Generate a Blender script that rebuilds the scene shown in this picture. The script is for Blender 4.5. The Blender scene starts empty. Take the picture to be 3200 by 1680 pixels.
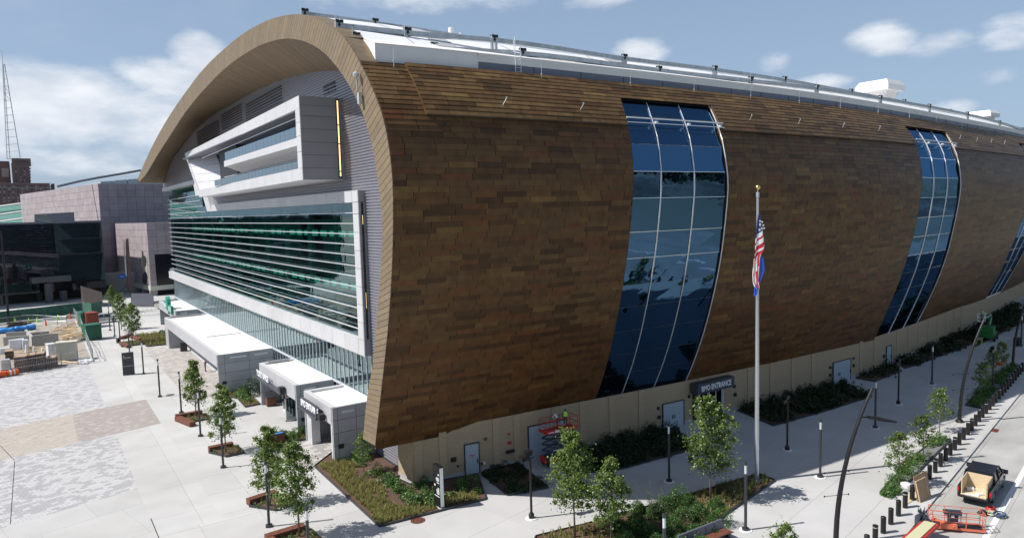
import bpy, bmesh, math, random
import numpy as np
from mathutils import Vector, Matrix, Euler
random.seed(7)
scene = bpy.context.scene
COL = scene.collection
PI = math.pi

# ------------------------------------------------------------------ camera
F_PX = 2182.66                       # focal length in photograph pixels (3200 wide)
YAW, PITCH, ROLL = 0.598515751, 0.0841190886, -0.0264010504
EYE = Vector((0, 0, 21.5))
_f = Vector((math.sin(YAW)*math.cos(PITCH), math.cos(YAW)*math.cos(PITCH), -math.sin(PITCH)))
_r = Vector((math.cos(YAW), -math.sin(YAW), 0))
_u = _r.cross(_f)
R2 = _r*math.cos(ROLL) + _u*math.sin(ROLL)
U2 = -_r*math.sin(ROLL) + _u*math.cos(ROLL)
cam_d = bpy.data.cameras.new('camera')
cam_d.sensor_width = 36; cam_d.lens = F_PX/3200*36
cam_d.clip_start = 0.5; cam_d.clip_end = 12000
cam = bpy.data.objects.new('camera', cam_d); COL.objects.link(cam)
cam.matrix_world = Matrix(((R2.x, U2.x, -_f.x, EYE.x), (R2.y, U2.y, -_f.y, EYE.y), (R2.z, U2.z, -_f.z, EYE.z), (0, 0, 0, 1)))
scene.camera = cam

def ray(px, py):
    return R2*((px-1600)/F_PX) - U2*((py-840)/F_PX) + _f
def at(px, py, z=0.0):
    d = ray(px, py); return EYE + d*((z-EYE.z)/d.z)
def on_x(px, py, X):
    d = ray(px, py); return EYE + d*(X/d.x)
def on_y(px, py, Y):
    d = ray(px, py); return EYE + d*(Y/d.y)

# ------------------------------------------------------------------ light
SUN_EL, SUN_AZ = math.radians(47.5), math.atan2(-0.925, 0.38)
sun_d = bpy.data.lights.new('sun', 'SUN'); sun_d.energy = 5.0; sun_d.angle = math.radians(0.55)
sun_d.color = (1.0, 0.955, 0.89)
sun = bpy.data.objects.new('sun', sun_d); COL.objects.link(sun)
sdir = Vector((math.sin(SUN_AZ)*math.cos(SUN_EL), math.cos(SUN_AZ)*math.cos(SUN_EL), math.sin(SUN_EL)))
sun.rotation_euler = sdir.to_track_quat('Z', 'Y').to_euler()
sun.location = (0, 0, 300)
scene.view_settings.view_transform = 'Standard'; scene.view_settings.look = 'None'
scene.view_settings.gamma = 1; scene.view_settings.exposure = 0.26
scene.view_settings.use_curve_mapping = False

world = bpy.data.worlds.new('World'); scene.world = world; world.use_nodes = True
SKY_STRENGTH = 0.075
def build_world():
    nt = world.node_tree; N = nt.nodes; L = nt.links
    N.clear()
    out = N.new('ShaderNodeOutputWorld'); bg = N.new('ShaderNodeBackground')
    bg.inputs['Strength'].default_value = SKY_STRENGTH
    L.new(bg.outputs[0], out.inputs[0])
    sky = N.new('ShaderNodeTexSky'); sky.sky_type = 'NISHITA'; sky.sun_disc = False
    sky.sun_elevation = SUN_EL; sky.sun_rotation = SUN_AZ; sky.altitude = 200
    sky.air_density = 1.0; sky.dust_density = 1.6; sky.ozone_density = 1.6
    tc = N.new('ShaderNodeTexCoord')
    sep = N.new('ShaderNodeSeparateXYZ'); L.new(tc.outputs['Generated'], sep.inputs[0])
    def m(op, a, b=None, c=None, clamp=False):
        n = N.new('ShaderNodeMath'); n.operation = op; n.use_clamp = clamp
        for i, v in enumerate((a, b, c)):
            if v is None: continue
            if isinstance(v, (int, float)): n.inputs[i].default_value = v
            else: L.new(v, n.inputs[i])
        return n.outputs[0]
    az = m('ARCTAN2', sep.outputs[0], sep.outputs[1]); el = m('ARCSINE', sep.outputs[2])
    # cloud banks: pixel centre, half width and half height in pixels, strength
    banks = [(150, 335, 500, 130, 1.15), (620, 170, 95, 65, .95), (500, 250, 150, 75, .95), (1250, -60, 900, 95, .75),
             (2000, 170, 100, 62, .85), (2760, 120, 110, 55, .95), (2930, 135, 110, 38, .5), (3180, 95, 100, 55, .75),
             (2570, 262, 110, 32, .75), (150, 480, 300, 60, .55), (330, 530, 220, 25, .5), (1850, -5, 130, 45, .6),
             (2420, 200, 60, 40, .45), (3120, 230, 60, 30, .4), (2950, 345, 90, 25, .5)]
    acc = None
    for (px, py, rx, ry, s) in banks:
        d = ray(px, py).normalized()
        a0 = math.atan2(d.x, d.y); e0 = math.asin(d.z)
        ax, ey = rx/F_PX, ry/F_PX
        dx = m('DIVIDE', m('SUBTRACT', az, a0), ax); dy = m('DIVIDE', m('SUBTRACT', el, e0), ey)
        q = m('ADD', m('MULTIPLY', dx, dx), m('MULTIPLY', dy, dy))
        v = m('MULTIPLY', m('SUBTRACT', 1.0, q), s)
        v = m('MAXIMUM', v, -1.0)
        acc = v if acc is None else m('MAXIMUM', acc, v)
    # scattered clouds all round
    mp = N.new('ShaderNodeMapping'); L.new(tc.outputs['Generated'], mp.inputs[0]); mp.inputs['Scale'].default_value = (1, 1, 2.6)
    n1 = N.new('ShaderNodeTexNoise'); n1.inputs['Scale'].default_value = 7.0; n1.inputs['Detail'].default_value = 9; n1.inputs['Roughness'].default_value = .58
    L.new(mp.outputs[0], n1.inputs['Vector'])
    n2 = N.new('ShaderNodeTexNoise'); n2.inputs['Scale'].default_value = 2.3; n2.inputs['Detail'].default_value = 4
    L.new(mp.outputs[0], n2.inputs['Vector'])
    ncon = m('MULTIPLY', m('SUBTRACT', n1.outputs[0], .5), 2.6)
    field = m('ADD', acc, ncon)
    mr = N.new('ShaderNodeMapRange'); mr.interpolation_type = 'SMOOTHSTEP'
    L.new(field, mr.inputs[0]); mr.inputs[1].default_value = .02; mr.inputs[2].default_value = .95; mr.inputs[3].default_value = 0; mr.inputs[4].default_value = .92
    wisp = N.new('ShaderNodeMapRange'); wisp.interpolation_type = 'SMOOTHSTEP'
    L.new(m('ADD', n2.outputs[0], m('MULTIPLY', m('SUBTRACT', n1.outputs[0], .5), .6)), wisp.inputs[0])
    wisp.inputs[1].default_value = .50; wisp.inputs[2].default_value = .95; wisp.inputs[3].default_value = 0; wisp.inputs[4].default_value = .22
    cov = m('MAXIMUM', mr.outputs[0], wisp.outputs[0])
    # cloud colour: a little greyer where thick at the base
    n3 = N.new('ShaderNodeTexNoise'); n3.inputs['Scale'].default_value = 16; n3.inputs['Detail'].default_value = 5
    L.new(mp.outputs[0], n3.inputs['Vector'])
    cc = N.new('ShaderNodeValToRGB'); cc.color_ramp.elements[0].position = .3; cc.color_ramp.elements[1].position = .7
    cc.color_ramp.elements[0].color = (7.3, 8.0, 9.1, 1); cc.color_ramp.elements[1].color = (10.6, 10.9, 11.4, 1)
    L.new(n3.outputs[0], cc.inputs[0])
    # thin summer haze whitens the sky a little
    hz = N.new('ShaderNodeMix'); hz.data_type = 'RGBA'; hzf = N.new('ShaderNodeMapRange'); L.new(el, hzf.inputs[0]); hzf.inputs[1].default_value = .12; hzf.inputs[2].default_value = .95; hzf.inputs[3].default_value = .60; hzf.inputs[4].default_value = .10; L.new(hzf.outputs[0], hz.inputs[0])
    L.new(sky.outputs[0], hz.inputs[6]); hz.inputs[7].default_value = (4.8, 6.5, 9.0, 1)
    mx = N.new('ShaderNodeMix'); mx.data_type = 'RGBA'
    L.new(cov, mx.inputs[0]); L.new(hz.outputs[2], mx.inputs[6]); L.new(cc.outputs[0], mx.inputs[7])
    L.new(mx.outputs[2], bg.inputs[0])
build_world()

# ------------------------------------------------------------------ materials
MATS = {}
def mat(name, col, rough=.6, metal=0.0, noise=0.0, nscale=3.0, bump=0.0, bscale=20.0, tone=0.0, spec=None, detail=4, stretch=None, emis=None, col2=None, c2scale=.4, c2lo=.45, c2hi=.65):
    """principled; 'tone' multiplies by a per-face attribute; noise gives mottling; col2 gives large stains"""
    if name in MATS: return MATS[name]
    M = bpy.data.materials.new(name); M.use_nodes = True
    nt = M.node_tree; N = nt.nodes; L = nt.links
    b = N['Principled BSDF']
    b.inputs['Base Color'].default_value = (*col, 1); b.inputs['Roughness'].default_value = rough
    b.inputs['Metallic'].default_value = metal
    if spec is not None: b.inputs['Specular IOR Level'].default_value = spec
    tc = N.new('ShaderNodeTexCoord'); src = tc.outputs['Object']
    if stretch:
        mp = N.new('ShaderNodeMapping'); mp.inputs['Scale'].default_value = stretch; L.new(src, mp.inputs[0]); src = mp.outputs[0]
    cur = None
    def mul(fac_out, lo, hi, cur):
        mr = N.new('ShaderNodeMapRange'); L.new(fac_out, mr.inputs[0]); mr.inputs[1].default_value = .3; mr.inputs[2].default_value = .7
        mr.inputs[3].default_value = lo; mr.inputs[4].default_value = hi
        v = N.new('ShaderNodeVectorMath'); v.operation = 'SCALE'
        if cur is None: v.inputs[0].default_value = col
        else: L.new(cur, v.inputs[0])
        L.new(mr.outputs[0], v.inputs['Scale']); return v.outputs[0]
    if col2:
        n = N.new('ShaderNodeTexNoise'); n.inputs['Scale'].default_value = c2scale; n.inputs['Detail'].default_value = 5; L.new(src, n.inputs['Vector'])
        mr = N.new('ShaderNodeMapRange'); L.new(n.outputs[0], mr.inputs[0]); mr.inputs[1].default_value = c2lo; mr.inputs[2].default_value = c2hi
        mx = N.new('ShaderNodeMix'); mx.data_type = 'RGBA'; mx.inputs[6].default_value = (*col, 1); mx.inputs[7].default_value = (*col2, 1)
        L.new(mr.outputs[0], mx.inputs[0]); cur = mx.outputs[2]
    if noise:
        n = N.new('ShaderNodeTexNoise'); n.inputs['Scale'].default_value = nscale; n.inputs['Detail'].default_value = detail; L.new(src, n.inputs['Vector'])
        cur = mul(n.outputs[0], 1-noise, 1+noise, cur)
    if tone:
        a = N.new('ShaderNodeAttribute'); a.attribute_name = 'tone'
        v = N.new('ShaderNodeVectorMath'); v.operation = 'MULTIPLY'
        if cur is None: v.inputs[0].default_value = col
        else: L.new(cur, v.inputs[0])
        L.new(a.outputs['Color'], v.inputs[1]); cur = v.outputs[0]
    if cur is not None: L.new(cur, b.inputs['Base Color'])
    if bump:
        n = N.new('ShaderNodeTexNoise'); n.inputs['Scale'].default_value = bscale; n.inputs['Detail'].default_value = 3; L.new(src, n.inputs['Vector'])
        bp = N.new('ShaderNodeBump'); bp.inputs['Strength'].default_value = bump; bp.inputs['Distance'].default_value = .05
        L.new(n.outputs[0], bp.inputs['Height']); L.new(bp.outputs[0], b.inputs['Normal'])
    if emis:
        b.inputs['Emission Color'].default_value = (*emis[:3], 1); b.inputs['Emission Strength'].default_value = emis[3]
    MATS[name] = M; return M

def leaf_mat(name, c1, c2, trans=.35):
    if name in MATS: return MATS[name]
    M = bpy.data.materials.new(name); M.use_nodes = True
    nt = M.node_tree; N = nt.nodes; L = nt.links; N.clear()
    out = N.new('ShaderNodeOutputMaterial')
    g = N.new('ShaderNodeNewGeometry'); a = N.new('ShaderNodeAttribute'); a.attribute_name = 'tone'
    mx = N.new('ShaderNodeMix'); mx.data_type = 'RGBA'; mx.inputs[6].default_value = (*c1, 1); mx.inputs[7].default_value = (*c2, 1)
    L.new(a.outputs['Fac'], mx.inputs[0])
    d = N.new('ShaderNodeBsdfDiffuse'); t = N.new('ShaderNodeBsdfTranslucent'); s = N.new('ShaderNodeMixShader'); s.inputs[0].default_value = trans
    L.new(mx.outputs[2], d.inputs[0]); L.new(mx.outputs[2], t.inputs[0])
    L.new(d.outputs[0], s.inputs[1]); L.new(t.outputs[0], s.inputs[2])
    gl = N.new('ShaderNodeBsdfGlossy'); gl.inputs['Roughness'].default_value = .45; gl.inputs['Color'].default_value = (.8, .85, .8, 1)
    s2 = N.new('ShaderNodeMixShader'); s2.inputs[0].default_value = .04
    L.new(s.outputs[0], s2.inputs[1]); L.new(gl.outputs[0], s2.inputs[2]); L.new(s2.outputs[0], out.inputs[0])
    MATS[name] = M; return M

def glass_mat(name, tint, refl, base=.12, clear=True, rough=.0, wob=.0):
    """architectural glass: fresnel mirror over a tinted see-through (or opaque dark) pane"""
    M = bpy.data.materials.new(name); M.use_nodes = True
    nt = M.node_tree; N = nt.nodes; L = nt.links; N.clear()
    out = N.new('ShaderNodeOutputMaterial')
    gl = N.new('ShaderNodeBsdfGlossy'); gl.inputs['Color'].default_value = (*refl, 1); gl.inputs['Roughness'].default_value = rough
    if clear:
        tr = N.new('ShaderNodeBsdfTransparent'); tr.inputs[0].default_value = (*tint, 1)
    else:
        tr = N.new('ShaderNodeBsdfDiffuse'); tr.inputs[0].default_value = (*tint, 1)
    fr = N.new('ShaderNodeFresnel'); fr.inputs['IOR'].default_value = 1.52
    mr = N.new('ShaderNodeMapRange'); L.new(fr.outputs[0], mr.inputs[0]); mr.inputs[1].default_value = 0; mr.inputs[2].default_value = 1
    mr.inputs[3].default_value = base; mr.inputs[4].default_value = 1
    s = N.new('ShaderNodeMixShader'); L.new(mr.outputs[0], s.inputs[0]); L.new(tr.outputs[0], s.inputs[1]); L.new(gl.outputs[0], s.inputs[2])
    if wob:
        tc = N.new('ShaderNodeTexCoord'); n = N.new('ShaderNodeTexNoise'); n.inputs['Scale'].default_value = .7; L.new(tc.outputs['Object'], n.inputs['Vector'])
        bp = N.new('ShaderNodeBump'); bp.inputs['Strength'].default_value = wob; bp.inputs['Distance'].default_value = .02
        L.new(n.outputs[0], bp.inputs['Height']); L.new(bp.outputs[0], gl.inputs['Normal'])
    L.new(s.outputs[0], out.inputs[0]); MATS[name] = M; return M

def build_materials():
    mat('shingle', (.106, .056, .0205), .5, 0, spec=.28, noise=.22, nscale=1.6, tone=1, bump=.25, bscale=9, detail=6)
    mat('shingle_lip', (.215, .165, .108), .55, .1, spec=.3, noise=.10, nscale=2.5, tone=1)
    mat('soffit', (.25, .18, .105), .6, .1, noise=.12, nscale=2, tone=1)
    mat('corrugated', (.29, .29, .33), .42, .45, noise=.05)
    mat('panel_white', (.56, .56, .58), .45, .15, noise=.04, nscale=.8, tone=1)
    mat('panel_grey', (.30, .31, .33), .5, .15, noise=.05, nscale=.8, tone=1)
    mat('joint', (.08, .08, .09), .8)
    mat('roof_membrane', (.78, .79, .81), .55, noise=.04, nscale=.3, col2=(.62, .63, .66), c2scale=.12, c2lo=.5, c2hi=.7)
    mat('roof_grey', (.42, .44, .47), .6, noise=.08)
    mat('galv', (.50, .53, .55), .45, .4, noise=.15, nscale=2)
    mat('louvre_grey', (.16, .17, .21), .5, .3)
    mat('dark', (.015, .015, .018), .5)
    mat('black_metal', (.018, .018, .02), .38, .3)
    mat('post_metal', (.045, .05, .06), .4, .3)
    mat('white_metal', (.72, .74, .78), .35, .3)
    mat('white_roof', (.76, .745, .72), .7, noise=.03, nscale=.5, col2=(.72, .67, .6), c2scale=.35, c2lo=.58, c2hi=.8)
    mat('concrete', (.475, .472, .475), .8, noise=.05, nscale=.35, tone=1, bump=.1, bscale=30, col2=(.42, .415, .41), c2scale=.09, c2lo=.42, c2hi=.68)
    mat('concrete_wall', (.38, .37, .355), .8, noise=.08, nscale=.8)
    mat('walk', (.47, .465, .45), .8, noise=.05, nscale=.5, tone=1, col2=(.42, .415, .405), c2scale=.15)
    mat('road', (.40, .40, .39), .85, noise=.10, nscale=.5, tone=1, stretch=(.4, 1.3, 1), col2=(.34, .335, .325), c2scale=.2, bump=.1)
    mat('paver', (.44, .435, .44), .8, noise=.05, tone=1)
    mat('mortar', (.33, .325, .32), .9, noise=.05)
    mat('paint_white', (.78, .78, .77), .6, noise=.06, nscale=4)
    mat('masonry', (.40, .31, .205), .85, noise=.07, nscale=9, bump=.3, bscale=14, tone=1, stretch=(1, 1, 4))
    mat('door_grey', (.36, .42, .48), .45)
    mat('column_grey', (.085, .085, .09), .7)
    mat('hoarding', (.045, .035, .032), .8, noise=.2)
    mat('timber', (.155, .055, .032), .6, noise=.25, nscale=5, stretch=(1, 1, 6), tone=1)
    mat('bark', (.20, .16, .125), .9, noise=.2, nscale=12)
    mat('bark_dark', (.09, .075, .06), .9, noise=.2, nscale=12)
    mat('mulch', (.10, .055, .038), .95, noise=.45, nscale=9, bump=.9, bscale=16, detail=8)
    mat('soil_gravel', (.18, .18, .18), .95, noise=.5, nscale=14, bump=.8, bscale=14)
    mat('steel_edge', (.06, .065, .07), .5, .5)
    mat('asphalt', (.075, .075, .075), .9, noise=.15, nscale=.6)
    mat('lot', (.11, .105, .095), .95, noise=.3, nscale=.08, col2=(.26, .25, .23), c2scale=.03)
    mat('earth', (.33, .295, .25), .95, noise=.22, nscale=.8, bump=.6, bscale=3)
    mat('terrain', (.30, .30, .28), .95, noise=.2, nscale=.02, col2=(.16, .19, .12), c2scale=.01)
    mat('pink_granite', (.33, .285, .30), .6, noise=.10, nscale=.5, tone=1)
    mat('brick', (.16, .105, .105), .85, noise=.12, nscale=.3, tone=1)
    mat('dark_glass_far', (.012, .014, .02), .12, 0, spec=.6)
    mat('green_roof', (.10, .24, .20), .5, noise=.1)
    mat('letter', (.85, .86, .88), .5, emis=None)
    mat('sign_dark', (.05, .055, .07), .5)
    mat('gold', (.75, .56, .20), .25, 1)
    mat('pole_alu', (.62, .65, .70), .3, .7)
    mat('red_lift', (.50, .035, .028), .4)
    mat('orange_lift', (.60, .15, .08), .45, noise=.1)
    mat('lift_dark', (.05, .06, .085), .45, .3)
    mat('cream', (.62, .6, .38), .5)
    mat('osb', (.56, .46, .31), .85, noise=.22, nscale=18, detail=8)
    mat('ply', (.42, .29, .17), .85, noise=.2, nscale=4, stretch=(1, 1, 6))
    mat('truck_paint', (.02, .022, .035), .22, .4, spec=.8)
    mat('truck_side', (.085, .075, .075), .25, .5, spec=.8)
    mat('car_silver', (.55, .57, .6), .28, .4)
    mat('car_white', (.62, .63, .64), .35)
    mat('car_glass', (.02, .025, .03), .08, 0, spec=.8)
    mat('tyre', (.02, .02, .02), .8)
    mat('rim', (.45, .46, .48), .3, .8)
    mat('tail_red', (.45, .01, .012), .3)
    mat('flag_blue', (.025, .045, .16), .8); mat('flag_red', (.55, .02, .04), .8); mat('flag_white', (.8, .8, .8), .8)
    mat('flag_state', (.015, .08, .42), .8)
    mat('skin', (.42, .26, .19), .6); mat('hivis', (.45, .85, .12), .7); mat('cloth_dark', (.03, .035, .05), .9)
    mat('cloth_white', (.55, .56, .6), .9); mat('denim', (.06, .09, .17), .9); mat('hair', (.02, .015, .012), .7)
    mat('green_fence', (.045, .13, .095), .75, noise=.25, nscale=1.2)
    mat('green_box', (.02, .12, .075), .55, noise=.1); mat('rust_box', (.22, .05, .03), .6, noise=.25, nscale=2, stretch=(1, 1, 3))
    mat('tarp', (.05, .28, .72), .4, noise=.15, nscale=2)
    mat('lumber', (.19, .14, .11), .9, noise=.3, nscale=3, tone=1); mat('lumber_new', (.62, .47, .3), .85, noise=.15, nscale=3)
    mat('beige_box', (.55, .54, .46), .6, noise=.06)
    mat('plastic_wrap', (.68, .7, .74), .3, noise=.1, nscale=3)
    mat('cone_orange', (.8, .14, .03), .6); mat('cone_lime', (.45, .8, .1), .6)
    mat('boom_green', (.015, .17, .035), .45); mat('glow_gold', (.8, .6, .3), .4, emis=(1.0, .68, .32, 1.3))
    mat('lamp_glass', (.62, .66, .7), .15, .2)
    mat('green_sign', (.03, .30, .22), .5)
    mat('interior_floor', (.30, .36, .34), .6); mat('interior_wall', (.32, .52, .49), .8); mat('interior_teal', (.35, .72, .64), .5)
    mat('interior_light', (.2, .55, .45), .5, emis=(.25, .85, .65, .45))
    mat('far_stone', (.30, .28, .26), .85, noise=.1, nscale=.2, tone=1); mat('far_window', (.03, .04, .055), .15, spec=.7)
    leaf_mat('leaf_tree', (.05, .095, .02), (.20, .28, .065), .45)
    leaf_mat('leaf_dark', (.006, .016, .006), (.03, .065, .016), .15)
    leaf_mat('leaf_shrub', (.022, .065, .016), (.13, .26, .05), .3)
    leaf_mat('leaf_bluegreen', (.03, .07, .035), (.12, .20, .09), .3)
    leaf_mat('leaf_brown', (.05, .045, .02), (.17, .19, .06), .3)
    leaf_mat('grass_blade', (.19, .17, .05), (.40, .41, .15), .35)
    glass_mat('glass_front', (.22, .52, .48), (.62, .80, .84), base=.22, wob=.25)
    glass_mat('glass_lobby', (.16, .40, .38), (.66, .86, .90), base=.26, wob=.03)
    glass_mat('glass_terrace', (.55, .66, .68), (.85, .92, .96), base=.42, wob=.1)
    glass_mat('glass_side', (.003, .008, .013), (.12, .26, .46), base=.42, clear=False, wob=.35)
    glass_mat('glass_door', (.25, .33, .34), (.7, .75, .8), base=.12)
    glass_mat('glass_arena', (.012, .014, .02), (.35, .36, .42), base=.05, clear=False, wob=.1)
build_materials()
def brickify():
    M = MATS['masonry']; nt = M.node_tree; N = nt.nodes; L = nt.links; b = N['Principled BSDF']
    tc = N.new('ShaderNodeTexCoord'); sp = N.new('ShaderNodeSeparateXYZ'); cb = N.new('ShaderNodeCombineXYZ')
    L.new(tc.outputs['Object'], sp.inputs[0]); ad = N.new('ShaderNodeMath'); ad.operation = 'ADD'
    L.new(sp.outputs[0], ad.inputs[0]); L.new(sp.outputs[1], ad.inputs[1]); L.new(ad.outputs[0], cb.inputs[0]); L.new(sp.outputs[2], cb.inputs[1])
    br = N.new('ShaderNodeTexBrick'); L.new(cb.outputs[0], br.inputs['Vector']); br.inputs['Scale'].default_value = 1
    br.inputs['Brick Width'].default_value = .42; br.inputs['Row Height'].default_value = .135; br.inputs['Mortar Size'].default_value = .012
    br.inputs['Color1'].default_value = (1.03, 1.02, 1.0, 1); br.inputs['Color2'].default_value = (.94, .93, .91, 1); br.inputs['Mortar'].default_value = (.86, .86, .86, 1)
    lk = b.inputs['Base Color'].links[0]; src = lk.from_socket
    v = N.new('ShaderNodeVectorMath'); v.operation = 'MULTIPLY'; L.new(src, v.inputs[0]); L.new(br.outputs['Color'], v.inputs[1]); L.new(v.outputs[0], b.inputs['Base Color'])
brickify()

# ------------------------------------------------------------------ mesh kit
class MB:
    def __init__(s): s.v = []; s.f = []; s.m = []; s.t = []; s.mats = []; s.cur = 0; s.tone = (1, 1, 1)
    def use(s, name):
        M = MATS[name]
        if M not in s.mats: s.mats.append(M)
        s.cur = s.mats.index(M); return s
    def face(s, pts, tone=None):
        i = len(s.v); s.v.extend([tuple(p) for p in pts]); s.f.append(tuple(range(i, i+len(pts)))); s.m.append(s.cur); s.t.append(tone or s.tone)
    def idx(s, vs, fs, tone=None):
        i = len(s.v); s.v.extend([tuple(p) for p in vs])
        for f in fs: s.f.append(tuple(i+k for k in f)); s.m.append(s.cur); s.t.append(tone or s.tone)
    def hexa(s, b, t, tone=None, cap=(1, 1)):
        """prism between polygon b (bottom, ccw from above) and t (top)"""
        n = len(b); fs = [(k, (k+1) % n, n+(k+1) % n, n+k) for k in range(n)]
        if cap[0]: fs.append(tuple(range(n-1, -1, -1)))
        if cap[1]: fs.append(tuple(range(n, 2*n)))
        s.idx(list(b)+list(t), fs, tone)
    def box(s, x0, y0, z0, x1, y1, z1, tone=None):
        if x1 < x0: x0, x1 = x1, x0
        if y1 < y0: y0, y1 = y1, y0
        s.hexa([(x0, y0, z0), (x1, y0, z0), (x1, y1, z0), (x0, y1, z0)], [(x0, y0, z1), (x1, y0, z1), (x1, y1, z1), (x0, y1, z1)], tone)
    def obox(s, c, sx, sy, sz, rz=0.0, tone=None):
        """box centred at c (base z), rotated about z"""
        ca, sa = math.cos(rz), math.sin(rz)
        P = [(c[0]+ca*a-sa*b, c[1]+sa*a+ca*b) for a, b in ((-sx/2, -sy/2), (sx/2, -sy/2), (sx/2, sy/2), (-sx/2, sy/2))]
        s.hexa([(x, y, c[2]) for x, y in P], [(x, y, c[2]+sz) for x, y in P], tone)
    def tube(s, pts, rad, n=8, caps=True, tone=None):
        pts = [Vector(p) for p in pts]
        if isinstance(rad, (int, float)): rad = [rad]*len(pts)
        rings = []
        for i, p in enumerate(pts):
            d = (pts[min(i+1, len(pts)-1)]-pts[max(i-1, 0)])
            d = d.normalized() if d.length > 1e-9 else Vector((0, 0, 1))
            a = Vector((0, 0, 1)) if abs(d.z) < .9 else Vector((1, 0, 0))
            u = d.cross(a).normalized(); w = d.cross(u).normalized()
            rings.append([p + (u*math.cos(2*PI*k/n)+w*math.sin(2*PI*k/n))*rad[i] for k in range(n)])
        vs = [q for r in rings for q in r]; fs = []
        for i in range(len(pts)-1):
            for k in range(n):
                fs.append((i*n+k, i*n+(k+1) % n, (i+1)*n+(k+1) % n, (i+1)*n+k))
        if caps: fs.append(tuple(range(n-1, -1, -1))); fs.append(tuple((len(pts)-1)*n+k for k in range(n)))
        s.idx(vs, fs, tone)
    def lathe(s, prof, c=(0, 0, 0), n=12, tone=None):
        vs = []; fs = []
        for (r, z) in prof:
            for k in range(n): vs.append((c[0]+r*math.cos(2*PI*k/n), c[1]+r*math.sin(2*PI*k/n), c[2]+z))
        for i in range(len(prof)-1):
            for k in range(n): fs.append((i*n+k, i*n+(k+1) % n, (i+1)*n+(k+1) % n, (i+1)*n+k))
        fs.append(tuple(range(n-1, -1, -1))); fs.append(tuple((len(prof)-1)*n+k for k in range(n)))
        s.idx(vs, fs, tone)
    def xprism(s, pts, x0, x1, tone=None):
        """outline in (y,z) extruded along x"""
        n = len(pts); vs = [(x0, y, z) for y, z in pts]+[(x1, y, z) for y, z in pts]
        s.idx(vs, [tuple(range(n)), tuple(range(2*n-1, n-1, -1))]+[(k, n+k, n+(k+1) % n, (k+1) % n) for k in range(n)], tone)
    def yprism(s, pts, y0, y1, tone=None):
        """outline in (x,z) extruded along y"""
        n = len(pts); vs = [(x, y0, z) for x, z in pts]+[(x, y1, z) for x, z in pts]
        s.idx(vs, [tuple(range(n)), tuple(range(2*n-1, n-1, -1))]+[(k, n+k, n+(k+1) % n, (k+1) % n) for k in range(n)], tone)
    def mesh(s, name, smooth=False):
        me = bpy.data.meshes.new(name); me.from_pydata(s.v, [], s.f)
        for M in s.mats: me.materials.append(M)
        me.polygons.foreach_set('material_index', s.m)
        if any(t != (1, 1, 1) for t in s.t):
            a = me.color_attributes.new('tone', 'FLOAT_COLOR', 'CORNER')
            nl = [p for p in s.f]; arr = np.empty((len(me.loops), 4), np.float32)
            reps = np.array([len(p) for p in nl]); T = np.array([(t[0], t[1], t[2], 1) for t in s.t], np.float32)
            arr[:] = np.repeat(T, reps, axis=0); a.data.foreach_set('color', arr.ravel())
        else:
            a = me.color_attributes.new('tone', 'FLOAT_COLOR', 'CORNER')
            a.data.foreach_set('color', np.ones(len(me.loops)*4, np.float32))
        if smooth: me.polygons.foreach_set('use_smooth', [True]*len(me.polygons))
        me.update(); return me

CH = {}
def Mw_chain(p):
    M = Matrix.Translation(p.location) @ p.rotation_euler.to_matrix().to_4x4() @ Matrix.Diagonal((*p.scale, 1))
    if p.parent: M = Mw_chain(p.parent) @ p.matrix_parent_inverse @ M
    return M
def link_mesh(name, me, parent=None, world_space=False):
    o = bpy.data.objects.new(name, me); COL.objects.link(o)
    if parent is not None:
        o.parent = parent; CH.setdefault(parent.name, []).append(o)
        if world_space: o.matrix_parent_inverse = Mw_chain(parent).inverted()
    return o
def part(name, mb, parent=None, ws=False, smooth=False, label=None, kind=None):
    """one mesh object; ws=True when its vertices are given in world space"""
    me = mb.mesh(name, smooth) if isinstance(mb, MB) else mb
    o = link_mesh(name, me, parent, ws)
    if label: o['label'] = label
    if kind: o['kind'] = kind
    return o
def thing(name, label, cat, loc=(0, 0, 0), rz=0.0, group=None):
    o = bpy.data.objects.new(name, None); COL.objects.link(o)
    o.empty_display_size = .3
    o.location = loc; o.rotation_euler = (0, 0, rz); o['label'] = label; o['category'] = cat
    if group: o['group'] = group
    return o
def single(name, mb, label, cat, group=None, loc=(0, 0, 0), rz=0.0, smooth=False):
    o = part(name, mb, smooth=smooth); o.location = loc; o.rotation_euler = (0, 0, rz); o['label'] = label; o['category'] = cat
    if group: o['group'] = group
    return o
def structure(name, mb, parent=None, smooth=False):
    o = part(name, mb, parent, ws=parent is not None, smooth=smooth)
    if parent is None: o['kind'] = 'structure'
    return o
def stuff(name, mb, parent=None, label=None, cat=None, smooth=False):
    o = part(name, mb, parent, ws=parent is not None, smooth=smooth); o['kind'] = 'stuff'
    if label: o['label'] = label
    if cat: o['category'] = cat
    return o
def dup(o, parent=None, loc=None, rz=None, scale=None, label=None, group=None):
    c = o.copy(); COL.objects.link(c)
    if parent is not None: c.parent = parent; CH.setdefault(parent.name, []).append(c)
    if loc is not None: c.location = loc
    if rz is not None: c.rotation_euler = (0, 0, rz)
    if scale is not None: c.scale = (scale, scale, scale) if isinstance(scale, (int, float)) else scale
    if label: c['label'] = label
    if group: c['group'] = group
    for ch in list(CH.get(o.name, [])):
        dup(ch, c)
    return c
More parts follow.
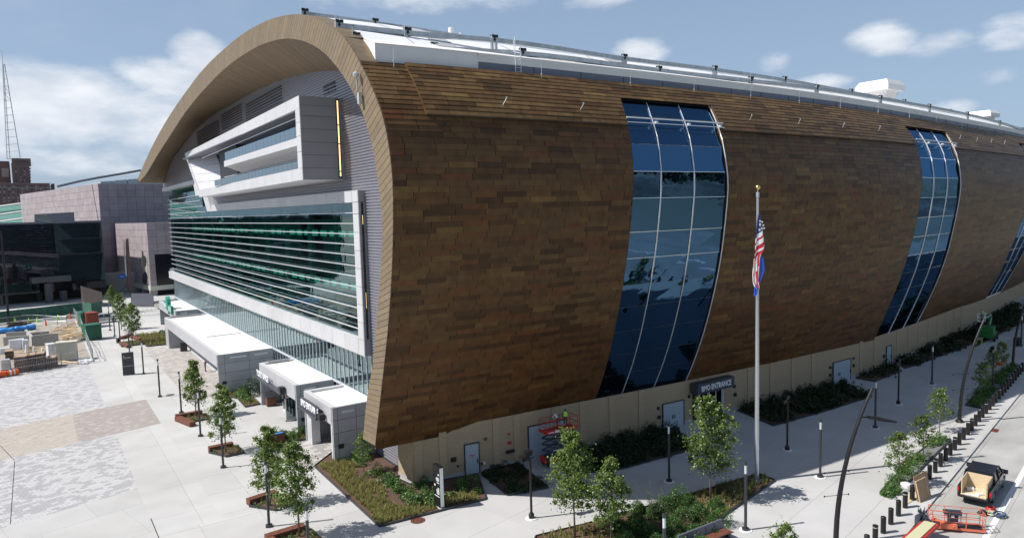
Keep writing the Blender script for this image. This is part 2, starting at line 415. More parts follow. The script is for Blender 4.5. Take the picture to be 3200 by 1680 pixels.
def pieces(name, items, parent, cap=300, rest=None):
    """items: list of (size key, MB); the largest become parts, the rest one stuff part"""
    items = sorted(items, key=lambda t: -t[0])
    for k, mb in items[:cap]: part(name, mb, parent, ws=True)
    if len(items) > cap:
        r = MB()
        for k, mb in items[cap:]:
            base = len(r.v); r.v.extend(mb.v)
            for f, mi, t in zip(mb.f, mb.m, mb.t):
                M = mb.mats[mi]
                if M not in r.mats: r.mats.append(M)
                r.f.append(tuple(base+q for q in f)); r.m.append(r.mats.index(M)); r.t.append(t)
        o = part(rest or (name+'_field'), r, parent, ws=True); o['kind'] = 'stuff'
def rnd(a, b): return random.uniform(a, b)
ORD = ['first', 'second', 'third', 'fourth', 'fifth', 'sixth', 'seventh', 'eighth', 'ninth', 'tenth', 'eleventh', 'twelfth', 'thirteenth', 'fourteenth', 'fifteenth', 'sixteenth', 'seventeenth', 'eighteenth', 'nineteenth', 'twentieth']
for _t in ['twenty', 'thirty', 'forty']:
    ORD += [_t+'-'+q for q in ORD[:9]] + [{'twenty': 'thirtieth', 'thirty': 'fortieth', 'forty': 'fiftieth'}[_t]]
def text_mesh(txt, size, depth, material, condense=.75):
    cu = bpy.data.curves.new('t', 'FONT'); cu.body = txt; cu.size = size; cu.extrude = depth; cu.align_x = 'CENTER'; cu.align_y = 'CENTER'
    cu.resolution_u = 2; cu.offset = size*.012
    o = bpy.data.objects.new('t', cu); COL.objects.link(o)
    dg = bpy.context.evaluated_depsgraph_get(); me = bpy.data.meshes.new_from_object(o.evaluated_get(dg))
    bpy.data.objects.remove(o)
    for v in me.vertices: v.co.x *= condense
    me.materials.clear(); me.materials.append(MATS[material]); me.name = 'lettering'
    return me
def text_part(txt, size, parent, loc, rot, material='letter', condense=.75, depth=.03, name='lettering'):
    me = text_mesh(txt, size, depth, material, condense)
    o = link_mesh(name, me, parent); o.location = loc; o.rotation_euler = rot; return o
# ------------------------------------------------------------------ ground, paving, roads
DX, DY = 0.9739, 0.227                       # direction of the street and of the plaza bands
def clip(poly, a, b, c):
    """keep a*x+b*y<=c"""
    out = []
    for i in range(len(poly)):
        p, q = poly[i], poly[(i+1) % len(poly)]
        fp, fq = a*p[0]+b*p[1]-c, a*q[0]+b*q[1]-c
        if fp <= 0: out.append(p)
        if fp*fq < 0:
            t = fp/(fp-fq); out.append((p[0]+(q[0]-p[0])*t, p[1]+(q[1]-p[1])*t))
    return out
def area(p): return .5*sum(p[i][0]*p[(i+1) % len(p)][1]-p[(i+1) % len(p)][0]*p[i][1] for i in range(len(p)))
def clip_to(poly, reg):
    for i in range(len(reg)):
        p, q = reg[i], reg[(i+1) % len(reg)]
        nx, ny = q[1]-p[1], -(q[0]-p[0])
        poly = clip(poly, nx, ny, nx*p[0]+ny*p[1])
        if len(poly) < 3: return []
    return poly
def tiles(region, ang, w, h, gap, shift=.5, jit=0):
    """clipped courses of w x h pieces laid over a convex region"""
    if area(region) < 0: region = region[::-1]
    ca, sa = math.cos(ang), math.sin(ang)
    L = [(x*ca+y*sa, -x*sa+y*ca) for x, y in region]
    x0, x1 = min(p[0] for p in L), max(p[0] for p in L); y0, y1 = min(p[1] for p in L), max(p[1] for p in L)
    res = []; r = math.floor(y0/h)
    while r*h < y1:
        k = math.floor(x0/w)-1
        while k*w < x1+w:
            ox = (r % 2)*w*shift
            q = [(k*w+ox+gap/2, r*h+gap/2), (k*w+ox+w-gap/2, r*h+gap/2), (k*w+ox+w-gap/2, r*h+h-gap/2), (k*w+ox+gap/2, r*h+h-gap/2)]
            q = [(x*ca-y*sa, x*sa+y*ca) for x, y in q]
            q = clip_to(q, region)
            if len(q) >= 3 and abs(area(q)) > .02*w*h: res.append(q)
            k += 1
        r += 1
    return res
def slab_mb(q, z, th, m, tone):
    mb = MB().use(m); mb.hexa([(x, y, z-th) for x, y in q], [(x, y, z) for x, y in q], tone, cap=(0, 1)); return mb
def xy(px, py): p = at(px, py); return (p.x, p.y)
def sizekey(q):
    cx = sum(p[0] for p in q)/len(q); cy = sum(p[1] for p in q)/len(q)
    d = math.hypot(cx, cy)
    # in view?
    fx = R2.dot(Vector((cx, cy, -EYE.z))); fz = _f.dot(Vector((cx, cy, -EYE.z))); fy = U2.dot(Vector((cx, cy, -EYE.z)))
    if fz <= 0: return -1e9
    px, py = 1600+F_PX*fx/fz, 840-F_PX*fy/fz
    if not (-60 < px < 3260 and py < 1740): return -d
    return abs(area(q))/d**3*1e6

yT = lambda x: 93.3+(x-9.79)*.233
yB = lambda x: 81.0+(x-9.70)*.233
_c = xy(432, 1525)
yC = lambda x: _c[1]+(x-_c[0])*.233
KX0, KY0 = 44.3, 21.8
kerbY = lambda x: KY0+(x-KX0)*.2105

def build_ground():
    g = MB().use('terrain'); R = 5200
    g.face([(-R, -R, -.6), (R, -R, -.6), (R, R, -.6), (-R, R, -.6)])
    structure('ground', g)
    # town blocks: pale lots beyond the street, mirrored in the side windows
    g = MB().use('lot'); g.hexa([(-200, -260, -.5), (420, -130, -.5), (420, 50, -.5), (-200, -82, -.5)], [(-200, -260, -.16), (420, -130, -.16), (420, 50, -.16), (-200, -82, -.16)], cap=(0, 1))
    structure('vacant_lot', g)
    # road along the arena's long side
    r = MB().use('road')
    def off(x, d): return (x, kerbY(x)+d)
    xs = [-80+i*6 for i in range(75)]
    W = 17.0
    lanes = MB().use('mortar')
    lanes.hexa([(-80, kerbY(-80)-W, -.5), (370, kerbY(370)-W, -.5), (370, kerbY(370)-.18, -.5), (-80, kerbY(-80)-.18, -.5)], [(-80, kerbY(-80)-W, -.14), (370, kerbY(370)-W, -.14), (370, kerbY(370)-.18, -.14), (-80, kerbY(-80)-.18, -.14)], cap=(0, 1))
    road = structure('road', lanes)
    reg = [(20, kerbY(20)-W), (200, kerbY(200)-W), (200, kerbY(200)-.18), (20, kerbY(20)-.18)]
    it = []
    for q in tiles(reg, math.atan(.2105), 4.6, 3.9, .035, 0):
        t = rnd(.93, 1.05); it.append((sizekey(q), slab_mb(q, -.125, .04, 'road', (t, t, t*rnd(.98, 1.0)))))
    pieces('road_slab', it, road)
    # kerb stones
    it = []; x = 26
    while x < 200:
        q = [(x+.02, kerbY(x)-.17), (x+2.98, kerbY(x+3)-.17), (x+2.98, kerbY(x+3)), (x+.02, kerbY(x))]
        t = rnd(.94, 1.04); it.append((sizekey(q), slab_mb(q, 0, .4, 'concrete', (t, t, t)))); x += 3
    kb = MB().use('mortar'); kb.hexa([(-80, kerbY(-80)-.17, -.5), (26, kerbY(26)-.17, -.5), (26, kerbY(26), -.5), (-80, kerbY(-80), -.5)], [(-80, kerbY(-80)-.17, 0), (26, kerbY(26)-.17, 0), (26, kerbY(26), 0), (-80, kerbY(-80), 0)], cap=(0, 1))
    kerb = structure('kerb', kb); pieces('kerb_stone', it, kerb, 120)
    # painted lines
    a = Vector((*xy(*z4(1150, 1352)), 0)); b = Vector((*xy(*z4(1392, 935)), 0)); a = at(*z4(1150, 1352), -.12); b = at(*z4(1392, 935), -.12)
    d0 = kerbY(a.x)-a.y
    pm = MB().use('paint_white')
    for d, w, x0, x1 in ((d0-.15, .34, 0, 190), (d0+5.2, .3, 0, 190)):
        pm.face([(x0, kerbY(x0)-d-w, -.119), (x1, kerbY(x1)-d-w, -.119), (x1, kerbY(x1)-d, -.119), (x0, kerbY(x0)-d, -.119)])
    structure('lane_marking', pm)
    # drain inlet and manhole covers
    for (px, py, lab) in ((3110, 1344, 'rusty rectangular drain grate in the street beyond the pickup'),):
        m = MB().use('rust_box'); c = at(px, py, -.12); m.obox((c.x, c.y, -.121), 1.1, .5, .02, .2)
        m.use('dark')
        for k in range(6): m.obox((c.x-.42*DX+k*.17*DX, c.y-.42*DY+k*.17*DY, -.1), .07, .4, .006, .2)
        single('drain_grate', m, lab, 'drain grate')
    for (px, py, lab, col) in ((1306, 1625, 'round manhole cover in the concrete just below the corner planting bed', 'rust_box'), (532, 1233, 'round manhole cover in the plaza between the left row of posts', 'soil_gravel')):
        m = MB().use('steel_edge'); c = at(px, py); m.lathe([(.52, 0), (.52, .012)], (c.x, c.y, 0), 24)
        m.use(col)
        for i1, r1 in enumerate((.46, .36, .24, .12)): m.use(col if i1 % 2 == 0 else 'steel_edge'); m.lathe([(r1, .012), (r1, .018+.004*i1)], (c.x, c.y, 0), 20)
        single('manhole_cover', m, lab, 'manhole cover')

def z4(x, y): return (2500+x/1.989, 1000+y/1.989)
def z2(x, y): return (x/1.852, 950+y/1.852)
def z3(x, y): return (450+x/1.733, 900+y/1.733)
def z5(x, y): return (1100+x/2.551, 1150+y/2.551)
def z6(x, y): return (1800+x/2.331, 1100+y/2.331)

def build_plaza():
    base = MB().use('mortar')
    base.hexa([(-60, kerbY(-60), -.5), (210, kerbY(210), -.5), (210, 100, -.5), (24, 100, -.5), (24, 183, -.5), (-60, 183, -.5)],
              [(-60, kerbY(-60), -.025), (210, kerbY(210), -.025), (210, 100, -.025), (24, 100, -.025), (24, 183, -.025), (-60, 183, -.025)], cap=(0, 1))
    plaza = structure('plaza', base)
    A = math.atan(.233)
    it = []
    def slabs(reg, ang, w, h, tone, sh=0):
        for q in tiles(reg, ang, w, h, .016, sh):
            t = rnd(.965, 1.03)*tone; c = rnd(.985, 1.0)
            it.append((sizekey(q), slab_mb(q, 0, .08, 'concrete', (t, t, t*c))))
    f0, f1 = at(*z2(850, 250)), at(610, 1262)
    sx = 13.9                                # plaza side edge of the small paver field
    slabs([(5.5, yT(5.5)), (9.75, yT(9.75)), (9.75, 183), (5.5, 183)], 0, 4.25, 4.4, 1.0)
    slabs([(9.75, 52), (sx, 52), (sx, 183), (9.75, 183)], 0, 4.15, 4.4, .985)
    slabs([(sx, 66.5), (24, 66.5), (24, 89), (sx, 89)], 0, 3.4, 4.4, .94)
    slabs([(sx, 57.5), (17.4, 57.5), (17.4, 66.5), (sx, 66.5)], 0, 3.4, 4.4, .94)
    slabs([(sx, 131), (24, 131), (24, 183), (sx, 183)], 0, 3.4, 4.4, 1.0)
    slabs([(5.5, 52), (9.75, 52), (9.75, yB(9.75)), (5.5, yB(5.5))], 0, 4.25, 6.1, 1.0)
    slabs([(-30, 30), (5.5, 30), (5.5, yC(5.5)), (-30, yC(-30))], A, 5.2, 5.6, .93, .3)
    slabs([(5.5, 10), (22, kerbY(22)), (22, 52), (5.5, 52)], 0, 4.1, 4.3, 1.0)
    slabs([(22, kerbY(22)), (150, kerbY(150)), (150, 58), (22, 52)], math.atan(.2105), 4.2, 3.7, 1.0)
    slabs([(sx, 52), (22, 52), (22, 57.5), (sx, 57.5)], 0, 4.2, 3.7, 1.0)
    slabs([(-60, 122.8), (5.5, 123.2), (5.5, 183), (-60, 183)], A, 6, 6, .86)
    pieces('concrete_slab', it, plaza)
    # grey and white pavers, the tan band between them
    it = []
    def pav(reg, w, h, cols, ang=A, jit=.03):
        for q in tiles(reg, ang, w, h, .022, .5):
            c = random.choices([c for c, _ in cols], [p for _, p in cols])[0]; j = rnd(1-jit, 1+jit)
            it.append((sizekey(q), slab_mb(q, rnd(-.002, .002), .05, 'paver', tuple(v*j for v in c))))
    pav([(-12, yT(-12)), (5.5, yT(5.5)), (5.5, 123.2), (-12, 122.2)], .5, .42, [((.82, .84, .87), .42), ((1.08, 1.08, 1.09), .58)])
    pav([(-9, yC(-9)), (5.5, yC(5.5)), (5.5, yB(5.5)), (-9, yB(-9))], .5, .42, [((.80, .81, .83), .45), ((1.05, 1.05, 1.06), .55)])
    xm0, xm1 = xy(*z2(590, 770))[0], xy(*z2(430, 650))[0]
    pav([(-9, yB(-9)), (2.2, yB(2.2)), (2.2, yT(2.2)), (-9, yT(-9))], .5, .22, [((.98, .90, .79), .86), ((.86, .77, .68), .08), ((1.08, 1.02, .94), .06)])
    pav([(2.2, yB(2.2)), (9.75, yB(9.75)), (9.75, yT(9.75)), (2.2, yT(2.2))], .5, .22, [((.80, .72, .68), .86), ((1.06, 1.0, .95), .08), ((.70, .64, .60), .06)])
    pav([(sx, 89), (20.3, 89), (20.3, 131), (sx, 131)], .55, .55, [((1.02, .97, .92), .5), ((.84, .80, .76), .5)], 0)
    pav([(17.4, 57.5), (24, 57.5), (24, 66.5), (17.4, 66.5)], .9, .55, [((1.05, 1.02, .98), .5), ((.74, .71, .70), .5)], 0)
    pieces('paver', it, plaza)
    # expansion joint slot across the plaza
    j = MB().use('steel_edge'); a, b, c2 = at(*z2(0, 815)), at(*z2(85, 905)), at(*z2(60, 1270))
    for p, q in ((a, b), (b, c2)):
        d = (q-p).normalized(); n = Vector((-d.y, d.x, 0))*.025
        j.face([p-n+Vector((0, 0, .006)), p+n+Vector((0, 0, .006)), q+n+Vector((0, 0, .006)), q-n+Vector((0, 0, .006))][::-1])
    a, b = at(*z2(873, 1238)), at(*z2(925, 1365)); d = (b-a).normalized(); n = Vector((-d.y, d.x, 0))*.03
    j.face([a-n+Vector((0, 0, .006)), b-n+Vector((0, 0, .006)), b+n+Vector((0, 0, .006)), a+n+Vector((0, 0, .006))])
    structure('trench_drain', j)

# ------------------------------------------------------------------ planting
def inside(p, poly):
    c = False; n = len(poly)
    for i in range(n):
        a, b = poly[i], poly[(i+1) % n]
        if (a[1] > p[1]) != (b[1] > p[1]) and p[0] < (b[0]-a[0])*(p[1]-a[1])/(b[1]-a[1])+a[0]: c = not c
    return c
def leaf(mb, p, s, tone, up=.35):
    n = Vector((rnd(-1, 1), rnd(-1, 1), rnd(-.4, 1)+up)).normalized()
    a = n.cross(Vector((rnd(-1, 1), rnd(-1, 1), rnd(-1, 1)))).normalized(); b = n.cross(a)
    a *= s*.5; b *= s*rnd(.3, .45)
    mb.face([p-a, p+b, p+a, p-b], (tone, tone, tone))
def bush(mb, c, r, h, n, s=.09, tone=(.1, .9)):
    """leafy mound: leaves thickest near an uneven surface"""
    lob = [(rnd(0, 2*PI), rnd(-.2, 1), rnd(.15, .35)) for _ in range(5)]
    for _ in range(n):
        th = rnd(0, 2*PI); ph = math.acos(rnd(-.1, 1)); k = 1
        d = Vector((math.sin(ph)*math.cos(th), math.sin(ph)*math.sin(th), math.cos(ph)))
        for (a, z, w) in lob:
            q = Vector((math.cos(a)*math.sqrt(max(0, 1-z*z)), math.sin(a)*math.sqrt(max(0, 1-z*z)), z)); k += w*max(0, d.dot(q))**4 - .05
        rr = k*rnd(.62, 1.04)**.7
        p = Vector((c[0]+d.x*r*rr, c[1]+d.y*r*rr, c[2]+max(.02, d.z*h*rr)))
        leaf(mb, p, s*rnd(.7, 1.3), rnd(*tone))
def tuft(mb, c, h, n=9):
    for _ in range(n):
        a = rnd(0, 2*PI); l = h*rnd(.6, 1.15); o = rnd(.12, .5)*h
        b = Vector((c[0]+rnd(-.05, .05), c[1]+rnd(-.05, .05), c[2])); t = b+Vector((math.cos(a)*o, math.sin(a)*o, l))
        w = Vector((-math.sin(a), math.cos(a), 0))*.022*(1+h)
        mb.face([b-w, b+w, t], (rnd(0, 1),)*3)
def edge_bed(name, poly, label, soil='mulch', group=None, edge=True, z=.09):
    """planting bed: a steel edge round soil; returns the Empty"""
    if area(poly) < 0: poly = poly[::-1]
    cx = sum(p[0] for p in poly)/len(poly); cy = sum(p[1] for p in poly)/len(poly)
    t = thing(name, label, 'planting bed', (cx, cy, 0), 0, group)
    mb = MB().use(soil); mb.hexa([(x, y, .0) for x, y in poly], [(x, y, z) for x, y in poly], cap=(0, 1))
    part('soil', mb, t, ws=True)
    e = MB().use('steel_edge'); n = len(poly)
    for i in range(n):
        p, q = Vector(poly[i]), Vector(poly[(i+1) % n]); d = (q-p).normalized(); o = Vector((d.y, -d.x))*.07
        e.hexa([(*p, 0), (*(p+o), 0), (*(q+o), 0), (*q, 0)], [(*p, .17), (*(p+o), .17), (*(q+o), .17), (*q, .17)])
    if edge: part('steel_edge', e, t, ws=True)
    return t
def scatter(poly, dens, fn, margin=0):
    x0, x1 = min(p[0] for p in poly), max(p[0] for p in poly); y0, y1 = min(p[1] for p in poly), max(p[1] for p in poly)
    n = int(dens*(x1-x0)*(y1-y0))
    for _ in range(n):
        p = (rnd(x0, x1), rnd(y0, y1))
        if inside(p, poly): fn(p)

def tree_mesh(h, cr, base, dens, seed, leafs=.15, shape='oval', tone=(0, 1), trunk_r=.075):
    """trunk with ascending limbs and leaves along the twigs; returns (trunk MB, crown MB)"""
    random.seed(seed)
    tr = MB().use('bark'); cr_mb = MB()
    lean = Vector((rnd(-.12, .12), rnd(-.12, .12), 0))
    top = Vector((lean.x, lean.y, h*.93))
    tp = [Vector((0, 0, 0)), Vector((lean.x*.2+rnd(-.03, .03), lean.y*.2, base)), Vector((lean.x*.5+rnd(-.08, .08), lean.y*.5+rnd(-.08, .08), h*.6)), top]
    tr.tube(tp, [trunk_r, trunk_r*.8, trunk_r*.45, .012], 7)
    leaves = []
    nb = int(h*4.2)
    for k in range(nb):
        u = (k+.5)/nb; z0 = base+(h*.86-base)*u**1.05
        if z0 < h*.6: q = tp[1].lerp(tp[2], (z0-base)/(h*.6-base)); 
        else: q = tp[2].lerp(tp[3], (z0-h*.6)/(h*.33))
        if shape == 'oval': w = ((1-u)**.62)*min(1, .62+u*2.4)+.06
        else: w = (1-u)**.8*.9+.22
        L = cr*w*rnd(.72, 1.22); a = k*2.4+rnd(-.5, .5); rise = rnd(.5, 1.25) if shape == 'oval' else rnd(.35, .9)
        rise *= (.55+u*.7)
        e = q+Vector((math.cos(a)*L, math.sin(a)*L, L*rise)); e.z = min(e.z, h*rnd(.94, 1.02))
        mid = q.lerp(e, .5)+Vector((0, 0, -L*.08))
        tr.tube([q, mid, e], [trunk_r*.34*(1-u*.5), trunk_r*.2, .008], 5, caps=False)
        m = int(dens*L*34)
        for _ in range(m):
            s = rnd(.12, 1.0)**.75
            p = (q.lerp(mid, s*2) if s < .5 else mid.lerp(e, s*2-1))
            spread = .10+.26*math.sin(s*PI*.8)*min(1, L)
            p = p+Vector((random.gauss(0, spread), random.gauss(0, spread), random.gauss(.03, spread*.8)))
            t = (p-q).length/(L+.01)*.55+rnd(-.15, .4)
            leaves.append((p, t))
        # side twigs: small leaf clumps that break the outline
        for _ in range(3):
            s = rnd(.45, 1.05); c = q.lerp(e, s)+Vector((rnd(-.3, .3), rnd(-.3, .3), rnd(-.1, .3)))*min(1.1, L)
            for _ in range(int(dens*18)):
                leaves.append((c+Vector((random.gauss(0, .09), random.gauss(0, .09), random.gauss(0, .08))), rnd(.2, 1)))
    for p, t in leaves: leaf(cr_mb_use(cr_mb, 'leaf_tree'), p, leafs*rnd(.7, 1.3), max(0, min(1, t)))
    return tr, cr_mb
def cr_mb_use(mb, m):
    if not mb.mats: mb.use(m)
    return mb
TREES = {}
def tree_proto(key, *a, leafmat='leaf_tree', **k):
    st = random.getstate(); tr, cw = tree_mesh(*a, **k); random.setstate(st)
    cw.mats = [MATS[leafmat]]
    TREES[key] = (tr.mesh('trunk', True), cw.mesh('crown'))
def place_tree(key, x, y, rz, sc, label, group, z=0.0):
    t = thing('young_tree', label, 'tree', (x, y, z), rz, group); t.scale = (sc, sc, sc)
    link_mesh('trunk', TREES[key][0], t); c = link_mesh('crown', TREES[key][1], t)
    return t

def build_beds():
    P = lambda *pts: [xy(*p) for p in pts]
    # corner bed
    poly = P((984, 1458), (1187, 1645), (1517, 1560)) + [(28.6, 47.7), (25.0, 48.4), (23.2, 49.1), (22.9, 51.3), (24.0, 51.6), (24.0, 57.5), (21.7, 57.5), (21.6, 61.0)]
    t = edge_bed('planting_bed', poly, 'corner planting bed with grasses, mulch and leafy shrubs below the tip of the brown shell')
    sun_edge = [at(*z5(-200, 640)), at(*z5(230, 1180))]
    g = MB().use('grass_blade'); s = MB().use('leaf_shrub'); b = MB().use('leaf_bluegreen')
    A, B = Vector(poly[0]), Vector(poly[1])
    d = (B-A).normalized(); n = Vector((-d.y, d.x))
    for k in range(1500):
        u = rnd(0, (B-A).length+9); w = rnd(.3, 2.5+.5*math.sin(u))
        p = A+d*u+n*w
        if inside((p.x, p.y), poly): tuft(g, (p.x, p.y, .09), rnd(.22, .42), 10)
    for k in range(420):
        p = Vector(poly[1])+(Vector(poly[2])-Vector(poly[1]))*rnd(0, 1)+Vector((rnd(-.3, .3), rnd(.25, 1.9)))
        if inside((p.x, p.y), poly): tuft(g, (p.x, p.y, .09), rnd(.2, .38), 9)
    part('grasses', g, t, ws=True, kind='stuff')
    def shr(p):
        v = Vector(p)-A; w = v.dot(n)
        if w < 3.0+.4*math.sin(v.dot(d)): return
        if p[0] > 24.3 and p[1] > 46.8: return
        if p[0] > 22.6 and p[1] > 48.6: return
        if w_dist(p, poly[1], poly[2]) < 1.0: return
        r = rnd(.38, .62); bush(s, (p[0], p[1], .1), r, r*rnd(1.1, 1.6), 250, .115)
    scatter(poly, 1.35, shr)
    for k in range(0):
        p = Vector((rnd(22.6, 29.5), rnd(43.5, 47.6)))
        if inside((p.x, p.y), poly) and w_dist(p, poly[1], poly[2]) > 1.2: r = rnd(.35, .6); bush(s, (p.x, p.y, .1), r, r*1.4, 240, .12)
    part('shrubs', s, t, ws=True, kind='stuff')
    # small stones and labels
    m = MB().use('white_metal')
    for px, py in ((1155, 1509), (1193, 1541), (1446, 1552)):
        c = at(px, py, .1); m.obox((c.x, c.y, .1), .10, .04, .16, .3)
    part('plant_tag', m, t, ws=True)
    # bed right of the door path, then the river stones
    poly = P(z5(1035, 845), z5(1245, 1015), z5(1560, 955)) + [(32.6, 47.6), (29.4, 47.9)]
    t = edge_bed('planting_bed', poly, 'dark planted bed in the shade between the door path and the scissor lift')
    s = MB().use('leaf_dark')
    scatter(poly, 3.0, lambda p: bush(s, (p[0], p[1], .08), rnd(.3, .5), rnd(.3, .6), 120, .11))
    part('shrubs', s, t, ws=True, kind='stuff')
    st = MB().use('concrete_wall'); sp = P(z5(1440, 760), z5(1570, 950), z5(1640, 930), z5(1560, 760))
    def stone(p):
        r = rnd(.07, .16); k = rnd(.35, .9)
        st.lathe([(r*.5, 0), (r, r*.35), (r*.8, r*.7), (r*.2, r*.85)], (p[0], p[1], .0), 6, (k, k, k*1.08))
    scatter(sp, 9, stone)
    mb = MB().use('soil_gravel'); mb.hexa([(x, y, 0) for x, y in (sp if area(sp) > 0 else sp[::-1])], [(x, y, .02) for x, y in (sp if area(sp) > 0 else sp[::-1])], cap=(0, 1))
    o = stuff('river_stones', st, None, 'patch of grey river stones beside the shaded bed by the wall', 'stones')
    # hedge beds along the side wall
    hedges = [([z6(-60, 880), z6(260, 868), z6(830, 716), z6(700, 560)], [(49.0, 46.3), (35.8, 47.2)], 'long shaded hedge bed between the scissor lift and the grey double door', 1.0),
              ([z6(1180, 425), z6(1440, 537), z6(1865, 415), z4(430, 480), z4(300, 400)], [(73.5, 46.0), (60.5, 45.6)], 'long shaded hedge bed right of the sign-topped entrance', .95),
              ([z4(352, 362), z4(465, 382), z4(630, 318), z4(560, 285)], [(90, 46.4), (82, 45.6)], 'small shaded hedge bed between the triple door and the single door', .8),
              ([z4(655, 302), z4(1010, 175), z4(1110, 120)], [(123, 50.6), (107, 48.6), (93.5, 46.7)], 'far shaded hedge bed running along the wall toward the green lift', .9),
              ([z4(1090, 165), z4(1392, 10)], [(165, 59), (150, 56), (124, 51)], 'farthest dark hedge bed where the wall curves out of sight', .9)]
    for pts, tail, lab, hh in hedges:
        poly = [xy(*p) for p in pts]+tail
        t = edge_bed('hedge_bed', poly, lab)
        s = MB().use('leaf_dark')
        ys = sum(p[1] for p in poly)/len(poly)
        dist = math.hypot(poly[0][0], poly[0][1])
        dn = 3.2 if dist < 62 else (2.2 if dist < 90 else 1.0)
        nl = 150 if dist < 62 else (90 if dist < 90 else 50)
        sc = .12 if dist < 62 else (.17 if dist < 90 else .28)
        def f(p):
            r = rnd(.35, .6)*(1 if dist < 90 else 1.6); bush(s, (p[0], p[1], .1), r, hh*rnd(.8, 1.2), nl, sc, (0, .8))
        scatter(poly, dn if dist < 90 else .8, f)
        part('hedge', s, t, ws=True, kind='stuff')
    # tall loose shrubs by the double door
    for px, py, hgt, lab in ((2040, 1320, 2.1, 'loose dark shrub standing tall beside the grey double door'), (1875, 1372, 1.1, 'small loose shrub poking above the shaded hedge')):
        c = at(px, py); tr = MB().use('bark_dark'); cw = MB().use('leaf_dark'); t = thing('tall_shrub', lab, 'shrub', (c.x, c.y, .1))
        for k in range(11):
            a = rnd(0, 6.28); e = Vector((math.cos(a)*rnd(.3, .9), math.sin(a)*rnd(.3, .9), hgt*rnd(.65, 1.05)))
            tr.tube([(0, 0, 0), e*.5+Vector((0, 0, .15)), e], [.02, .014, .005], 4, caps=False)
            for _ in range(70):
                s_ = rnd(.3, 1.05); leaf(cw, e*s_+Vector((random.gauss(0, .1), random.gauss(0, .1), random.gauss(0, .1))), .11, rnd(0, .8))
        part('stems', tr, t); part('foliage', cw, t)
    # flagpole island
    poly = P(z6(1445, 937), z6(1330, 893), z6(860, 1035), z5(1860, 1252), z5(1470, 1347), (1640, 1760), (1900, 1760), z6(860, 1400), z6(1095, 1178))
    t = edge_bed('planting_bed', poly, 'long island bed round the flagpole with grasses, round shrubs and trees')
    g = MB().use('grass_blade'); s = MB().use('leaf_shrub'); dk = MB().use('leaf_dark')
    fx, fy = 45.1, 33.1
    def gr(p):
        if p[0] > 37.0 or p[0] < 30.5: tuft(g, (p[0], p[1], .09), rnd(.22, .5), 10)
    scatter(poly, 9, gr); part('grasses', g, t, ws=True, kind='stuff')
    # round clipped shrubs, each one a plant
    pts = [(2115, 1560, .95), (2050, 1600, .8), (2180, 1600, .85), (2240, 1620, .9), (2100, 1640, .85), (2170, 1660, .9), (1990, 1620, .75), (1975, 1650, .8), (2030, 1660, .85), (2125, 1690, .8), (2235, 1575, .7),
           (2060, 1700, .9), (1960, 1700, .9), (2190, 1700, .85), (2000, 1585, .6), (2150, 1560, .7), (2080, 1575, .8), (2140, 1610, .9), (2215, 1655, .8), (1935, 1640, .7), (1930, 1720, .9), (2085, 1670, .8)]
    k = 0
    for px, py, r in pts:
        c = at(px, py, .4); c.z = .09
        mb = MB().use('leaf_shrub'); bush(mb, (0, 0, 0), r*.95, r*1.2, 2200, .075, (0, .75)); 
        bush(mb, (0, 0, 0), r*.8, r*1.05, 400, .1, (0, .2))
        single('round_shrub', mb, 'rounded green shrub in the flagpole island, %s counted from the bed tree' % ORD[k], 'shrub', 'round shrubs in the flagpole island', tuple(c)); k += 1
    for px, py in ((2265, 1538), (2292, 1562)):
        c = at(px, py); mb = MB().use('leaf_brown'); bush(mb, (0, 0, 0), .9, .75, 900, .09, (0, .6))
        single('feathery_shrub', mb, 'low feathery shrub %s' % ('beside the tree under the flagpole' if px < 2280 else 'between the island tree and the flagpole foot'), 'shrub', None, (c.x, c.y, .09))
    # thin sprawling stems among the shrubs
    mb = MB().use('bark_dark'); lf = MB().use('leaf_bluegreen'); c = at(2045, 1625)
    t = thing('open_shrub', 'open bluish shrub with bare upright twigs above the round shrubs', 'shrub', (c.x, c.y, .1))
    for k in range(26):
        a = rnd(0, 6.28); e = Vector((math.cos(a)*rnd(.2, 1.1), math.sin(a)*rnd(.2, 1.1), rnd(1.4, 2.6)))
        mb.tube([(0, 0, 0), e*.5, e], [.018, .012, .004], 4, caps=False)
        for _ in range(26): leaf(lf, e*rnd(.25, .95)+Vector((random.gauss(0, .08),)*3), .08, rnd(.2, 1))
    part('stems', mb, t); part('foliage', lf, t)

def w_dist(p, a, b):
    a = Vector(a); b = Vector(b); d = (b-a).normalized(); q = Vector((p[0], p[1]))-a
    return abs(q.x*d.y-q.y*d.x)
# ------------------------------------------------------------------ the arena
OUT = [(48.81, 3.97), (47.4, 7.1), (45.92, 10.35), (44.21, 14.3), (42.78, 18.49), (42.01, 21.65), (41.72, 23.44), (41.77, 25.47), (42.26, 27.53), (43.42, 29.47), (45.26, 31.66), (47.31, 33.57), (50.78, 35.43), (55.3, 37.12), (61.16, 38.38), (69.4, 39.33), (83.3, 39.76), (93.5, 39.58), (105.3, 38.76), (118.7, 37.56), (134, 35.72), (151.3, 33.07), (167.07, 30.25)]
INN = [(51.21, 3.87), (49.64, 7.32), (47.55, 10.95), (45.75, 15.26), (44.53, 18.41), (43.87, 20.87), (43.83, 22.47), (44.01, 24.13), (44.41, 26.04), (45.47, 28.25), (47.09, 30.16), (48.78, 31.61), (51.22, 33.26), (54.52, 34.77), (58.93, 36.07), (65.19, 37.09), (73.9, 37.68), (82.68, 37.77), (92.77, 37.37), (105.57, 36.46), (120.9, 34.66), (138.78, 32.43), (153.89, 30.37), (165.9, 29.35)]
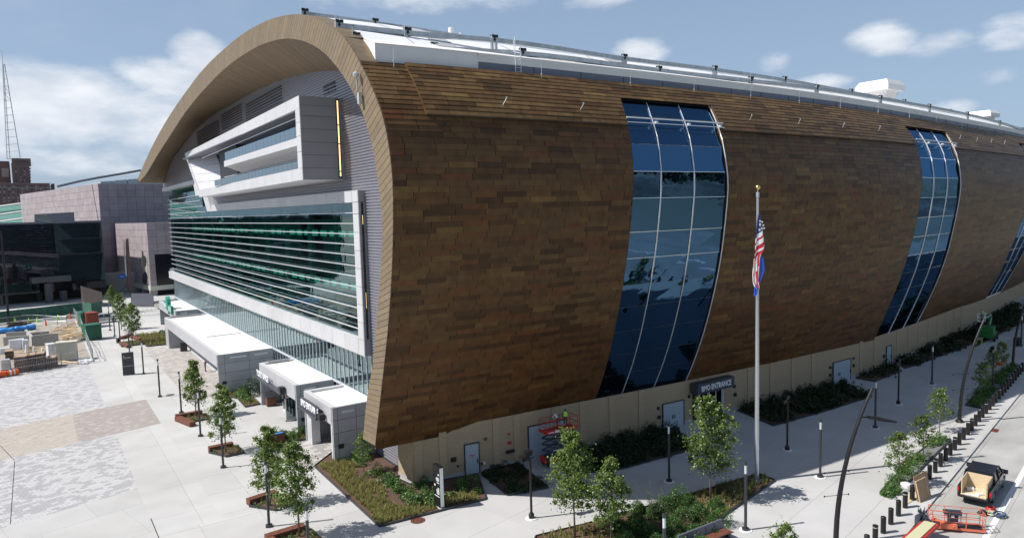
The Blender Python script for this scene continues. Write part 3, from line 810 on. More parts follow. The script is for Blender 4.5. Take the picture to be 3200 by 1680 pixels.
WALLJ = [(54.6, 3.0), (52.9, 8.0), (51.6, 12.5), (50.7, 17.5), (50.6, 22.0), (51.3, 26), (53.2, 29.3), (56.3, 32.1), (62.6, 34.5), (66.9, 35.3), (73.9, 36.1), (82.2, 36.8), (93.1, 37.2), (106.8, 37.4), (124.8, 36.9), (144.0, 35.1), (160.6, 32.2), (168.0, 29.3)]
TX = [(19, 0), (25, -.6), (40, -1.3), (54, -1.6), (75, -1.2), (92, .2), (110, 2.1), (149, 7), (200, 16), (235, 24)]
BX = [(20, 0), (28, -.5), (41, -1.3), (50, -2.0), (60, -2.6), (80, -2.9), (91, -2), (105, 0), (123, 2.6), (149, 7), (200, 17), (235, 25)]
def herm(tab, x, col=1):
    xs = [t[0] for t in tab]; ys = [t[col] for t in tab]
    g = np.gradient(np.array(ys, float), np.array(xs, float))
    i = max(0, min(len(xs)-2, int(np.searchsorted(xs, x))-1)); h = xs[i+1]-xs[i]; s = (x-xs[i])/h
    return float((2*s**3-3*s**2+1)*ys[i]+(s**3-2*s**2+s)*h*g[i]+(-2*s**3+3*s**2)*ys[i+1]+(s**3-s**2)*h*g[i+1])
ZY = [(z, y) for y, z in OUT[:11]]
def dY(x, z):
    k = (z-4)/27.8; return herm(TX, x)*k+herm(BX, x)*(1-k)
def SY(x, z): return herm(ZY, z)+dY(x, z)
def catmull(P, n):
    P = [Vector(p) for p in P]; L = [0]
    for i in range(1, len(P)): L.append(L[-1]+(P[i]-P[i-1]).length)
    out = []
    xs = [(L[i], P[i].x) for i in range(len(P))]; ys = [(L[i], P[i].y) for i in range(len(P))]
    for k in range(n+1):
        s = L[-1]*k/n; out.append((herm(xs, s), herm(ys, s)))
    return out
def lipX(z): return 20.5-.05*z
def wall_y(x):                         # foot of the masonry wall
    return herm([(23.4, 49.0), (28, 48.2), (35, 47.6), (50, 46.5), (60, 46.0), (80, 45.8), (91, 46.8), (105, 48.6), (123, 51.3), (149, 56), (200, 66), (235, 75)], x)
WIN = [dict(L=[(3.6, 41.1), (6.5, 41.2), (10.2, 40.9), (13, 40.5), (16.5, 40.05), (21, 39.6), (25, 39.4), (27.5, 39.5), (29, 39.7), (30.5, 40.3)],
            R=[(3.6, 52.1), (6.5, 52.3), (10.2, 52.1), (13, 51.7), (16.5, 51.2), (20, 50.7), (23, 50.4), (26, 50.1), (28.3, 50.3), (30.5, 50.9)], top=30.3),
       dict(L=[(3.6, 86.6), (6.5, 87.0), (10, 87.1), (16, 86.5), (22, 86.2), (26, 86.3), (28, 86.8), (30.5, 87.6)],
            R=[(3.6, 101.0), (6.5, 101.8), (10, 101.8), (14, 100.9), (18, 99.7), (22, 99.3), (26, 99.0), (28, 99.6), (30.5, 101.2)], top=30.3),
       dict(L=[(3.6, 137.5), (8, 138.0), (12.6, 135.8), (16, 134.9), (25, 134.5), (30.5, 135.2)],
            R=[(3.6, 149), (8, 149.5), (12.6, 148.5), (16, 147.6), (25, 147), (30.5, 148)], top=30.3),
       dict(L=[(3.6, 184), (30.5, 184)], R=[(3.6, 197), (30.5, 197)], top=30.3)]
ZB, ZT, ZLEDGE = 3.62, 31.8, 28.05
def prof_rows(n):
    """heights that split the side profile into equal arc lengths"""
    zs = np.linspace(ZB, ZT, 400); ys = [herm(ZY, z) for z in zs]
    s = [0]
    for i in range(1, 400): s.append(s[-1]+math.hypot(zs[i]-zs[i-1], ys[i]-ys[i-1]))
    return [float(np.interp(s[-1]*k/n, s, zs)) for k in range(n+1)]
def SP(x, z, off=0.0):
    """point on the shell's side, moved out along its normal"""
    y = SY(x, z)
    dydz = (SY(x, z+.1)-SY(x, z-.1))/.2; dydx = (SY(x+.4, z)-SY(x-.4, z))/.8
    n = Vector((dydx, -1, dydz)); n.normalize()
    return Vector((x, y, z))+n*off
BOT_TAB = [(19, 3.95), (30, 3.9), (41, 3.62), (235, 3.62)]

def build_shell(A):
    rows = prof_rows(76)
    led = min(range(len(rows)), key=lambda i: abs(rows[i]-ZLEDGE))
    it = []; rim = MB().use('shingle')
    for r in range(76):
        z0, z1 = rows[r], rows[r+1]; zm = (z0+z1)/2
        spans = []; x0 = None
        lo0, lo1 = lipX(z0)+.02, lipX(z1)+.02
        cur = ('lip',); XMAX = 205
        edges = [(lo0, lo1)]
        for w in WIN:
            if z0 < w['top']-.15:
                edges.append((herm(w['L'], z0), herm(w['L'], z1))); edges.append((herm(w['R'], z0)+.10, herm(w['R'], z1)+.10))
        edges.append((XMAX, XMAX))
        if r >= led: edges[1:1] = [(22.1, 22.1), (22.1, 22.1)]
        for e in range(0, len(edges), 2):
            (a0, a1), (b0, b1) = edges[e], edges[e+1]
            x = min(a0, a1)-rnd(.2, 2.6); first = True
            while x < max(b0, b1):
                far = x > 95
                w = rnd(2.0, 2.4)*(1.6 if far else 1)
                l0, l1 = max(x, a0), max(x, a1); r0, r1 = min(x+w, b0), min(x+w, b1)
                x += w
                if r0-l0 < .12 and r1-l1 < .12: continue
                r0 = max(r0, l0+.01); r1 = max(r1, l1+.01)
                up = r >= led and (l0 >= 22.09)
                o = .15 if up else 0.0
                if r < led and r >= led-1: o = 0
                # patina: ruddy, olive and dark sheets; sunlight on the upper band painted in as a lighter tone
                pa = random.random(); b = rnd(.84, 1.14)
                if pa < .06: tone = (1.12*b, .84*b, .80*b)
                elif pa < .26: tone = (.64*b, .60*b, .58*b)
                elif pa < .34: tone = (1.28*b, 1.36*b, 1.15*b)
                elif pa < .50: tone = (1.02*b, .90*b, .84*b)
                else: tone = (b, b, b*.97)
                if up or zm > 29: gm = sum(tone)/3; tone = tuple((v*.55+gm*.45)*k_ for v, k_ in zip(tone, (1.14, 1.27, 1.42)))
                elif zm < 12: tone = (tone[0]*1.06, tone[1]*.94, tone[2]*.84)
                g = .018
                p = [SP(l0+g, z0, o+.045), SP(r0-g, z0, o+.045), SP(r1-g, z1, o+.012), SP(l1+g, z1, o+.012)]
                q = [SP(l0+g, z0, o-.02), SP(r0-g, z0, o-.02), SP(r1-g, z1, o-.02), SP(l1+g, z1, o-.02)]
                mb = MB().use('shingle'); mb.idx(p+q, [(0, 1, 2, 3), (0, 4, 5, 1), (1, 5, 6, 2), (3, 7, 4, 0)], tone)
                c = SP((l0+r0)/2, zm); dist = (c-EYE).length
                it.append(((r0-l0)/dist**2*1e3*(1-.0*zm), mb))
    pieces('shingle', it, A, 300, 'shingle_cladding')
    # dark backing just behind the sheets
    bk = MB().use('dark')
    X = [None]+list(np.linspace(21, 205, 70)); Z = rows[::2]+[rows[-1]]
    for w in range(-1, len(WIN)):
        for i in range(len(Z)-1):
            if Z[i+1] <= Z[i]: continue
            a = (lambda z: lipX(z)+.05) if w < 0 else (lambda z, w=w: herm(WIN[w]['R'], z)+.12)
            b = (lambda z: 205) if w+1 >= len(WIN) else (lambda z, w=w: herm(WIN[w+1]['L'], z)-.0)
            n = 14
            for k in range(n):
                q = []
                for (zz, u) in ((Z[i], k/n), (Z[i], (k+1)/n), (Z[i+1], (k+1)/n), (Z[i+1], k/n)):
                    q.append(SP(a(zz)+(b(zz)-a(zz))*u, zz, -.03))
                bk.face(q)
    for w in WIN:          # above the windows
        for k in range(4):
            a, b = herm(w['L'], 30.5), herm(w['R'], 30.5)
            for (za, zb) in ((30.2, 31.0), (31.0, 31.8)):
                bk.face([SP(a+(b-a)*u, zz, -.03) for zz, u in ((za, k/4), (za, (k+1)/4), (zb, (k+1)/4), (zb, k/4))])
    part('cladding_backing', bk, A, ws=True)
    # soffit closing the shell's foot, back to the masonry
    sf = MB().use('soffit')
    xs = list(np.linspace(20.4, 205, 120))
    for i in range(len(xs)-1):
        a, b = xs[i], xs[i+1]
        pa, pb = SP(a, ZB), SP(b, ZB)
        ya, yb = max(wall_y(max(23.4, a))-.05, pa.y+.02), max(wall_y(max(23.4, b))-.05, pb.y+.02)
        z = 3.95 if a < 30 else ZB
        sf.face([(pa.x, pa.y, ZB+.01), (a, ya+.25, ZB+.03), (b, yb+.25, ZB+.03), (pb.x, pb.y, ZB+.01)])
    part('foot_soffit', sf, A, ws=True)
    # overhanging ledge: underside of the proud upper band, its end return
    lg = MB().use('joint')
    zl = rows[led]
    segs = [(22.1, herm(WIN[0]['L'], zl)), (herm(WIN[0]['R'], zl)+.1, herm(WIN[1]['L'], zl)), (herm(WIN[1]['R'], zl)+.1, herm(WIN[2]['L'], zl)), (herm(WIN[2]['R'], zl)+.1, 184)]
    for a, b in segs:
        lg = MB().use('joint')
        n = max(2, int((b-a)/3))
        for k in range(n):
            u, v = a+(b-a)*k/n, a+(b-a)*(k+1)/n
            lg.face([SP(u, zl, .19), SP(u, zl, -.02), SP(v, zl, -.02), SP(v, zl, .19)])
        part('ledge_underside', lg, A, ws=True)
    lg = MB().use('shingle')
    for i in range(led, 76):
        lg.face([SP(22.1, rows[i], .17), SP(22.1, rows[i+1], .17), SP(22.1, rows[i+1], 0), SP(22.1, rows[i], 0)])
    part('ledge_return', lg, A, ws=True)
    gut = MB().use('shingle'); 
    for a, b in segs[:2]:
        gut.tube([SP(a+(b-a)*k/10, zl-.02, .20) for k in range(11)], .035, 5, tone=(.8, .85, .8))
    part('ledge_gutter', gut, A, ws=True)
    # small light fittings on the upper band
    lf = [(1350*1.0, 340), (1910*.0+1715, 355)]
    for (x, z) in ((28.3, 28.9), (35.2, 28.9), (55, 29.0), (62.5, 29.0), (70.5, 29.0), (78.5, 29.1), (104, 29.3), (111, 29.3), (118, 29.4), (125, 29.5)):
        m = MB().use('galv'); a = SP(x, z, .14); b = SP(x+.3, z+.3, .5); m.tube([a, b], .022, 5); m.obox((b.x, b.y, b.z), .10, .08, .08)
        part('edge_light', m, A, ws=True)
    # lip face: flat sheets round the arch
    out = catmull(OUT, 300); inn = catmull(INN, 300)
    it = []
    for i in range(300):
        if 0: pass
        a, b, c, d = out[i], out[i+1], inn[i+1], inn[i]
        def P(p, o=0): return Vector((lipX(p[1])-o, p[0], p[1]))
        def ins(p, q, t): return (p[0]+(q[0]-p[0])*t, p[1]+(q[1]-p[1])*t)
        t = rnd(.90, 1.08); g = .04
        q = [ins(a, b, g), ins(a, b, 1-g), ins(d, c, 1-g), ins(d, c, g)]
        mb = MB().use('shingle_lip'); top = [P(p, .03) for p in q]; bot = [P(p, -.03) for p in q]
        mb.idx(top+bot, [(3, 2, 1, 0), (0, 1, 5, 4), (1, 2, 6, 5), (2, 3, 7, 6), (3, 0, 4, 7)], (t, t*rnd(.97, 1.02), t*rnd(.95, 1.03)))
        it.append((1, mb))
    pieces('lip_sheet', it, A, 300)
    bk = MB().use('dark'); 
    for i in range(0, 300, 2):
        a, b, c, d = out[i], out[i+2], inn[i+2], inn[i]
        bk.face([(lipX(p[1])+.04, p[0], p[1]) for p in (a, b, c, d)][::-1])
    part('lip_backing', bk, A, ws=True)
    # soffit boards from the lip's inner edge back to the wall
    wj = catmull(WALLJ, 420); inn2 = catmull(INN, 420)
    st = MB().use('soffit')
    for i in range(420):
        t = rnd(.78, 1.1); z0 = (i % 2)*.02
        a, b, c, d = inn2[i], inn2[i+1], wj[i+1], wj[i]
        f = lambda p, q, u: (p[0]+(q[0]-p[0])*u, p[1]+(q[1]-p[1])*u)
        a2, b2 = f(a, b, .06), f(a, b, .94); d2, c2 = f(d, c, .06), f(d, c, .94)
        n = 3
        for k in range(n):
            u, v = k/n, (k+1)/n
            def Q(p, q, s): 
                yz = f(p, q, s); x = lipX(p[1])+(24.2-lipX(p[1]))*s; return (x, yz[0], yz[1]+z0)
            st.face([Q(a2, d2, u), Q(a2, d2, v), Q(b2, c2, v), Q(b2, c2, u)], (t, t, t))
    o = part('soffit_boards', st, A, ws=True); o['kind'] = 'stuff'
    sb = MB().use('dark')
    for i in range(0, 420, 3):
        a, b, c, d = inn2[i], inn2[i+3], wj[i+3], wj[i]
        X = lambda p: lipX(p[1])
        sb.face([(X(a), a[0], a[1]+.06), (24.2, d[0], d[1]+.06), (24.2, c[0], c[1]+.06), (X(b), b[0], b[1]+.06)])
    a, d = inn[-1], wj[-1]; e = out[-1]
    sb.use('soffit'); sb.face([(lipX(e[1])-.02, e[0]-.02, 29.3), (lipX(a[1]), a[0], 29.33), (24.3, 168, 29.3), (24.3, 169, 29.3)])
    sb.face([(lipX(e[1]), 167.2, 30.3), (lipX(e[1]), 167.2, 29.3), (24.3, 169, 29.3), (24.3, 169, 31.0)])
    part('soffit_backing', sb, A, ws=True)
    # end cap of the floating left tip
    # security camera bracket on the lip
    m = MB().use('galv')
    p = Vector((lipX(30)-.1, 45.3, 30.0)); 
    m.tube([p+Vector((0, .0, .9)), p+Vector((-.25, 0, .9)), p+Vector((-.25, 0, -.2))], .05, 6); m.lathe([(.02, 0), (.2, .12), (.22, .3), (.05, .45)], tuple(p+Vector((-.3, 0, .6))), 10)
    m.obox(tuple(p+Vector((-.12, 0, -1.1))), .18, .3, .75)
    part('camera_bracket', m, A, ws=True)

def roof_z(x, y0, z0):
    if y0 > 88:
        u = min(1, max(0, (x-19.4)/4.2)); v = min(1, max(0, (y0-88)/30.0)); z0 += 3.0*u*u*(3-2*u)*v*v*(3-2*v)
    if z0 <= 35.4: return z0
    q_ = max(0, min(1, (x-25)/20.0)); g = 1-.86*q_*q_*(3-2*q_)
    return 35.4+(z0-35.4)*g
def build_roof(A):
    prof = [p for p in catmull(OUT, 120) if p[1] > 33.3 or p[0] > 60]
    prof0 = [p for p in catmull(OUT, 120) if p[1] > 30.9 or p[0] > 60]
    rf = MB().use('roof_membrane'); xs = [None, 20.25, 21.2, 22.2, 23.6, 26, 30, 35, 41, 48, 56, 66, 78, 92, 108, 126, 148, 172, 205]
    def RP(x, p):
        X = lipX(p[1])+.0 if x is None else x
        k = max(0, 1-(p[0]-47)/110.0)
        return Vector((X, p[0]+(lambda q: q*k*(.8 if q < 0 else 1.0+.0*q))(herm(TX, max(19, X))), roof_z(X, *p)))
    cp = MB().use('shingle_lip')
    for j in range(len(prof)-1):
        for i in range(len(xs)-1):
            q = [RP(xs[i], prof[j]), RP(xs[i+1], prof[j]), RP(xs[i+1], prof[j+1]), RP(xs[i], prof[j+1])]
            t = .9+.1*(j % 2)
            if i == 0:
                q = [q[0], q[1]+Vector((.05, 0, .03)), q[2]+Vector((.05, 0, .03)), q[3]]; cp.face(q, (t, t, t))
            else: rf.face(q)
    for j in range(len(prof0)-1):
        if prof0[j][1] > 33.6 or prof0[j][0] > 60: continue
        a, b = prof0[j], prof0[j+1]; cp.face([(lipX(a[1]), *a), (20.3, a[0]+.02, a[1]+.02), (20.3, b[0]+.02, b[1]+.02), (lipX(b[1]), *b)])
    part('roof', rf, A, ws=True, smooth=True); part('lip_coping', cp, A, ws=True)
    # membrane welds running across the roof, and grey walkway pads
    w = MB().use('roof_grey')
    def along_x(u, x0, x1, wd, dz=.03, m='roof_grey'):
        j = int(u*(len(prof)-2)); n = 26; w.use(m)
        for k in range(n):
            a, b = x0+(x1-x0)*k/n, x0+(x1-x0)*(k+1)/n
            P = lambda x: RP(x, prof[j]); Q = lambda x: RP(x, (prof[j][0]+wd, prof[j][1]+(prof[j+1][1]-prof[j][1])*wd/(prof[j+1][0]-prof[j][0]+1e-6)))
            up = Vector((0, -dz*.5, dz)); w.face([P(a)+up, P(b)+up, Q(b)+up, Q(a)+up])
    for j0 in (26.0, 44.0):
        n = 16; w = MB().use('roof_grey')
        for k in range(n):
            a, b = prof[k], prof[k+1]; up = Vector((0, -.02, .035))
            w.face([RP(j0, a)+up, RP(j0+1.7, a)+up, RP(j0+1.7, b)+up, RP(j0, b)+up])
        part('roof_walkway', w, A, ws=True)
    for x in np.arange(24, 200, 9.0):
        w = MB().use('roof_grey')
        for k in range(14):
            a, b = prof[k], prof[k+1]; up = Vector((0, -.02, .025)); w.face([RP(x, a)+up, RP(x+.1, a)+up, RP(x+.1, b)+up, RP(x, b)+up])
        part('roof_seam', w, A, ws=True)
    # eaves: white fascia over a dark louvre band, at the head of the brown sheets
    fa = MB().use('white_roof'); lo = MB().use('louvre_grey'); sh = MB().use('roof_membrane')
    X2 = [20.2, 21.2, 22.12]+list(np.linspace(24, 205, 90))
    for a, b in zip(X2[:-1], X2[1:]):
        def E(x, dz, dy=0): return Vector((x, SY(x, 31.8)+.35+dy, 31.8+dz))
        top = [RP(a, prof[0]), RP(b, prof[0])]
        if a < 28.0:
            fa.face([E(a, 0), E(b, 0), E(b, 1.35), E(a, 1.35)])
        else:
            lo.face([E(a, 0), E(b, 0), E(b, .72), E(a, .72)])
            fa.face([E(a, .72), E(b, .72), E(b, 1.35, -.06), E(a, 1.35, -.06)])
        fa.face([E(a, 1.35, -.06), E(b, 1.35, -.06), top[1], top[0]])
        o_ = .17 if a >= 22 else .05; sh.face([SP(a, 31.78, o_), SP(b, 31.78, o_), E(b, 0.0), E(a, 0.0)])
    e0 = Vector((20.2, SY(20.2, 31.8)+.35, 31.8)); r0 = RP(20.25, prof[0]); fa.face([e0, e0+Vector((0, 0, 1.35)), r0, Vector((20.22, r0.y+1.2, 31.8))]); fa.face([e0+Vector((0, 0, 1.35)), e0+Vector((.6, 0, 1.35)), r0+Vector((.6, 0, 0)), r0])
    part('eaves_fascia', fa, A, ws=True); part('eaves_louvre', lo, A, ws=True)
    sh.mats = [MATS['shingle']]; part('eaves_flashing', sh, A, ws=True)
    for x in np.arange(33, 160, 4.6):
        m = MB().use('joint'); y = SY(x, 31.8)+.34; m.box(x, y-.01, 31.8, x+.06, y+.1, 32.5); part('louvre_joint', m, A, ws=True)
    # lifeline pins along the eaves
    for x in [21.2, 33.2, 42.3, 50, 58, 66, 74, 83, 92, 101, 111, 122]:
        m = MB().use('galv'); p = SP(x, 31.7, .4); m.tube([p+Vector((0, 0, -.5)), p+Vector((0, 0, .75))], .022, 4); m.obox((p.x, p.y, p.z-.1), .12, .12, .05); part('lifeline_pin', m, A, ws=True)
    # hoisting rails on the roof
    def rail(py_, tab, brk, x0, x1, name):
        # tab: (x, y) plan line at height z
        pts = [(x, y, z) for x, y, z in tab]
        ty = [(p[0], p[1]) for p in pts]; tz = [(p[0], p[2]) for p in pts]
        m = MB().use('galv'); X = np.arange(x0, x1, 3.0)
        seg = [(a, min(a+3.0, x1)) for a in X]
        for a, b in seg:
            A1 = Vector((a, herm(ty, a), herm(tz, a))); B1 = Vector((b, herm(ty, b), herm(tz, b)))
            d = (B1-A1).normalized(); n = Vector((-d.y, d.x, 0))*.17
            for (lo_, hi, nn) in ((-.18, -.13, 1.0), (-.13, .10, .6), (.10, .17, 1.0)):
                v = []
                for P_ in (A1, B1):
                    v += [P_-n*nn+Vector((0, 0, lo_)), P_+n*nn+Vector((0, 0, lo_)), P_+n*nn+Vector((0, 0, hi)), P_-n*nn+Vector((0, 0, hi))]
                m.idx(v, [(0, 4, 5, 1), (1, 5, 6, 2), (2, 6, 7, 3), (3, 7, 4, 0), (0, 1, 2, 3), (7, 6, 5, 4)])
        o = part('roof_rail', m, A, ws=True)
        for x in brk:
            b = MB().use('galv'); y, z = herm(ty, x), herm(tz, x)
            b.box(x-.24, y-.12, z-.75, x-.1, y+.14, z+.26); b.box(x+.12, y-.12, z-.75, x+.26, y+.14, z+.26)
            b.use('dark'); b.box(x-.22, y-.12, z+.18, x+.05, y+.14, z+.42); b.box(x-.06, y-.2, z-.06, x+.08, y-.1, z+.34)
            b.use('rust_box' if x in (26.5, 26.0) else 'dark'); b.box(x+.12, y-.14, z+.2, x+.34, y+.16, z+.42)
            b.use('galv'); b.tube([(x-.3, y-.2, z-.3), (x-.3, y-.2, z+.7)], .03, 4)
            part('rail_bracket', b, A, ws=True)
    rail(0, [(19.6, 48.5, 34.05), (25.8, 47.8, 33.85), (32.8, 46.2, 33.85), (48.3, 46.1, 33.85), (60.6, 45.5, 33.85), (71.6, 45.2, 33.85), (86.5, 46.0, 33.85), (109, 47.8, 33.85), (151.5, 54.3, 33.8), (205, 66, 33.8)],
         [20.0, 25.9, 33.0, 48.3, 60.8, 71.8, 86.5, 101, 116, 134, 152], 19.9, 204, 'c')
    rail(0, [(18.9, 50.2, 35.25), (24.2, 48.9, 35.0), (31.0, 47.5, 34.95), (45.4, 47.7, 34.95), (57.4, 47.3, 34.95), (69.4, 47.6, 34.95), (85.2, 48.9, 34.95), (105, 50.8, 34.95), (150, 57.6, 35.1), (205, 69, 35.1)],
         [19.4, 24.3, 31.2, 45.5, 57.5, 69.5, 85, 101, 120], 19.2, 204, 'b')
    rail(0, [(19.2, 57.2, 37.75), (25.5, 57.2, 37.75), (31.5, 57.0, 37.6), (60, 57, 36.9)], [19.3, 25.4], 19.2, 40, 'a')
    # roof access ladder near the second bracket
    m = MB().use('white_metal'); 
    x, y = 31.4, SY(31.4, 31.8)+.1
    for dx in (-.25, .25):
        m.tube([(x+dx, y, 31.9), (x+dx, y, 33.4), (x+dx, y+.9, 33.7), (x+dx, y+.9, 34.6)] if dx > 0 else [(x+dx, y, 31.9), (x+dx, y, 34.6)], .03, 5)
    for k in range(5): m.tube([(x-.25, y, 32.0+k*.3), (x+.25, y, 32.0+k*.3)], .025, 5)
    part('roof_ladder', m, A, ws=True)

def build_masonry(A):
    wl = MB().use('masonry'); bs = MB().use('concrete_wall')
    xs = [23.4]+list(np.arange(24.5, 206, 1.5))
    H = 4.3
    for a, b in zip(xs[:-1], xs[1:]):
        ya, yb = wall_y(a), wall_y(b)
        wl.face([(a, ya, .35), (b, yb, .35), (b, yb, H), (a, ya, H)])
        bs.hexa([(a, ya-.03, 0), (b, yb-.03, 0), (b, yb+.3, 0), (a, ya+.3, 0)], [(a, ya-.03, .36), (b, yb-.03, .36), (b, yb+.3, .36), (a, ya+.3, .36)])
    # near corner return
    wl.face([(23.4, 51.6, .35), (23.4, 49.0, .35), (23.4, 49.0, 4.6), (23.4, 51.6, 4.6)]); wl.face([(24.2, 51.6, 0), (23.4, 51.6, 0), (23.4, 51.6, 4.6), (24.2, 51.6, 4.6)])
    bs.box(23.37, 49.0, 0, 24.2, 51.63, .36)
    part('masonry_wall', wl, A, ws=True); part('wall_plinth', bs, A, ws=True)
    # shallow pilasters and course bands
    def xat(px, py): 
        for _ in range(8):
            pass
    for k, x in enumerate([23.9, 25.9, 30.6, 32.6, 36.5, 39.4, 42.7, 46.2, 54.0, 61.3, 64.9, 68.6, 72.3, 83.0, 87, 91.0+3, 98, 102, 106, 110, 114, 118, 122]):
        y = wall_y(x); p = MB().use('masonry'); s = wall_y(x+.3)-y
        p.hexa([(x-.32, y-.09, .36), (x+.32, y-.09+s, .36), (x+.32, y+.1, .36), (x-.32, y+.1, .36)], [(x-.32, y-.09, H), (x+.32, y-.09+s, H), (x+.32, y+.1, H), (x-.32, y+.1, H)], (1.06, 1.05, 1.03))
        part('pilaster', p, A, ws=True)
    m = MB().use('masonry')
    for a, b in zip(xs[:-1], xs[1:]):
        for z in (1.05,): m.hexa([(a, wall_y(a)-.05, z), (b, wall_y(b)-.05, z), (b, wall_y(b)+.1, z), (a, wall_y(a)+.1, z)], [(a, wall_y(a)-.05, z+.12), (b, wall_y(b)-.05, z+.12), (b, wall_y(b)+.1, z+.12), (a, wall_y(a)+.1, z+.12)], (1.05, 1.04, 1.02))
    part('course_band', m, A, ws=True)
    def door(x0, x1, h, leaves=1, name='door', handle=True, red=False):
        y = min(wall_y(x0), wall_y(x1))-.02
        ang = math.atan2(wall_y(x1)-wall_y(x0), x1-x0)
        f = MB().use('steel_edge'); L = math.hypot(x1-x0, wall_y(x1)-wall_y(x0))
        f.box(-.07, -.12, 0, 0, .05, h+.07); f.box(L, -.12, 0, L+.07, .05, h+.07); f.box(0, -.12, h, L, .05, h+.07)
        lf_w = L/leaves
        for i in range(leaves):
            d = MB().use('door_grey'); d.box(i*lf_w+.01, -.07, .02, (i+1)*lf_w-.01, 0, h)
            o = part(name, d, A, ws=False)
            o.matrix_parent_inverse = Mw_chain(A).inverted(); o.location = (x0, wall_y(x0)-.02, 0); o.rotation_euler = (0, 0, ang)
            hd = MB().use('dark'); sx = (i+1)*lf_w-.14 if i % 2 == 0 else i*lf_w+.14
            hd.box(sx-.03, -.13, h*.36, sx+.03, -.07, h*.36+.35)
            part('handle', hd, o)
            if red:
                r = MB().use('red_lift'); r.box(lf_w*.3, -.076, h*.62, lf_w*.75, -.07, h*.65); r.box(lf_w*.4, -.076, h*.57, lf_w*.65, -.07, h*.59); part('door_notice', r, o)
        o = part('door_frame', f, A); o.matrix_parent_inverse = Mw_chain(A).inverted(); o.location = (x0, wall_y(x0)-.02, 0); o.rotation_euler = (0, 0, ang)
    door(27.75, 28.95, 2.55, 1, red=True)
    door(48.9, 51.6, 2.45, 2)
    door(76.4, 80.3, 2.6, 3)
    door(90.4, 91.9, 2.5, 1)
    door(33.75, 37.6, 3.0, 1, 'roller_door')
    # fixtures on the wall
    fx = [(26.75, 1.55, .42, .34, 'dark'), (27.1, .95, .12, .14, 'dark'), (29.6, 2.75, .2, .2, 'rust_box'), (31.8, 2.75, .16, .12, 'red_lift'), (31.85, 2.0, .28, .2, 'red_lift'), (31.9, 1.25, .8, .26, 'dark'),
          (29.4, .75, .2, .18, 'paint_white'), (29.0+.2, .75, .16, .18, 'brick'), (48.3, 2.2, .18, .3, 'dark'), (48.4, 1.3, .3, .3, 'dark'), (52.35, 2.7, .18, .3, 'dark'), (75.8, 2.2, .25, .25, 'dark'), (75.8, 1.3, .3, .3, 'dark'), (81.1, 2.5, .2, .25, 'dark'), (81.1, 1.6, .25, .35, 'dark'), (89.6, 1.4, .3, .4, 'dark'), (58.9, 2.7, .25, .3, 'dark'), (59.0, 1.8, .3, .35, 'dark')]
    for x, z, w, h, m in fx:
        b = MB().use(m); y = wall_y(x); b.box(x-w/2, y-.16, z-h/2, x+w/2, y+.02, z+h/2); part('wall_fixture', b, A, ws=True)
    # glazed entrance with dark canopy box
    x0, x1 = 52.9, 57.8
    y = wall_y(55.3)
    b = MB().use('dark'); b.box(x0, y-.05, 0, x1, y+.5, 3.0); b.use('white_metal')
    for x in (x0+.55, x0+.75, x0+2.0, x0+3.2, x1-.75, x1-.55): b.box(x-.05, y-.14, 0, x+.05, y-.05, 2.75)
    b.box(x0+.5, y-.14, 2.7, x1-.5, y-.05, 2.8); part('entrance_frame', b, A, ws=True)
    g = MB().use('glass_door')
    for k in range(3): g2 = MB().use('glass_door'); xa = x0+.8+k*1.15; g2.box(xa, y-.10, .05, xa+1.1, y-.08, 2.68); part('entrance_door', g2, A, ws=True)
    s = thing('entrance_sign', 'dark box sign with white lettering over the side entrance behind the island tree', 'sign', (55.2, y-.6, 3.0), 0)
    m = MB().use('sign_dark'); m.box(-2.75, -.35, 0, 2.75, .6, 1.05); part('sign_box', m, s)
    text_part('BMO ENTRANCE', .78, s, (0, -.37, .5), (PI/2, 0, 0), condense=.76)

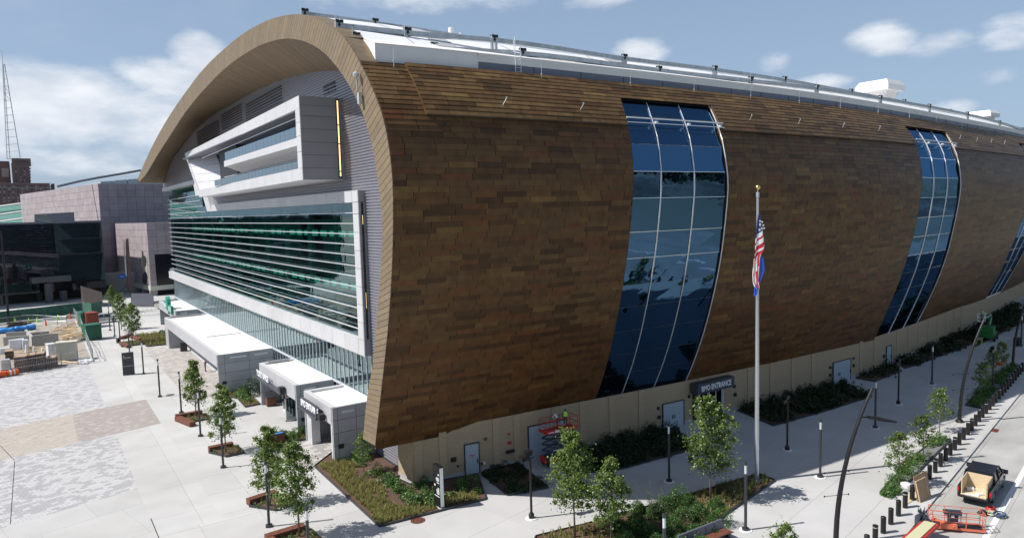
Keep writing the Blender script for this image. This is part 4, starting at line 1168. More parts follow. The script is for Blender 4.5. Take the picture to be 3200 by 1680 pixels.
def build_side_windows(A):
    for wi, w in enumerate(WIN[:3]):
        far = wi > 0
        zs = prof_rows(76); lvl = [ZB+.25]+[zs[k] for k in range(6, 75, 6) if zs[k] < w['top']-.6]+[w['top']]
        if wi == 0: lvl = [3.95, 6.3, 8.3, 10.6, 12.9, 14.9, 17.2, 19.4, 22.15, 24.3, 26.5, 28.9, 30.3]
        rec = -.12
        XX = lambda z, u: herm(w['L'], z)+(herm(w['R'], z)-herm(w['L'], z))*u
        fr = [0, .285, .635, 1.0] if wi == 0 else [0, .30, .65, 1.0]
        t = MB().use('dark')
        for c in range(3):
            for r in range(len(lvl)-1):
                z0, z1 = lvl[r]+.015, lvl[r+1]-.015
                pane = MB().use('glass_side')
                n = 3; js = [rnd(-.022, .022) for _ in range(4)]
                g = .0025
                P = [SP(XX(z0, fr[c]+g), z0, rec+js[0]), SP(XX(z0, fr[c+1]-g), z0, rec+js[1]), SP(XX(z1, fr[c+1]-g), z1, rec+js[2]), SP(XX(z1, fr[c]+g), z1, rec+js[3])]
                pane.face(P)
                part('window_pane', pane, A, ws=True)
        # mullions
        for c in range(1, 3):
            m = MB().use('white_metal'); m.tube([SP(XX(z, fr[c]), z, rec+.05) for z in np.linspace(lvl[0], lvl[-1], 26)], .036 if not far else .05, 5); part('mullion', m, A, ws=True)
        m = MB().use('white_metal'); m.tube([SP(XX(z, 1.0)+.02, z, .02) for z in np.linspace(lvl[0], lvl[-1], 26)], .05, 5); part('window_trim', m, A, ws=True)
        rt = MB().use('shingle')
        for z0, z1 in zip(np.linspace(lvl[0], lvl[-1], 26)[:-1], np.linspace(lvl[0], lvl[-1], 26)[1:]):
            for u in (0, 1.0):
                x0, x1 = XX(z0, u)+(.1 if u else 0), XX(z1, u)+(.1 if u else 0)
                rt.face([SP(x0, z0, .2 if z0 > ZLEDGE else .04), SP(x0, z0, -.3), SP(x1, z1, -.3), SP(x1, z1, .2 if z0 > ZLEDGE else .04)])
        rt.use('dark')
        zt = lvl[-1]; a, b = XX(zt, 0), XX(zt, 1)
        rt.face([SP(a, zt+.35, .17), SP(b, zt+.35, .17), SP(b, zt, -.2), SP(a, zt, -.2)])
        part('window_reveal', rt, A, ws=True)
        m = MB().use('white_metal')
        zr = 28.35
        m.tube([SP(XX(zr, u), zr, .45) for u in (-.02, .2, .4, .6, .8, 1.02)], .06, 6); m.tube([SP(XX(zr, u), zr-.35, .40) for u in (-.02, .2, .4, .6, .8, 1.02)], .03, 6)
        for u in (fr[1], fr[2], 1.0):
            p = SP(XX(zr, u), zr-.1, .25); m.tube([p, SP(XX(zr, u), zr-.1, -.1)], .06, 6); m.obox((p.x, p.y, p.z-.18), .22, .22, .22)
        part('maintenance_rail', m, A, ws=True)
        m = MB().use('white_metal'); m.tube([SP(XX(lvl[0], u), lvl[0]-.03, .0) for u in (0, .25, .5, .75, 1)], .06, 5); part('window_sill', m, A, ws=True)

def wall_top(y):
    W = WALLJ; best = None
    tab = [(p[0], p[1]) for p in W[6:]]
    return herm(tab, min(168, max(50.6, y)))
def build_front(A):
    wj = catmull(WALLJ, 300)
    def yr(z):
        """span of the front wall at height z"""
        lo = [p[0] for p in wj[:120] if abs(p[1]-z) < .45 and p[0] < 72]
        y0 = min(lo) if lo else (54.8 if z < 4 else 62)
        hi = [p[0] for p in wj if p[0] > 106 and abs(p[1]-z) < .3]
        y1 = max(hi) if hi else (168.5 if z < 30 else None)
        if z > 33 and not lo: y0 = min([p[0] for p in wj if abs(p[1]-z) < .3] or [80])
        return y0, y1
    cw = MB().use('corrugated'); z = .1; P = .26
    while z < 37.2:
        y0, y1 = yr(z)
        if y1 is None: y1 = 107
        for (z0, x0, z1, x1) in ((z, 24.20, z+.05, 24.11), (z+.05, 24.11, z+.17, 24.11), (z+.17, 24.11, z+.2, 24.2), (z+.2, 24.2, z+P, 24.2)):
            if z < 8.9: a, b = 51.6, 57.8
            elif 10.6 < z < 22.4: a, b = y0, 58.4
            elif 24.9 < z < 31.8: a, b = y0, 170 if z < 29 else y1
            else: a, b = y0, y1
            segs = [(a, b)]
            if 22.4 <= z < 24.9 or 10.6 < z < 22.4: segs = [(a, 120.5 if z >= 22.4 else 58.4)]
            if 24.9 <= z < 28.2: segs = [(a, 127)]
            for a_, b_ in segs: cw.face([(x0, b_, z0), (x0, a_, z0), (x1, a_, z1), (x1, b_, z1)])
        z += P
    o = part('corrugated_wall', cw, A, ws=True); o['kind'] = 'stuff'
    # slotted ventilation grilles in the ribbed wall
    for (ya, yb, za, zb, top) in ((80.2, 96.5, 33.6, 36.3, 1), (98.4, 110.6, 34.4, 36.9, 1), (99.0, 111.2, 32.6, 34.0, 0), (112.4, 129.6, 32.9, 36.3, 1), (63.6, 67.0, 33.0, 33.9, 0)):
        n = max(2, int((yb-ya)/2.0)); g = MB().use('dark'); zz = za
        while zz < zb-.2:
            for k in range(n):
                y0 = ya+(yb-ya)*k/n+.12; y1 = ya+(yb-ya)*(k+1)/n-.12
                if zz+.3 < wall_top((y0+y1)/2)-.3: g.box(24.06, y0, zz, 24.13, y1, zz+.15)
            zz += .34
        part('vent_slots', g, A, ws=True)
    # ---- middle frame: white ribbon round the big window
    XF, XG = 23.48, 23.98
    def ribbon(name, pts, tone=1.0, xf=XF, xb=24.4, m='panel_white'):
        """outline polygon in (y,z) cut into cladding panels along y"""
        its = []
        for q in pts:
            mb = MB().use(m); t = rnd(.95, 1.04)*tone
            n = len(q); f = [(xf, y, z) for y, z in q]; b = [(xb, y, z) for y, z in q]
            mb.idx(f+b, [tuple(range(n))]+[(k, n+k, n+(k+1) % n, (k+1) % n) for k in range(n)], (t, t, t)); its.append(mb)
        for mb in its: part(name, mb, A, ws=True)
    def bar(y0, y1, za, zb, n, g=.02): return [[(y0+(y1-y0)*k/n+g, za), (y0+(y1-y0)*(k+1)/n-g, za), (y0+(y1-y0)*(k+1)/n-g, zb), (y0+(y1-y0)*k/n+g, zb)] for k in range(n)]
    ribbon('frame_panel', bar(59.3, 165.8, 8.95, 10.35, 32))
    ribbon('frame_panel', bar(59.3, 118.4, 22.55, 23.55, 18))
    ribbon('frame_panel', [[(58.0, z0+.02), (59.25, z0+.02), (59.25, z1-.02), (58.0, z1-.02)] for z0, z1 in zip([8.95, 10.35, 11.9, 13.5, 15.1, 16.7, 18.3, 19.9, 21.5, 22.55], [10.35, 11.9, 13.5, 15.1, 16.7, 18.3, 19.9, 21.5, 22.55, 23.55])])
    ribbon('frame_panel', [[(118.45, 22.55), (121.8, 22.55), (124.4, 25.0), (120.9, 25.0)]])
    ribbon('frame_panel', [[(127.0, 25.3), (131.2, 25.3), (133.2, 28.2), (129.6, 28.2)]], xf=23.6)
    ribbon('frame_panel', bar(132.3, 167.2, 27.45, 28.15, 8))
    # side of the frame with its vertical slot light
    sl = MB().use('panel_grey')
    for z0, z1 in zip([8.95, 10.35, 11.9, 13.5, 15.1, 16.7, 18.3, 19.9, 21.5, 22.55], [10.35, 11.9, 13.5, 15.1, 16.7, 18.3, 19.9, 21.5, 22.55, 23.55]):
        s = MB().use('panel_grey'); s.box(23.50, 57.90, z0+.015, 24.5, 57.99, z1-.015, (rnd(.95, 1.05),)*3); part('frame_side_panel', s, A, ws=True)
    s = MB().use('dark'); s.box(23.72, 57.86, 10.45, 23.90, 57.91, 22.5); part('light_slot', s, A, ws=True)
    s = MB().use('glow_gold'); s.box(23.79, 57.84, 13.2, 23.81, 57.87, 14.6); s.box(23.79, 57.84, 20.6, 23.82, 57.87, 21.4); part('slot_lamp', s, A, ws=True)
    s = MB().use('panel_white'); s.box(23.48, 57.9, 8.90, 24.4, 166, 8.96); s.box(23.48, 57.9, 23.54, 24.4, 119, 23.58); part('frame_soffit', s, A, ws=True)
    # ---- glass behind the louvres
    zl = [10.36]+[11.2+.945*k for k in range(12)]+[22.54]
    zl = [10.36]+[11.23+.945*k for k in range(12)]
    ys = [59.3+3.42*k for k in range(31)]
    its = []
    for i in range(len(ys)-1):
        for r in range(len(zl)-1):
            a, b = ys[i], ys[i+1]; z0, z1 = zl[r], zl[r+1]
            mb = MB().use('glass_front'); j = [rnd(-.004, .004) for _ in range(4)]
            mb.face([(XG+j[0], b-.015, z0+.01), (XG+j[1], a+.015, z0+.01), (XG+j[2], a+.015, z1-.01), (XG+j[3], b-.015, z1-.01)])
            its.append((1/b, mb))
    for r in range(5):
        z0 = zl[-1]+.945*r; z1 = z0+.945
        for i in range(len(ys)-1):
            a, b = ys[i], ys[i+1]
            if r > 0 and a < 120+ r*2.2: continue
            if r == 0 and a < 120: z1 = 22.53
            else: z1 = z0+.945
            mb = MB().use('glass_front'); j = [rnd(-.004, .004) for _ in range(4)]
            mb.face([(XG+j[0], b-.015, z0+.01), (XG+j[1], a+.015, z0+.01), (XG+j[2], a+.015, min(z1, 27.45)-.01), (XG+j[3], b-.015, min(z1, 27.45)-.01)]); its.append((1/b, mb))
    pieces('glass_pane', its, A, 300, 'glass_panes_far')
    for r in range(1, len(zl)):
        z = zl[r]
        m = MB().use('white_metal'); m.box(XF+.02, 59.26, z-.03, XF+.15, 161.5, z+.03)
        if r < len(zl): part('louvre_blade', m, A, ws=True)
    for r in range(1, 5):
        z = zl[-1]+.945*r; m = MB().use('white_metal'); m.box(XF+.02, 121.5+r*1.9, z-.03, XF+.15, 161.5, z+.03); part('louvre_blade', m, A, ws=True)
    # ---- interior seen through the glass
    inn = MB().use('interior_floor')
    for z in (10.2, 15.6, 21.0): inn.box(25.6 if z > 11 else 24.4, 58, z-.5, 38, 166, z)
    part('floor_slab', inn, A, ws=True)
    inn = MB().use('interior_wall'); inn.box(38, 56, 0, 38.3, 168, 27.5); inn.box(24.4, 161.6, 0, 38, 161.9, 27.4); inn.box(24.4, 57.2, 0, 38, 57.4, 24); inn.box(24.4, 58, 27.4, 38, 166, 27.6); inn.box(24.5, 58, 23.3, 38, 120, 23.5)
    inn.box(32, 70, 10.2, 32.4, 92, 23); inn.box(33, 104, 10.2, 33.4, 128, 23)
    part('interior_wall', inn, A, ws=True)
    for k in range(12):
        y = 62.0+k*8.7; c = MB().use('interior_teal'); c.lathe([(.42, 0), (.42, 17.2)], (26.3, y, 5.6), 10); part('interior_column', c, A, ws=True)
    for z, y0, y1 in ((19.2, 60, 152), (13.9, 60, 150)):
        m = MB().use('interior_light'); y = y0
        while y < y1: m.box(26.2, y, z, 26.25, y+1.9, z+.62); y += 2.8
        part('balustrade_panels', m, A, ws=True)
    m = MB().use('interior_floor'); m.box(24.4, 57.4, .0, 38, 161.6, .06); part('lobby_floor', m, A, ws=True)
    # ---- lobby glass wall below the frame
    its = []; y = 57.0; k = 0
    while y < 164:
        for z0, z1 in ((4.95, 8.93), (.1, 4.75)):
            mb = MB().use('glass_lobby'); j = [rnd(-.003, .003) for _ in range(4)]
            mb.face([(24.2+j[0], y+1.13, z0), (24.2+j[1], y+.02, z0), (24.2+j[2], y+.02, z1), (24.2+j[3], y+1.13, z1)]); its.append((1/y+(.1 if z0 > 1 else 0), mb))
        m = MB().use('white_metal'); m.box(24.13, y-.022, 0, 24.19, y+.022, 8.93); part('mullion', m, A, ws=True)
        y += 1.15
    pieces('lobby_pane', its, A, 300, 'lobby_panes_far')
    m = MB().use('white_metal'); m.box(24.02, 57, 4.76, 24.2, 164, 4.92); m.box(24.06, 57, 2.9, 24.19, 164, 2.96); part('transom', m, A, ws=True)
    # ---- upper terrace box
    def XU(y): return 20.22+(y-62.5)*.017
    Tz, Bz = 32.1, 24.68
    iT, iB = 31.0, 25.75
    Lt, Lb = 125.5, 114.4          # left end, top and bottom (slanting)
    def lx(z): return Lb+(Lt-Lb)*(z-Bz)/(Tz-Bz)
    def lin(z): return lx(z)-3.0-(.7*(z-Bz)/(Tz-Bz))
    def fpan(q, xo=0, name='terrace_panel', depth=.35, m='panel_white'):
        mb = MB().use(m); t = rnd(.96, 1.04); n = len(q)
        f = [(XU(y)+xo, y, z) for y, z in q]; b = [(XU(y)+xo+depth, y, z) for y, z in q]
        mb.idx(f+b, [tuple(range(n))]+[(k, n+k, n+(k+1) % n, (k+1) % n) for k in range(n)], (t, t, t)); part(name, mb, A, ws=True)
    n = 16; g = .02
    for k in range(n):
        a, b = 62.5+(lx(31.5)-62.5)*k/n, 62.5+(lx(31.5)-62.5)*(k+1)/n
        fpan([(a+g, iT), (b-g, iT), (b-g, Tz), (a+g, Tz)] if k < n-1 else [(a+g, iT), (lx(iT), iT), (lx(Tz), Tz), (a+g, Tz)])
        a, b = 62.5+(lx(25.2)-62.5)*k/n, 62.5+(lx(25.2)-62.5)*(k+1)/n
        fpan([(a+g, Bz), (b-g, Bz), (b-g, iB), (a+g, iB)] if k < n-1 else [(a+g, Bz), (lx(Bz), Bz), (lx(iB), iB), (a+g, iB)])
    for z0, z1 in ((iB, 27.2), (27.2, 28.6), (28.6, 29.8), (29.8, iT)):
        fpan([(62.5, z0+g), (63.75, z0+g), (63.75, z1-g), (62.5, z1-g)])
        fpan([(lin(z0)+1.9, z0+g), (lx(z0), z0+g), (lx(z1), z1-g), (lin(z1)+1.9, z1-g)])
    # top, bottom, right side, deep splayed left reveal
    m = MB().use('panel_white'); m.face([(XU(62.5), 62.5, Tz), (XU(lx(Tz)), lx(Tz), Tz), (24.2, lx(Tz), Tz), (24.2, 62.5, Tz)][::-1]); part('box_top', m, A, ws=True)
    m = MB().use('panel_white'); m.face([(XU(62.5)+.3, 62.5, Bz+.01), (XU(Lb)+.3, Lb, Bz+.01), (24.2, Lb, Bz+.01), (24.2, 62.5, Bz+.01)]); m.face([(XU(62.5)+.3, 62.5, iB), (24.2, 62.5, iB), (24.2, 124, iB), (XU(112)+.3, 112, iB)][::-1]); part('box_bottom', m, A, ws=True)
    hs = [Bz, 25.75, 26.9, 28.05, 29.2, 30.35, 31.3, Tz]
    for z0, z1 in zip(hs[:-1], hs[1:]):
        m = MB().use('panel_grey'); m.box(20.24, 62.42, z0+.015, 24.2, 62.5, z1-.015, (rnd(.96, 1.03),)*3); part('box_side_panel', m, A, ws=True)
    m = MB().use('joint'); m.box(20.3, 62.47, Bz+.02, 24.2, 62.6, Tz-.02); part('side_backing', m, A, ws=True)
    m = MB().use('dark'); m.box(23.55, 62.36, 24.85, 23.85, 62.43, 31.95); part('light_slot', m, A, ws=True)
    for z0, z1 in ((25.0, 25.4), (25.5, 27.9), (28.0, 29.6), (29.7, 31.85)):
        m = MB().use('glow_gold'); m.box(23.64, 62.33, z0, 23.76, 62.37, z1); part('slot_lamp', m, A, ws=True)
    # inside of the terrace: back glass, middle balcony, ceiling
    m = MB().use('louvre_grey'); m.box(20.6, 63.8, iT-.05, 24.1, 123, iT+.05); part('terrace_ceiling', m, A, ws=True)
    m = MB().use('glass_side'); m.box(23.7, 63.8, 25.7, 23.75, 120, iT); part('terrace_glazing', m, A, ws=True)
    def rev(z0, z1):
        q = MB().use('panel_white'); t = rnd(.96, 1.03)
        q.face([(XU(112)+.2, lin(z0)+1.95, z0+.02), (XU(112)+.2, lin(z1)+1.95, z1-.02), (23.7, lin(z1)-6.5, z1-.02), (23.7, lin(z0)-6.5, z0+.02)], (t, t, t)); part('reveal_panel', q, A, ws=True)
    for z0, z1 in ((iB, 27.0), (27.0, 28.3), (28.3, 29.6), (29.6, iT)): rev(z0, z1)
    # balcony slab with glass parapet
    yl = 94.2
    m = MB().use('panel_white'); m.box(XU(80)-.0, 63.78, 27.9, XU(80)+.25, yl, 28.6); m.hexa([(XU(80)+.26, 63.82, 27.90), (22.6, 63.82, 27.2), (22.6, yl-.02, 27.2), (XU(80)+.26, yl-.02, 27.90)], [(XU(80)+.26, 63.82, 28.55), (23.6, 63.82, 28.55), (23.6, yl-.02, 28.55), (XU(80)+.26, yl-.02, 28.55)]); part('balcony_slab', m, A, ws=True)
    y = 63.85; k = 0
    while y < yl-1:
        g1 = MB().use('glass_terrace'); g1.box(XU(80)+.08, y, 28.6, XU(80)+.1, y+1.45, 29.65); part('parapet_pane', g1, A, ws=True); y += 1.5
    y = 63.85
    while y < 101:
        g1 = MB().use('glass_terrace'); g1.box(XU(80)+.18, y, 25.76, XU(80)+.2, y+1.45, 26.55); part('parapet_pane', g1, A, ws=True); y += 1.5
    m = MB().use('white_metal'); m.tube([(XU(80)+.4, 63.8, 30.55), (XU(100)+.5, 112, 30.35)], .05, 5); m.tube([(XU(80)+1.2, 63.8, 26.9), (XU(80)+1.2, 100, 26.9)], .04, 5); part('ceiling_trim', m, A, ws=True)
    m = MB().use('dark'); m.box(22.5, 96, iB, 23.6, 106, iT); part('terrace_doorway', m, A, ws=True)

def build_vents(A):
    for (px0, px1, pyb, pyt, cx0, cx1, cyt, Y, lab) in ((2689, 2795, 325, 277, 2666, 2807, 255, 74, 'large white rooftop vent housing with overhanging cap standing on the roof'), (3030, 3103, 385, 364, 3015, 3118, 348, 92, 'smaller-looking white rooftop vent housing near the right edge of the roof')):
        a, b = on_y((px0+px1)/2, pyt, Y), on_y(px1, pyt, Y); c = on_y((px0+px1)/2, cyt, Y)
        w = 4.0 if Y < 80 else 3.6; zt = on_y((px0+px1)/2, cyt+(33 if Y < 80 else 20), Y).z
        a = on_y((px0+px1)/2, cyt+33, Y)
        t = thing('roof_vent', lab, 'roof vent', (a.x+1, Y, 35.0))
        m = MB().use('white_roof'); m.box(-w/2, -2.2, 0, w/2, 2.4, zt-35.0)
        for k in range(1, 6): m.box(-w/2+w*k/6-.03, -2.23, 0, -w/2+w*k/6+.03, -2.2, zt-35.2)
        part('housing', m, t)
        m = MB().use('white_roof'); h0 = zt-35.0; h1 = c.z-35.0
        W2, D2 = w/2+1.2, 3.2
        m.hexa([(-W2, -D2, h0), (W2, -D2, h0), (W2, 3.3, h0), (-W2, 3.3, h0)], [(-W2, -D2, h0+(h1-h0)*.55), (W2, -D2, h0+(h1-h0)*.55), (W2, 3.3, h0+(h1-h0)*.55), (-W2, 3.3, h0+(h1-h0)*.55)])
        m.hexa([(-W2, -D2, h0+(h1-h0)*.55), (W2, -D2, h0+(h1-h0)*.55), (W2, 3.3, h0+(h1-h0)*.55), (-W2, 3.3, h0+(h1-h0)*.55)], [(-W2+.6, -D2+.6, h1), (W2-.6, -D2+.6, h1), (W2-.6, 2.8, h1), (-W2+.6, 2.8, h1)])
        part('cap', m, t)
        m = MB().use('galv')
        for s in (-1, 1):
            for yy in (-2, 2): m.tube([(s*w/2, yy, h0-1.2), (s*(W2-.2), yy, h0)], .08, 5)
        pass
        part('cap_strut', m, t)
    a = on_y(1410, 108, 75); m = MB().use('white_roof'); h = on_y(1410, 88, 75).z
    m.lathe([(.32, 0), (.32, h-35), (.2, h-34.95)], (0, 0, 0), 12); m.lathe([(.12, 0), (.12, h-35.4)], (1.3, 0, 0), 8)
    single('roof_pipe', m, 'white vertical flue pipe on the roof left of centre', 'roof pipe', None, (a.x, 75, 35))

def build_arena():
    A = thing('arena', 'large arena clad in curved brown metal shingles with a swooping arch over a glass front', 'arena', (24.2, 49.0, 0))
    build_shell(A); build_roof(A); build_masonry(A); build_side_windows(A); build_front(A); build_vents(A)
    return A

# ------------------------------------------------------------------ entrance pavilions in front of the glass wall
def pavilion(name, label, x0, x1, y0, y1, h, kind):
    t = thing(name, label, 'entrance pavilion', (x0, y0, 0))
    W, D = x1-x0, y1-y0
    rf = MB().use('white_roof'); rf.box(.45, .18, h-.35, W-.02, D-.5, h-.22); part('roof_deck', rf, t)
    par = MB().use('panel_white'); par.box(0, .12, h-.9, .45, D-.1, h); par.box(.45, 0, h-.3, W, .18, h-.001); par.box(.45, D-.5, h-.3, W, D-.02, h-.001); par.box(W-.25, .18, h-.25, W-.03, D-.5, h-.14)
    part('parapet', par, t)
    if kind != 'small': 
        s = MB().use('panel_grey'); s.box(.9, D-.52, h-.28, W*.85, D-.2, h+.10); part('roof_upstand', s, t)
    # side walls clad in grey panels with open joints
    zs = [0, .3, 1.45, 2.6, 3.75, h-.001]; 
    for (ya, yb, tn) in ((-.10, .12, 1.0), (D-.12, D+.10, 1.0)):
        inner = MB().use('joint'); inner.box(.03, ya+.03, 0, W-.01, yb-.03, h-.05); part('wall_core', inner, t)
        n = 3; e = [0, W*.12, W*.55, W]
        for k in range(3):
            for a, b in zip(zs[:-1], zs[1:]):
                m = MB().use('panel_grey'); q = rnd(.95, 1.06); m.box(e[k]+.02, ya, a+.02, e[k+1]-.02, yb, b-.02, (q*1.25, q*1.25, q*1.25)); part('wall_panel', m, t)
    fa = MB().use('panel_white'); fz = 3.35
    n = max(2, int(D/3))
    for k in range(n):
        m = MB().use('panel_white'); q = rnd(.93, 1.0); m.box(-.03, .12+(D-.24)*k/n+.01, fz, .3, .12+(D-.24)*(k+1)/n-.01, h-.02, (q*.82, q*.82, q*.84)); part('fascia_panel', m, t)
    m = MB().use('concrete_wall'); m.box(.1, .1, fz-.05, W, D-.1, fz+.02); part('soffit', m, t)
    v = MB().use('white_metal'); v.box(W*.22, -.13, h-.62, W*.5, -.10, h-.42)
    if kind == 'big': v.box(W*.65, -.13, h-.62, W*.88, -.10, h-.42)
    part('wall_vent', v, t)
    if kind == 'big':
        # recessed glazed front with closely spaced mullions
        y = 5.2; xg = 2.6
        while y < D-.2:
            g = MB().use('glass_door'); g.box(xg, y+.04, .05, xg+.03, min(y+1.1, D-.15), fz-.05); part('glass_pane', g, t)
            m = MB().use('white_metal'); m.box(xg-.1, y-.04, 0, xg+.08, y+.04, fz-.05); part('mullion', m, t)
            y += 1.14
        y = .2
        while y < 5.0:
            g = MB().use('glass_door'); g.box(xg, y+.04, .05, xg+.03, y+1.1, fz-.05); part('glass_pane', g, t); m = MB().use('white_metal'); m.box(xg-.1, y-.04, 0, xg+.08, y+.04, fz-.05); part('mullion', m, t); y += 1.14
        d = MB().use('white_metal'); d.box(xg-.12, .2, 2.25, xg+.1, D-.2, 2.38); d.box(xg-.12, .2, 0, xg+.1, D-.2, .12); part('transom', d, t)
        # the solid block at the far end of the front
    if kind == 'ticket':
        xg = 1.5
        for y0_, y1_, w in ((.2, 1.3, 0), (1.3, 2.4, 0), (2.4, 3.5, 0), (5.0, 6.2, 0), (6.2, 7.4, 0), (7.4, 8.6, 0), (8.6, 9.8, 0)):
            d = MB().use('white_metal'); d.box(xg-.08, y0_, 0, xg+.02, y0_+.1, 2.7); d.box(xg-.08, y1_-.1, 0, xg+.02, y1_, 2.7); d.box(xg-.08, y0_, 2.55, xg+.02, y1_, 2.7); d.box(xg-.08, y0_, 0, xg+.02, y1_, .15)
            o = part('door', d, t); g = MB().use('glass_door'); g.box(xg-.04, y0_+.1, .15, xg-.02, y1_-.1, 2.55); part('glass_pane', g, o)
            hd = MB().use('dark'); hd.box(xg-.16, y1_-.22, .9, xg-.1, y1_-.18, 1.3); part('handle', hd, o)
        # one leaf swung open
        d = MB().use('white_metal'); d.box(xg-1.2, 4.9, .02, xg-.05, 4.98, .15); d.box(xg-1.2, 4.9, 2.5, xg-.05, 4.98, 2.65); d.box(xg-1.2, 4.9, .02, xg-1.1, 4.98, 2.65); d.box(xg-.15, 4.9, .02, xg-.05, 4.98, 2.65)
        o = part('open_door', d, t, label='glass door leaf swung open'); g = MB().use('glass_door'); g.box(xg-1.1, 4.93, .15, xg-.15, 4.95, 2.5); part('glass_pane', g, o)
        w = MB().use('panel_white'); w.box(xg-.05, .2, 2.7, xg+.1, D-.2, fz); part('transom_panel', w, t)
        w = MB().use('dark'); w.box(xg+2.2, .2, 0, xg+2.3, D-.2, fz); part('interior', w, t)
    if kind == 'small':
        # open portal with a pier
        m = MB().use('panel_white'); m.box(.1, D-1.5, 0, .9, D-.15, fz, (1, 1, 1)); part('pier', m, t)
        m = MB().use('white_metal'); m.box(-.03, .1, 0, .1, .35, fz); part('door_jamb', m, t)
        w = MB().use('panel_grey'); w.box(W-.3, .2, 0, W-.2, D-.2, fz, (1.2,)*3); part('back_wall', w, t)
    pl = MB().use('dark'); pl.box(.4, -.14, 1.2, .9, -.10, 1.6); part('wall_plate', pl, t)
    return t

def build_pavilions():
    A = pavilion('entrance_pavilion', 'long white-roofed entrance pavilion with a glazed front, largest of the row', 17.35, 24.1, 89.55, 130.7, 4.9, 'big')
    m = MB().use('panel_grey'); m.box(6.75*.28, 15.9, 4.62, 6.72, 16.15, 4.78, (1.4,)*3); part('roof_seam', m, A)
    b = MB().use('panel_grey'); b.box(0.02, 41.15-3.2, 0, 2.6, 41.1, 3.34, (1.25,)*3); part('end_wall', b, A)
    pavilion('ticket_pavilion', 'white-roofed pavilion with ticket office lettering and glass doors, middle of the three near ones', 20.2, 24.1, 68.0, 81.35, 4.9, 'ticket')
    pavilion('entrance_pavilion', 'smallest white-roofed portal nearest the brown shell, lettered for an entrance', 20.2, 24.1, 57.85, 65.4, 4.9, 'small')
    D = pavilion('entrance_pavilion', 'farthest white-roofed pavilion carrying green lettering at the end of the glass wall', 20.2, 24.1, 138.0, 158.0, 4.9, 'plain')
    m = MB().use('dark'); m.box(2.2, .3, .0, 2.3, 19.7, 3.3); part('glazing', m, D)
    # signs: white letters on dark brackets on the pavilion fronts
    for (lab, txt, y, L, sz) in (('ticket office sign in white raised letters on the middle pavilion, over its doors', 'TICKET OFFICE', 78.4, 5.4, .92), ('entrance sign in white letters on a dark board on the smallest pavilion', 'BMO ENTRANCE', 62.5, 4.9, .86)):
        s = thing('entrance_sign', lab, 'sign', (20.0, y, 3.55))
        m = MB().use('sign_dark'); m.box(-.5, -L/2-.1, -.12, .1, L/2+.1, .0)
        m.box(-.5, -L/2-.1, -.12, -.42, -L/2+.1, 1.15) if txt.startswith('BMO') else m.box(-.5, -L-2.0, -.12, .1, -L/2, 0)
        if txt.startswith('BMO'): m.box(-.22, -L/2, 0, -.16, L/2, 1.0)
        m.use('dark')
        m.obox((-.2, -L/2-.5, .0), .5, .7, .5) if txt.startswith('BMO') else m.obox((-.2, -L-1.6, .1), .5, .7, .5)
        part('sign_bracket', m, s)
        text_part(txt, sz, s, (-.26, 0, .42), (PI/2, 0, -PI/2), condense=.74)
    s = thing('team_store_sign', 'green raised lettering with round emblem on the farthest pavilion', 'sign', (20.0, 144.5, 4.3))
    m = MB().use('green_sign'); m.box(-.2, -4.4, -.1, .2, -.7, 1.25); m.box(-.2, .8, .2, .2, 4.0, 1.55); m.tube([(-.3, 0, 1.5), (.3, 0, 1.5)], 1.25, 20); m.use('dark'); m.box(-.1, -.12, -.6, .1, .12, .4); part('sign_body', m, s)
    for k in range(5):
        m = MB().use('letter'); m.box(-.23, -4.1+k*.68, .25, -.2, -3.7+k*.68, .95); m.use('green_sign'); m.box(-.24, -4.0+k*.68, .4, -.235, -3.86+k*.68, .75); part('letter', m, s)
    for k in range(4):
        m = MB().use('letter'); m.box(-.23, 1.05+k*.72, .5, -.2, 1.5+k*.72, 1.2); part('letter', m, s)
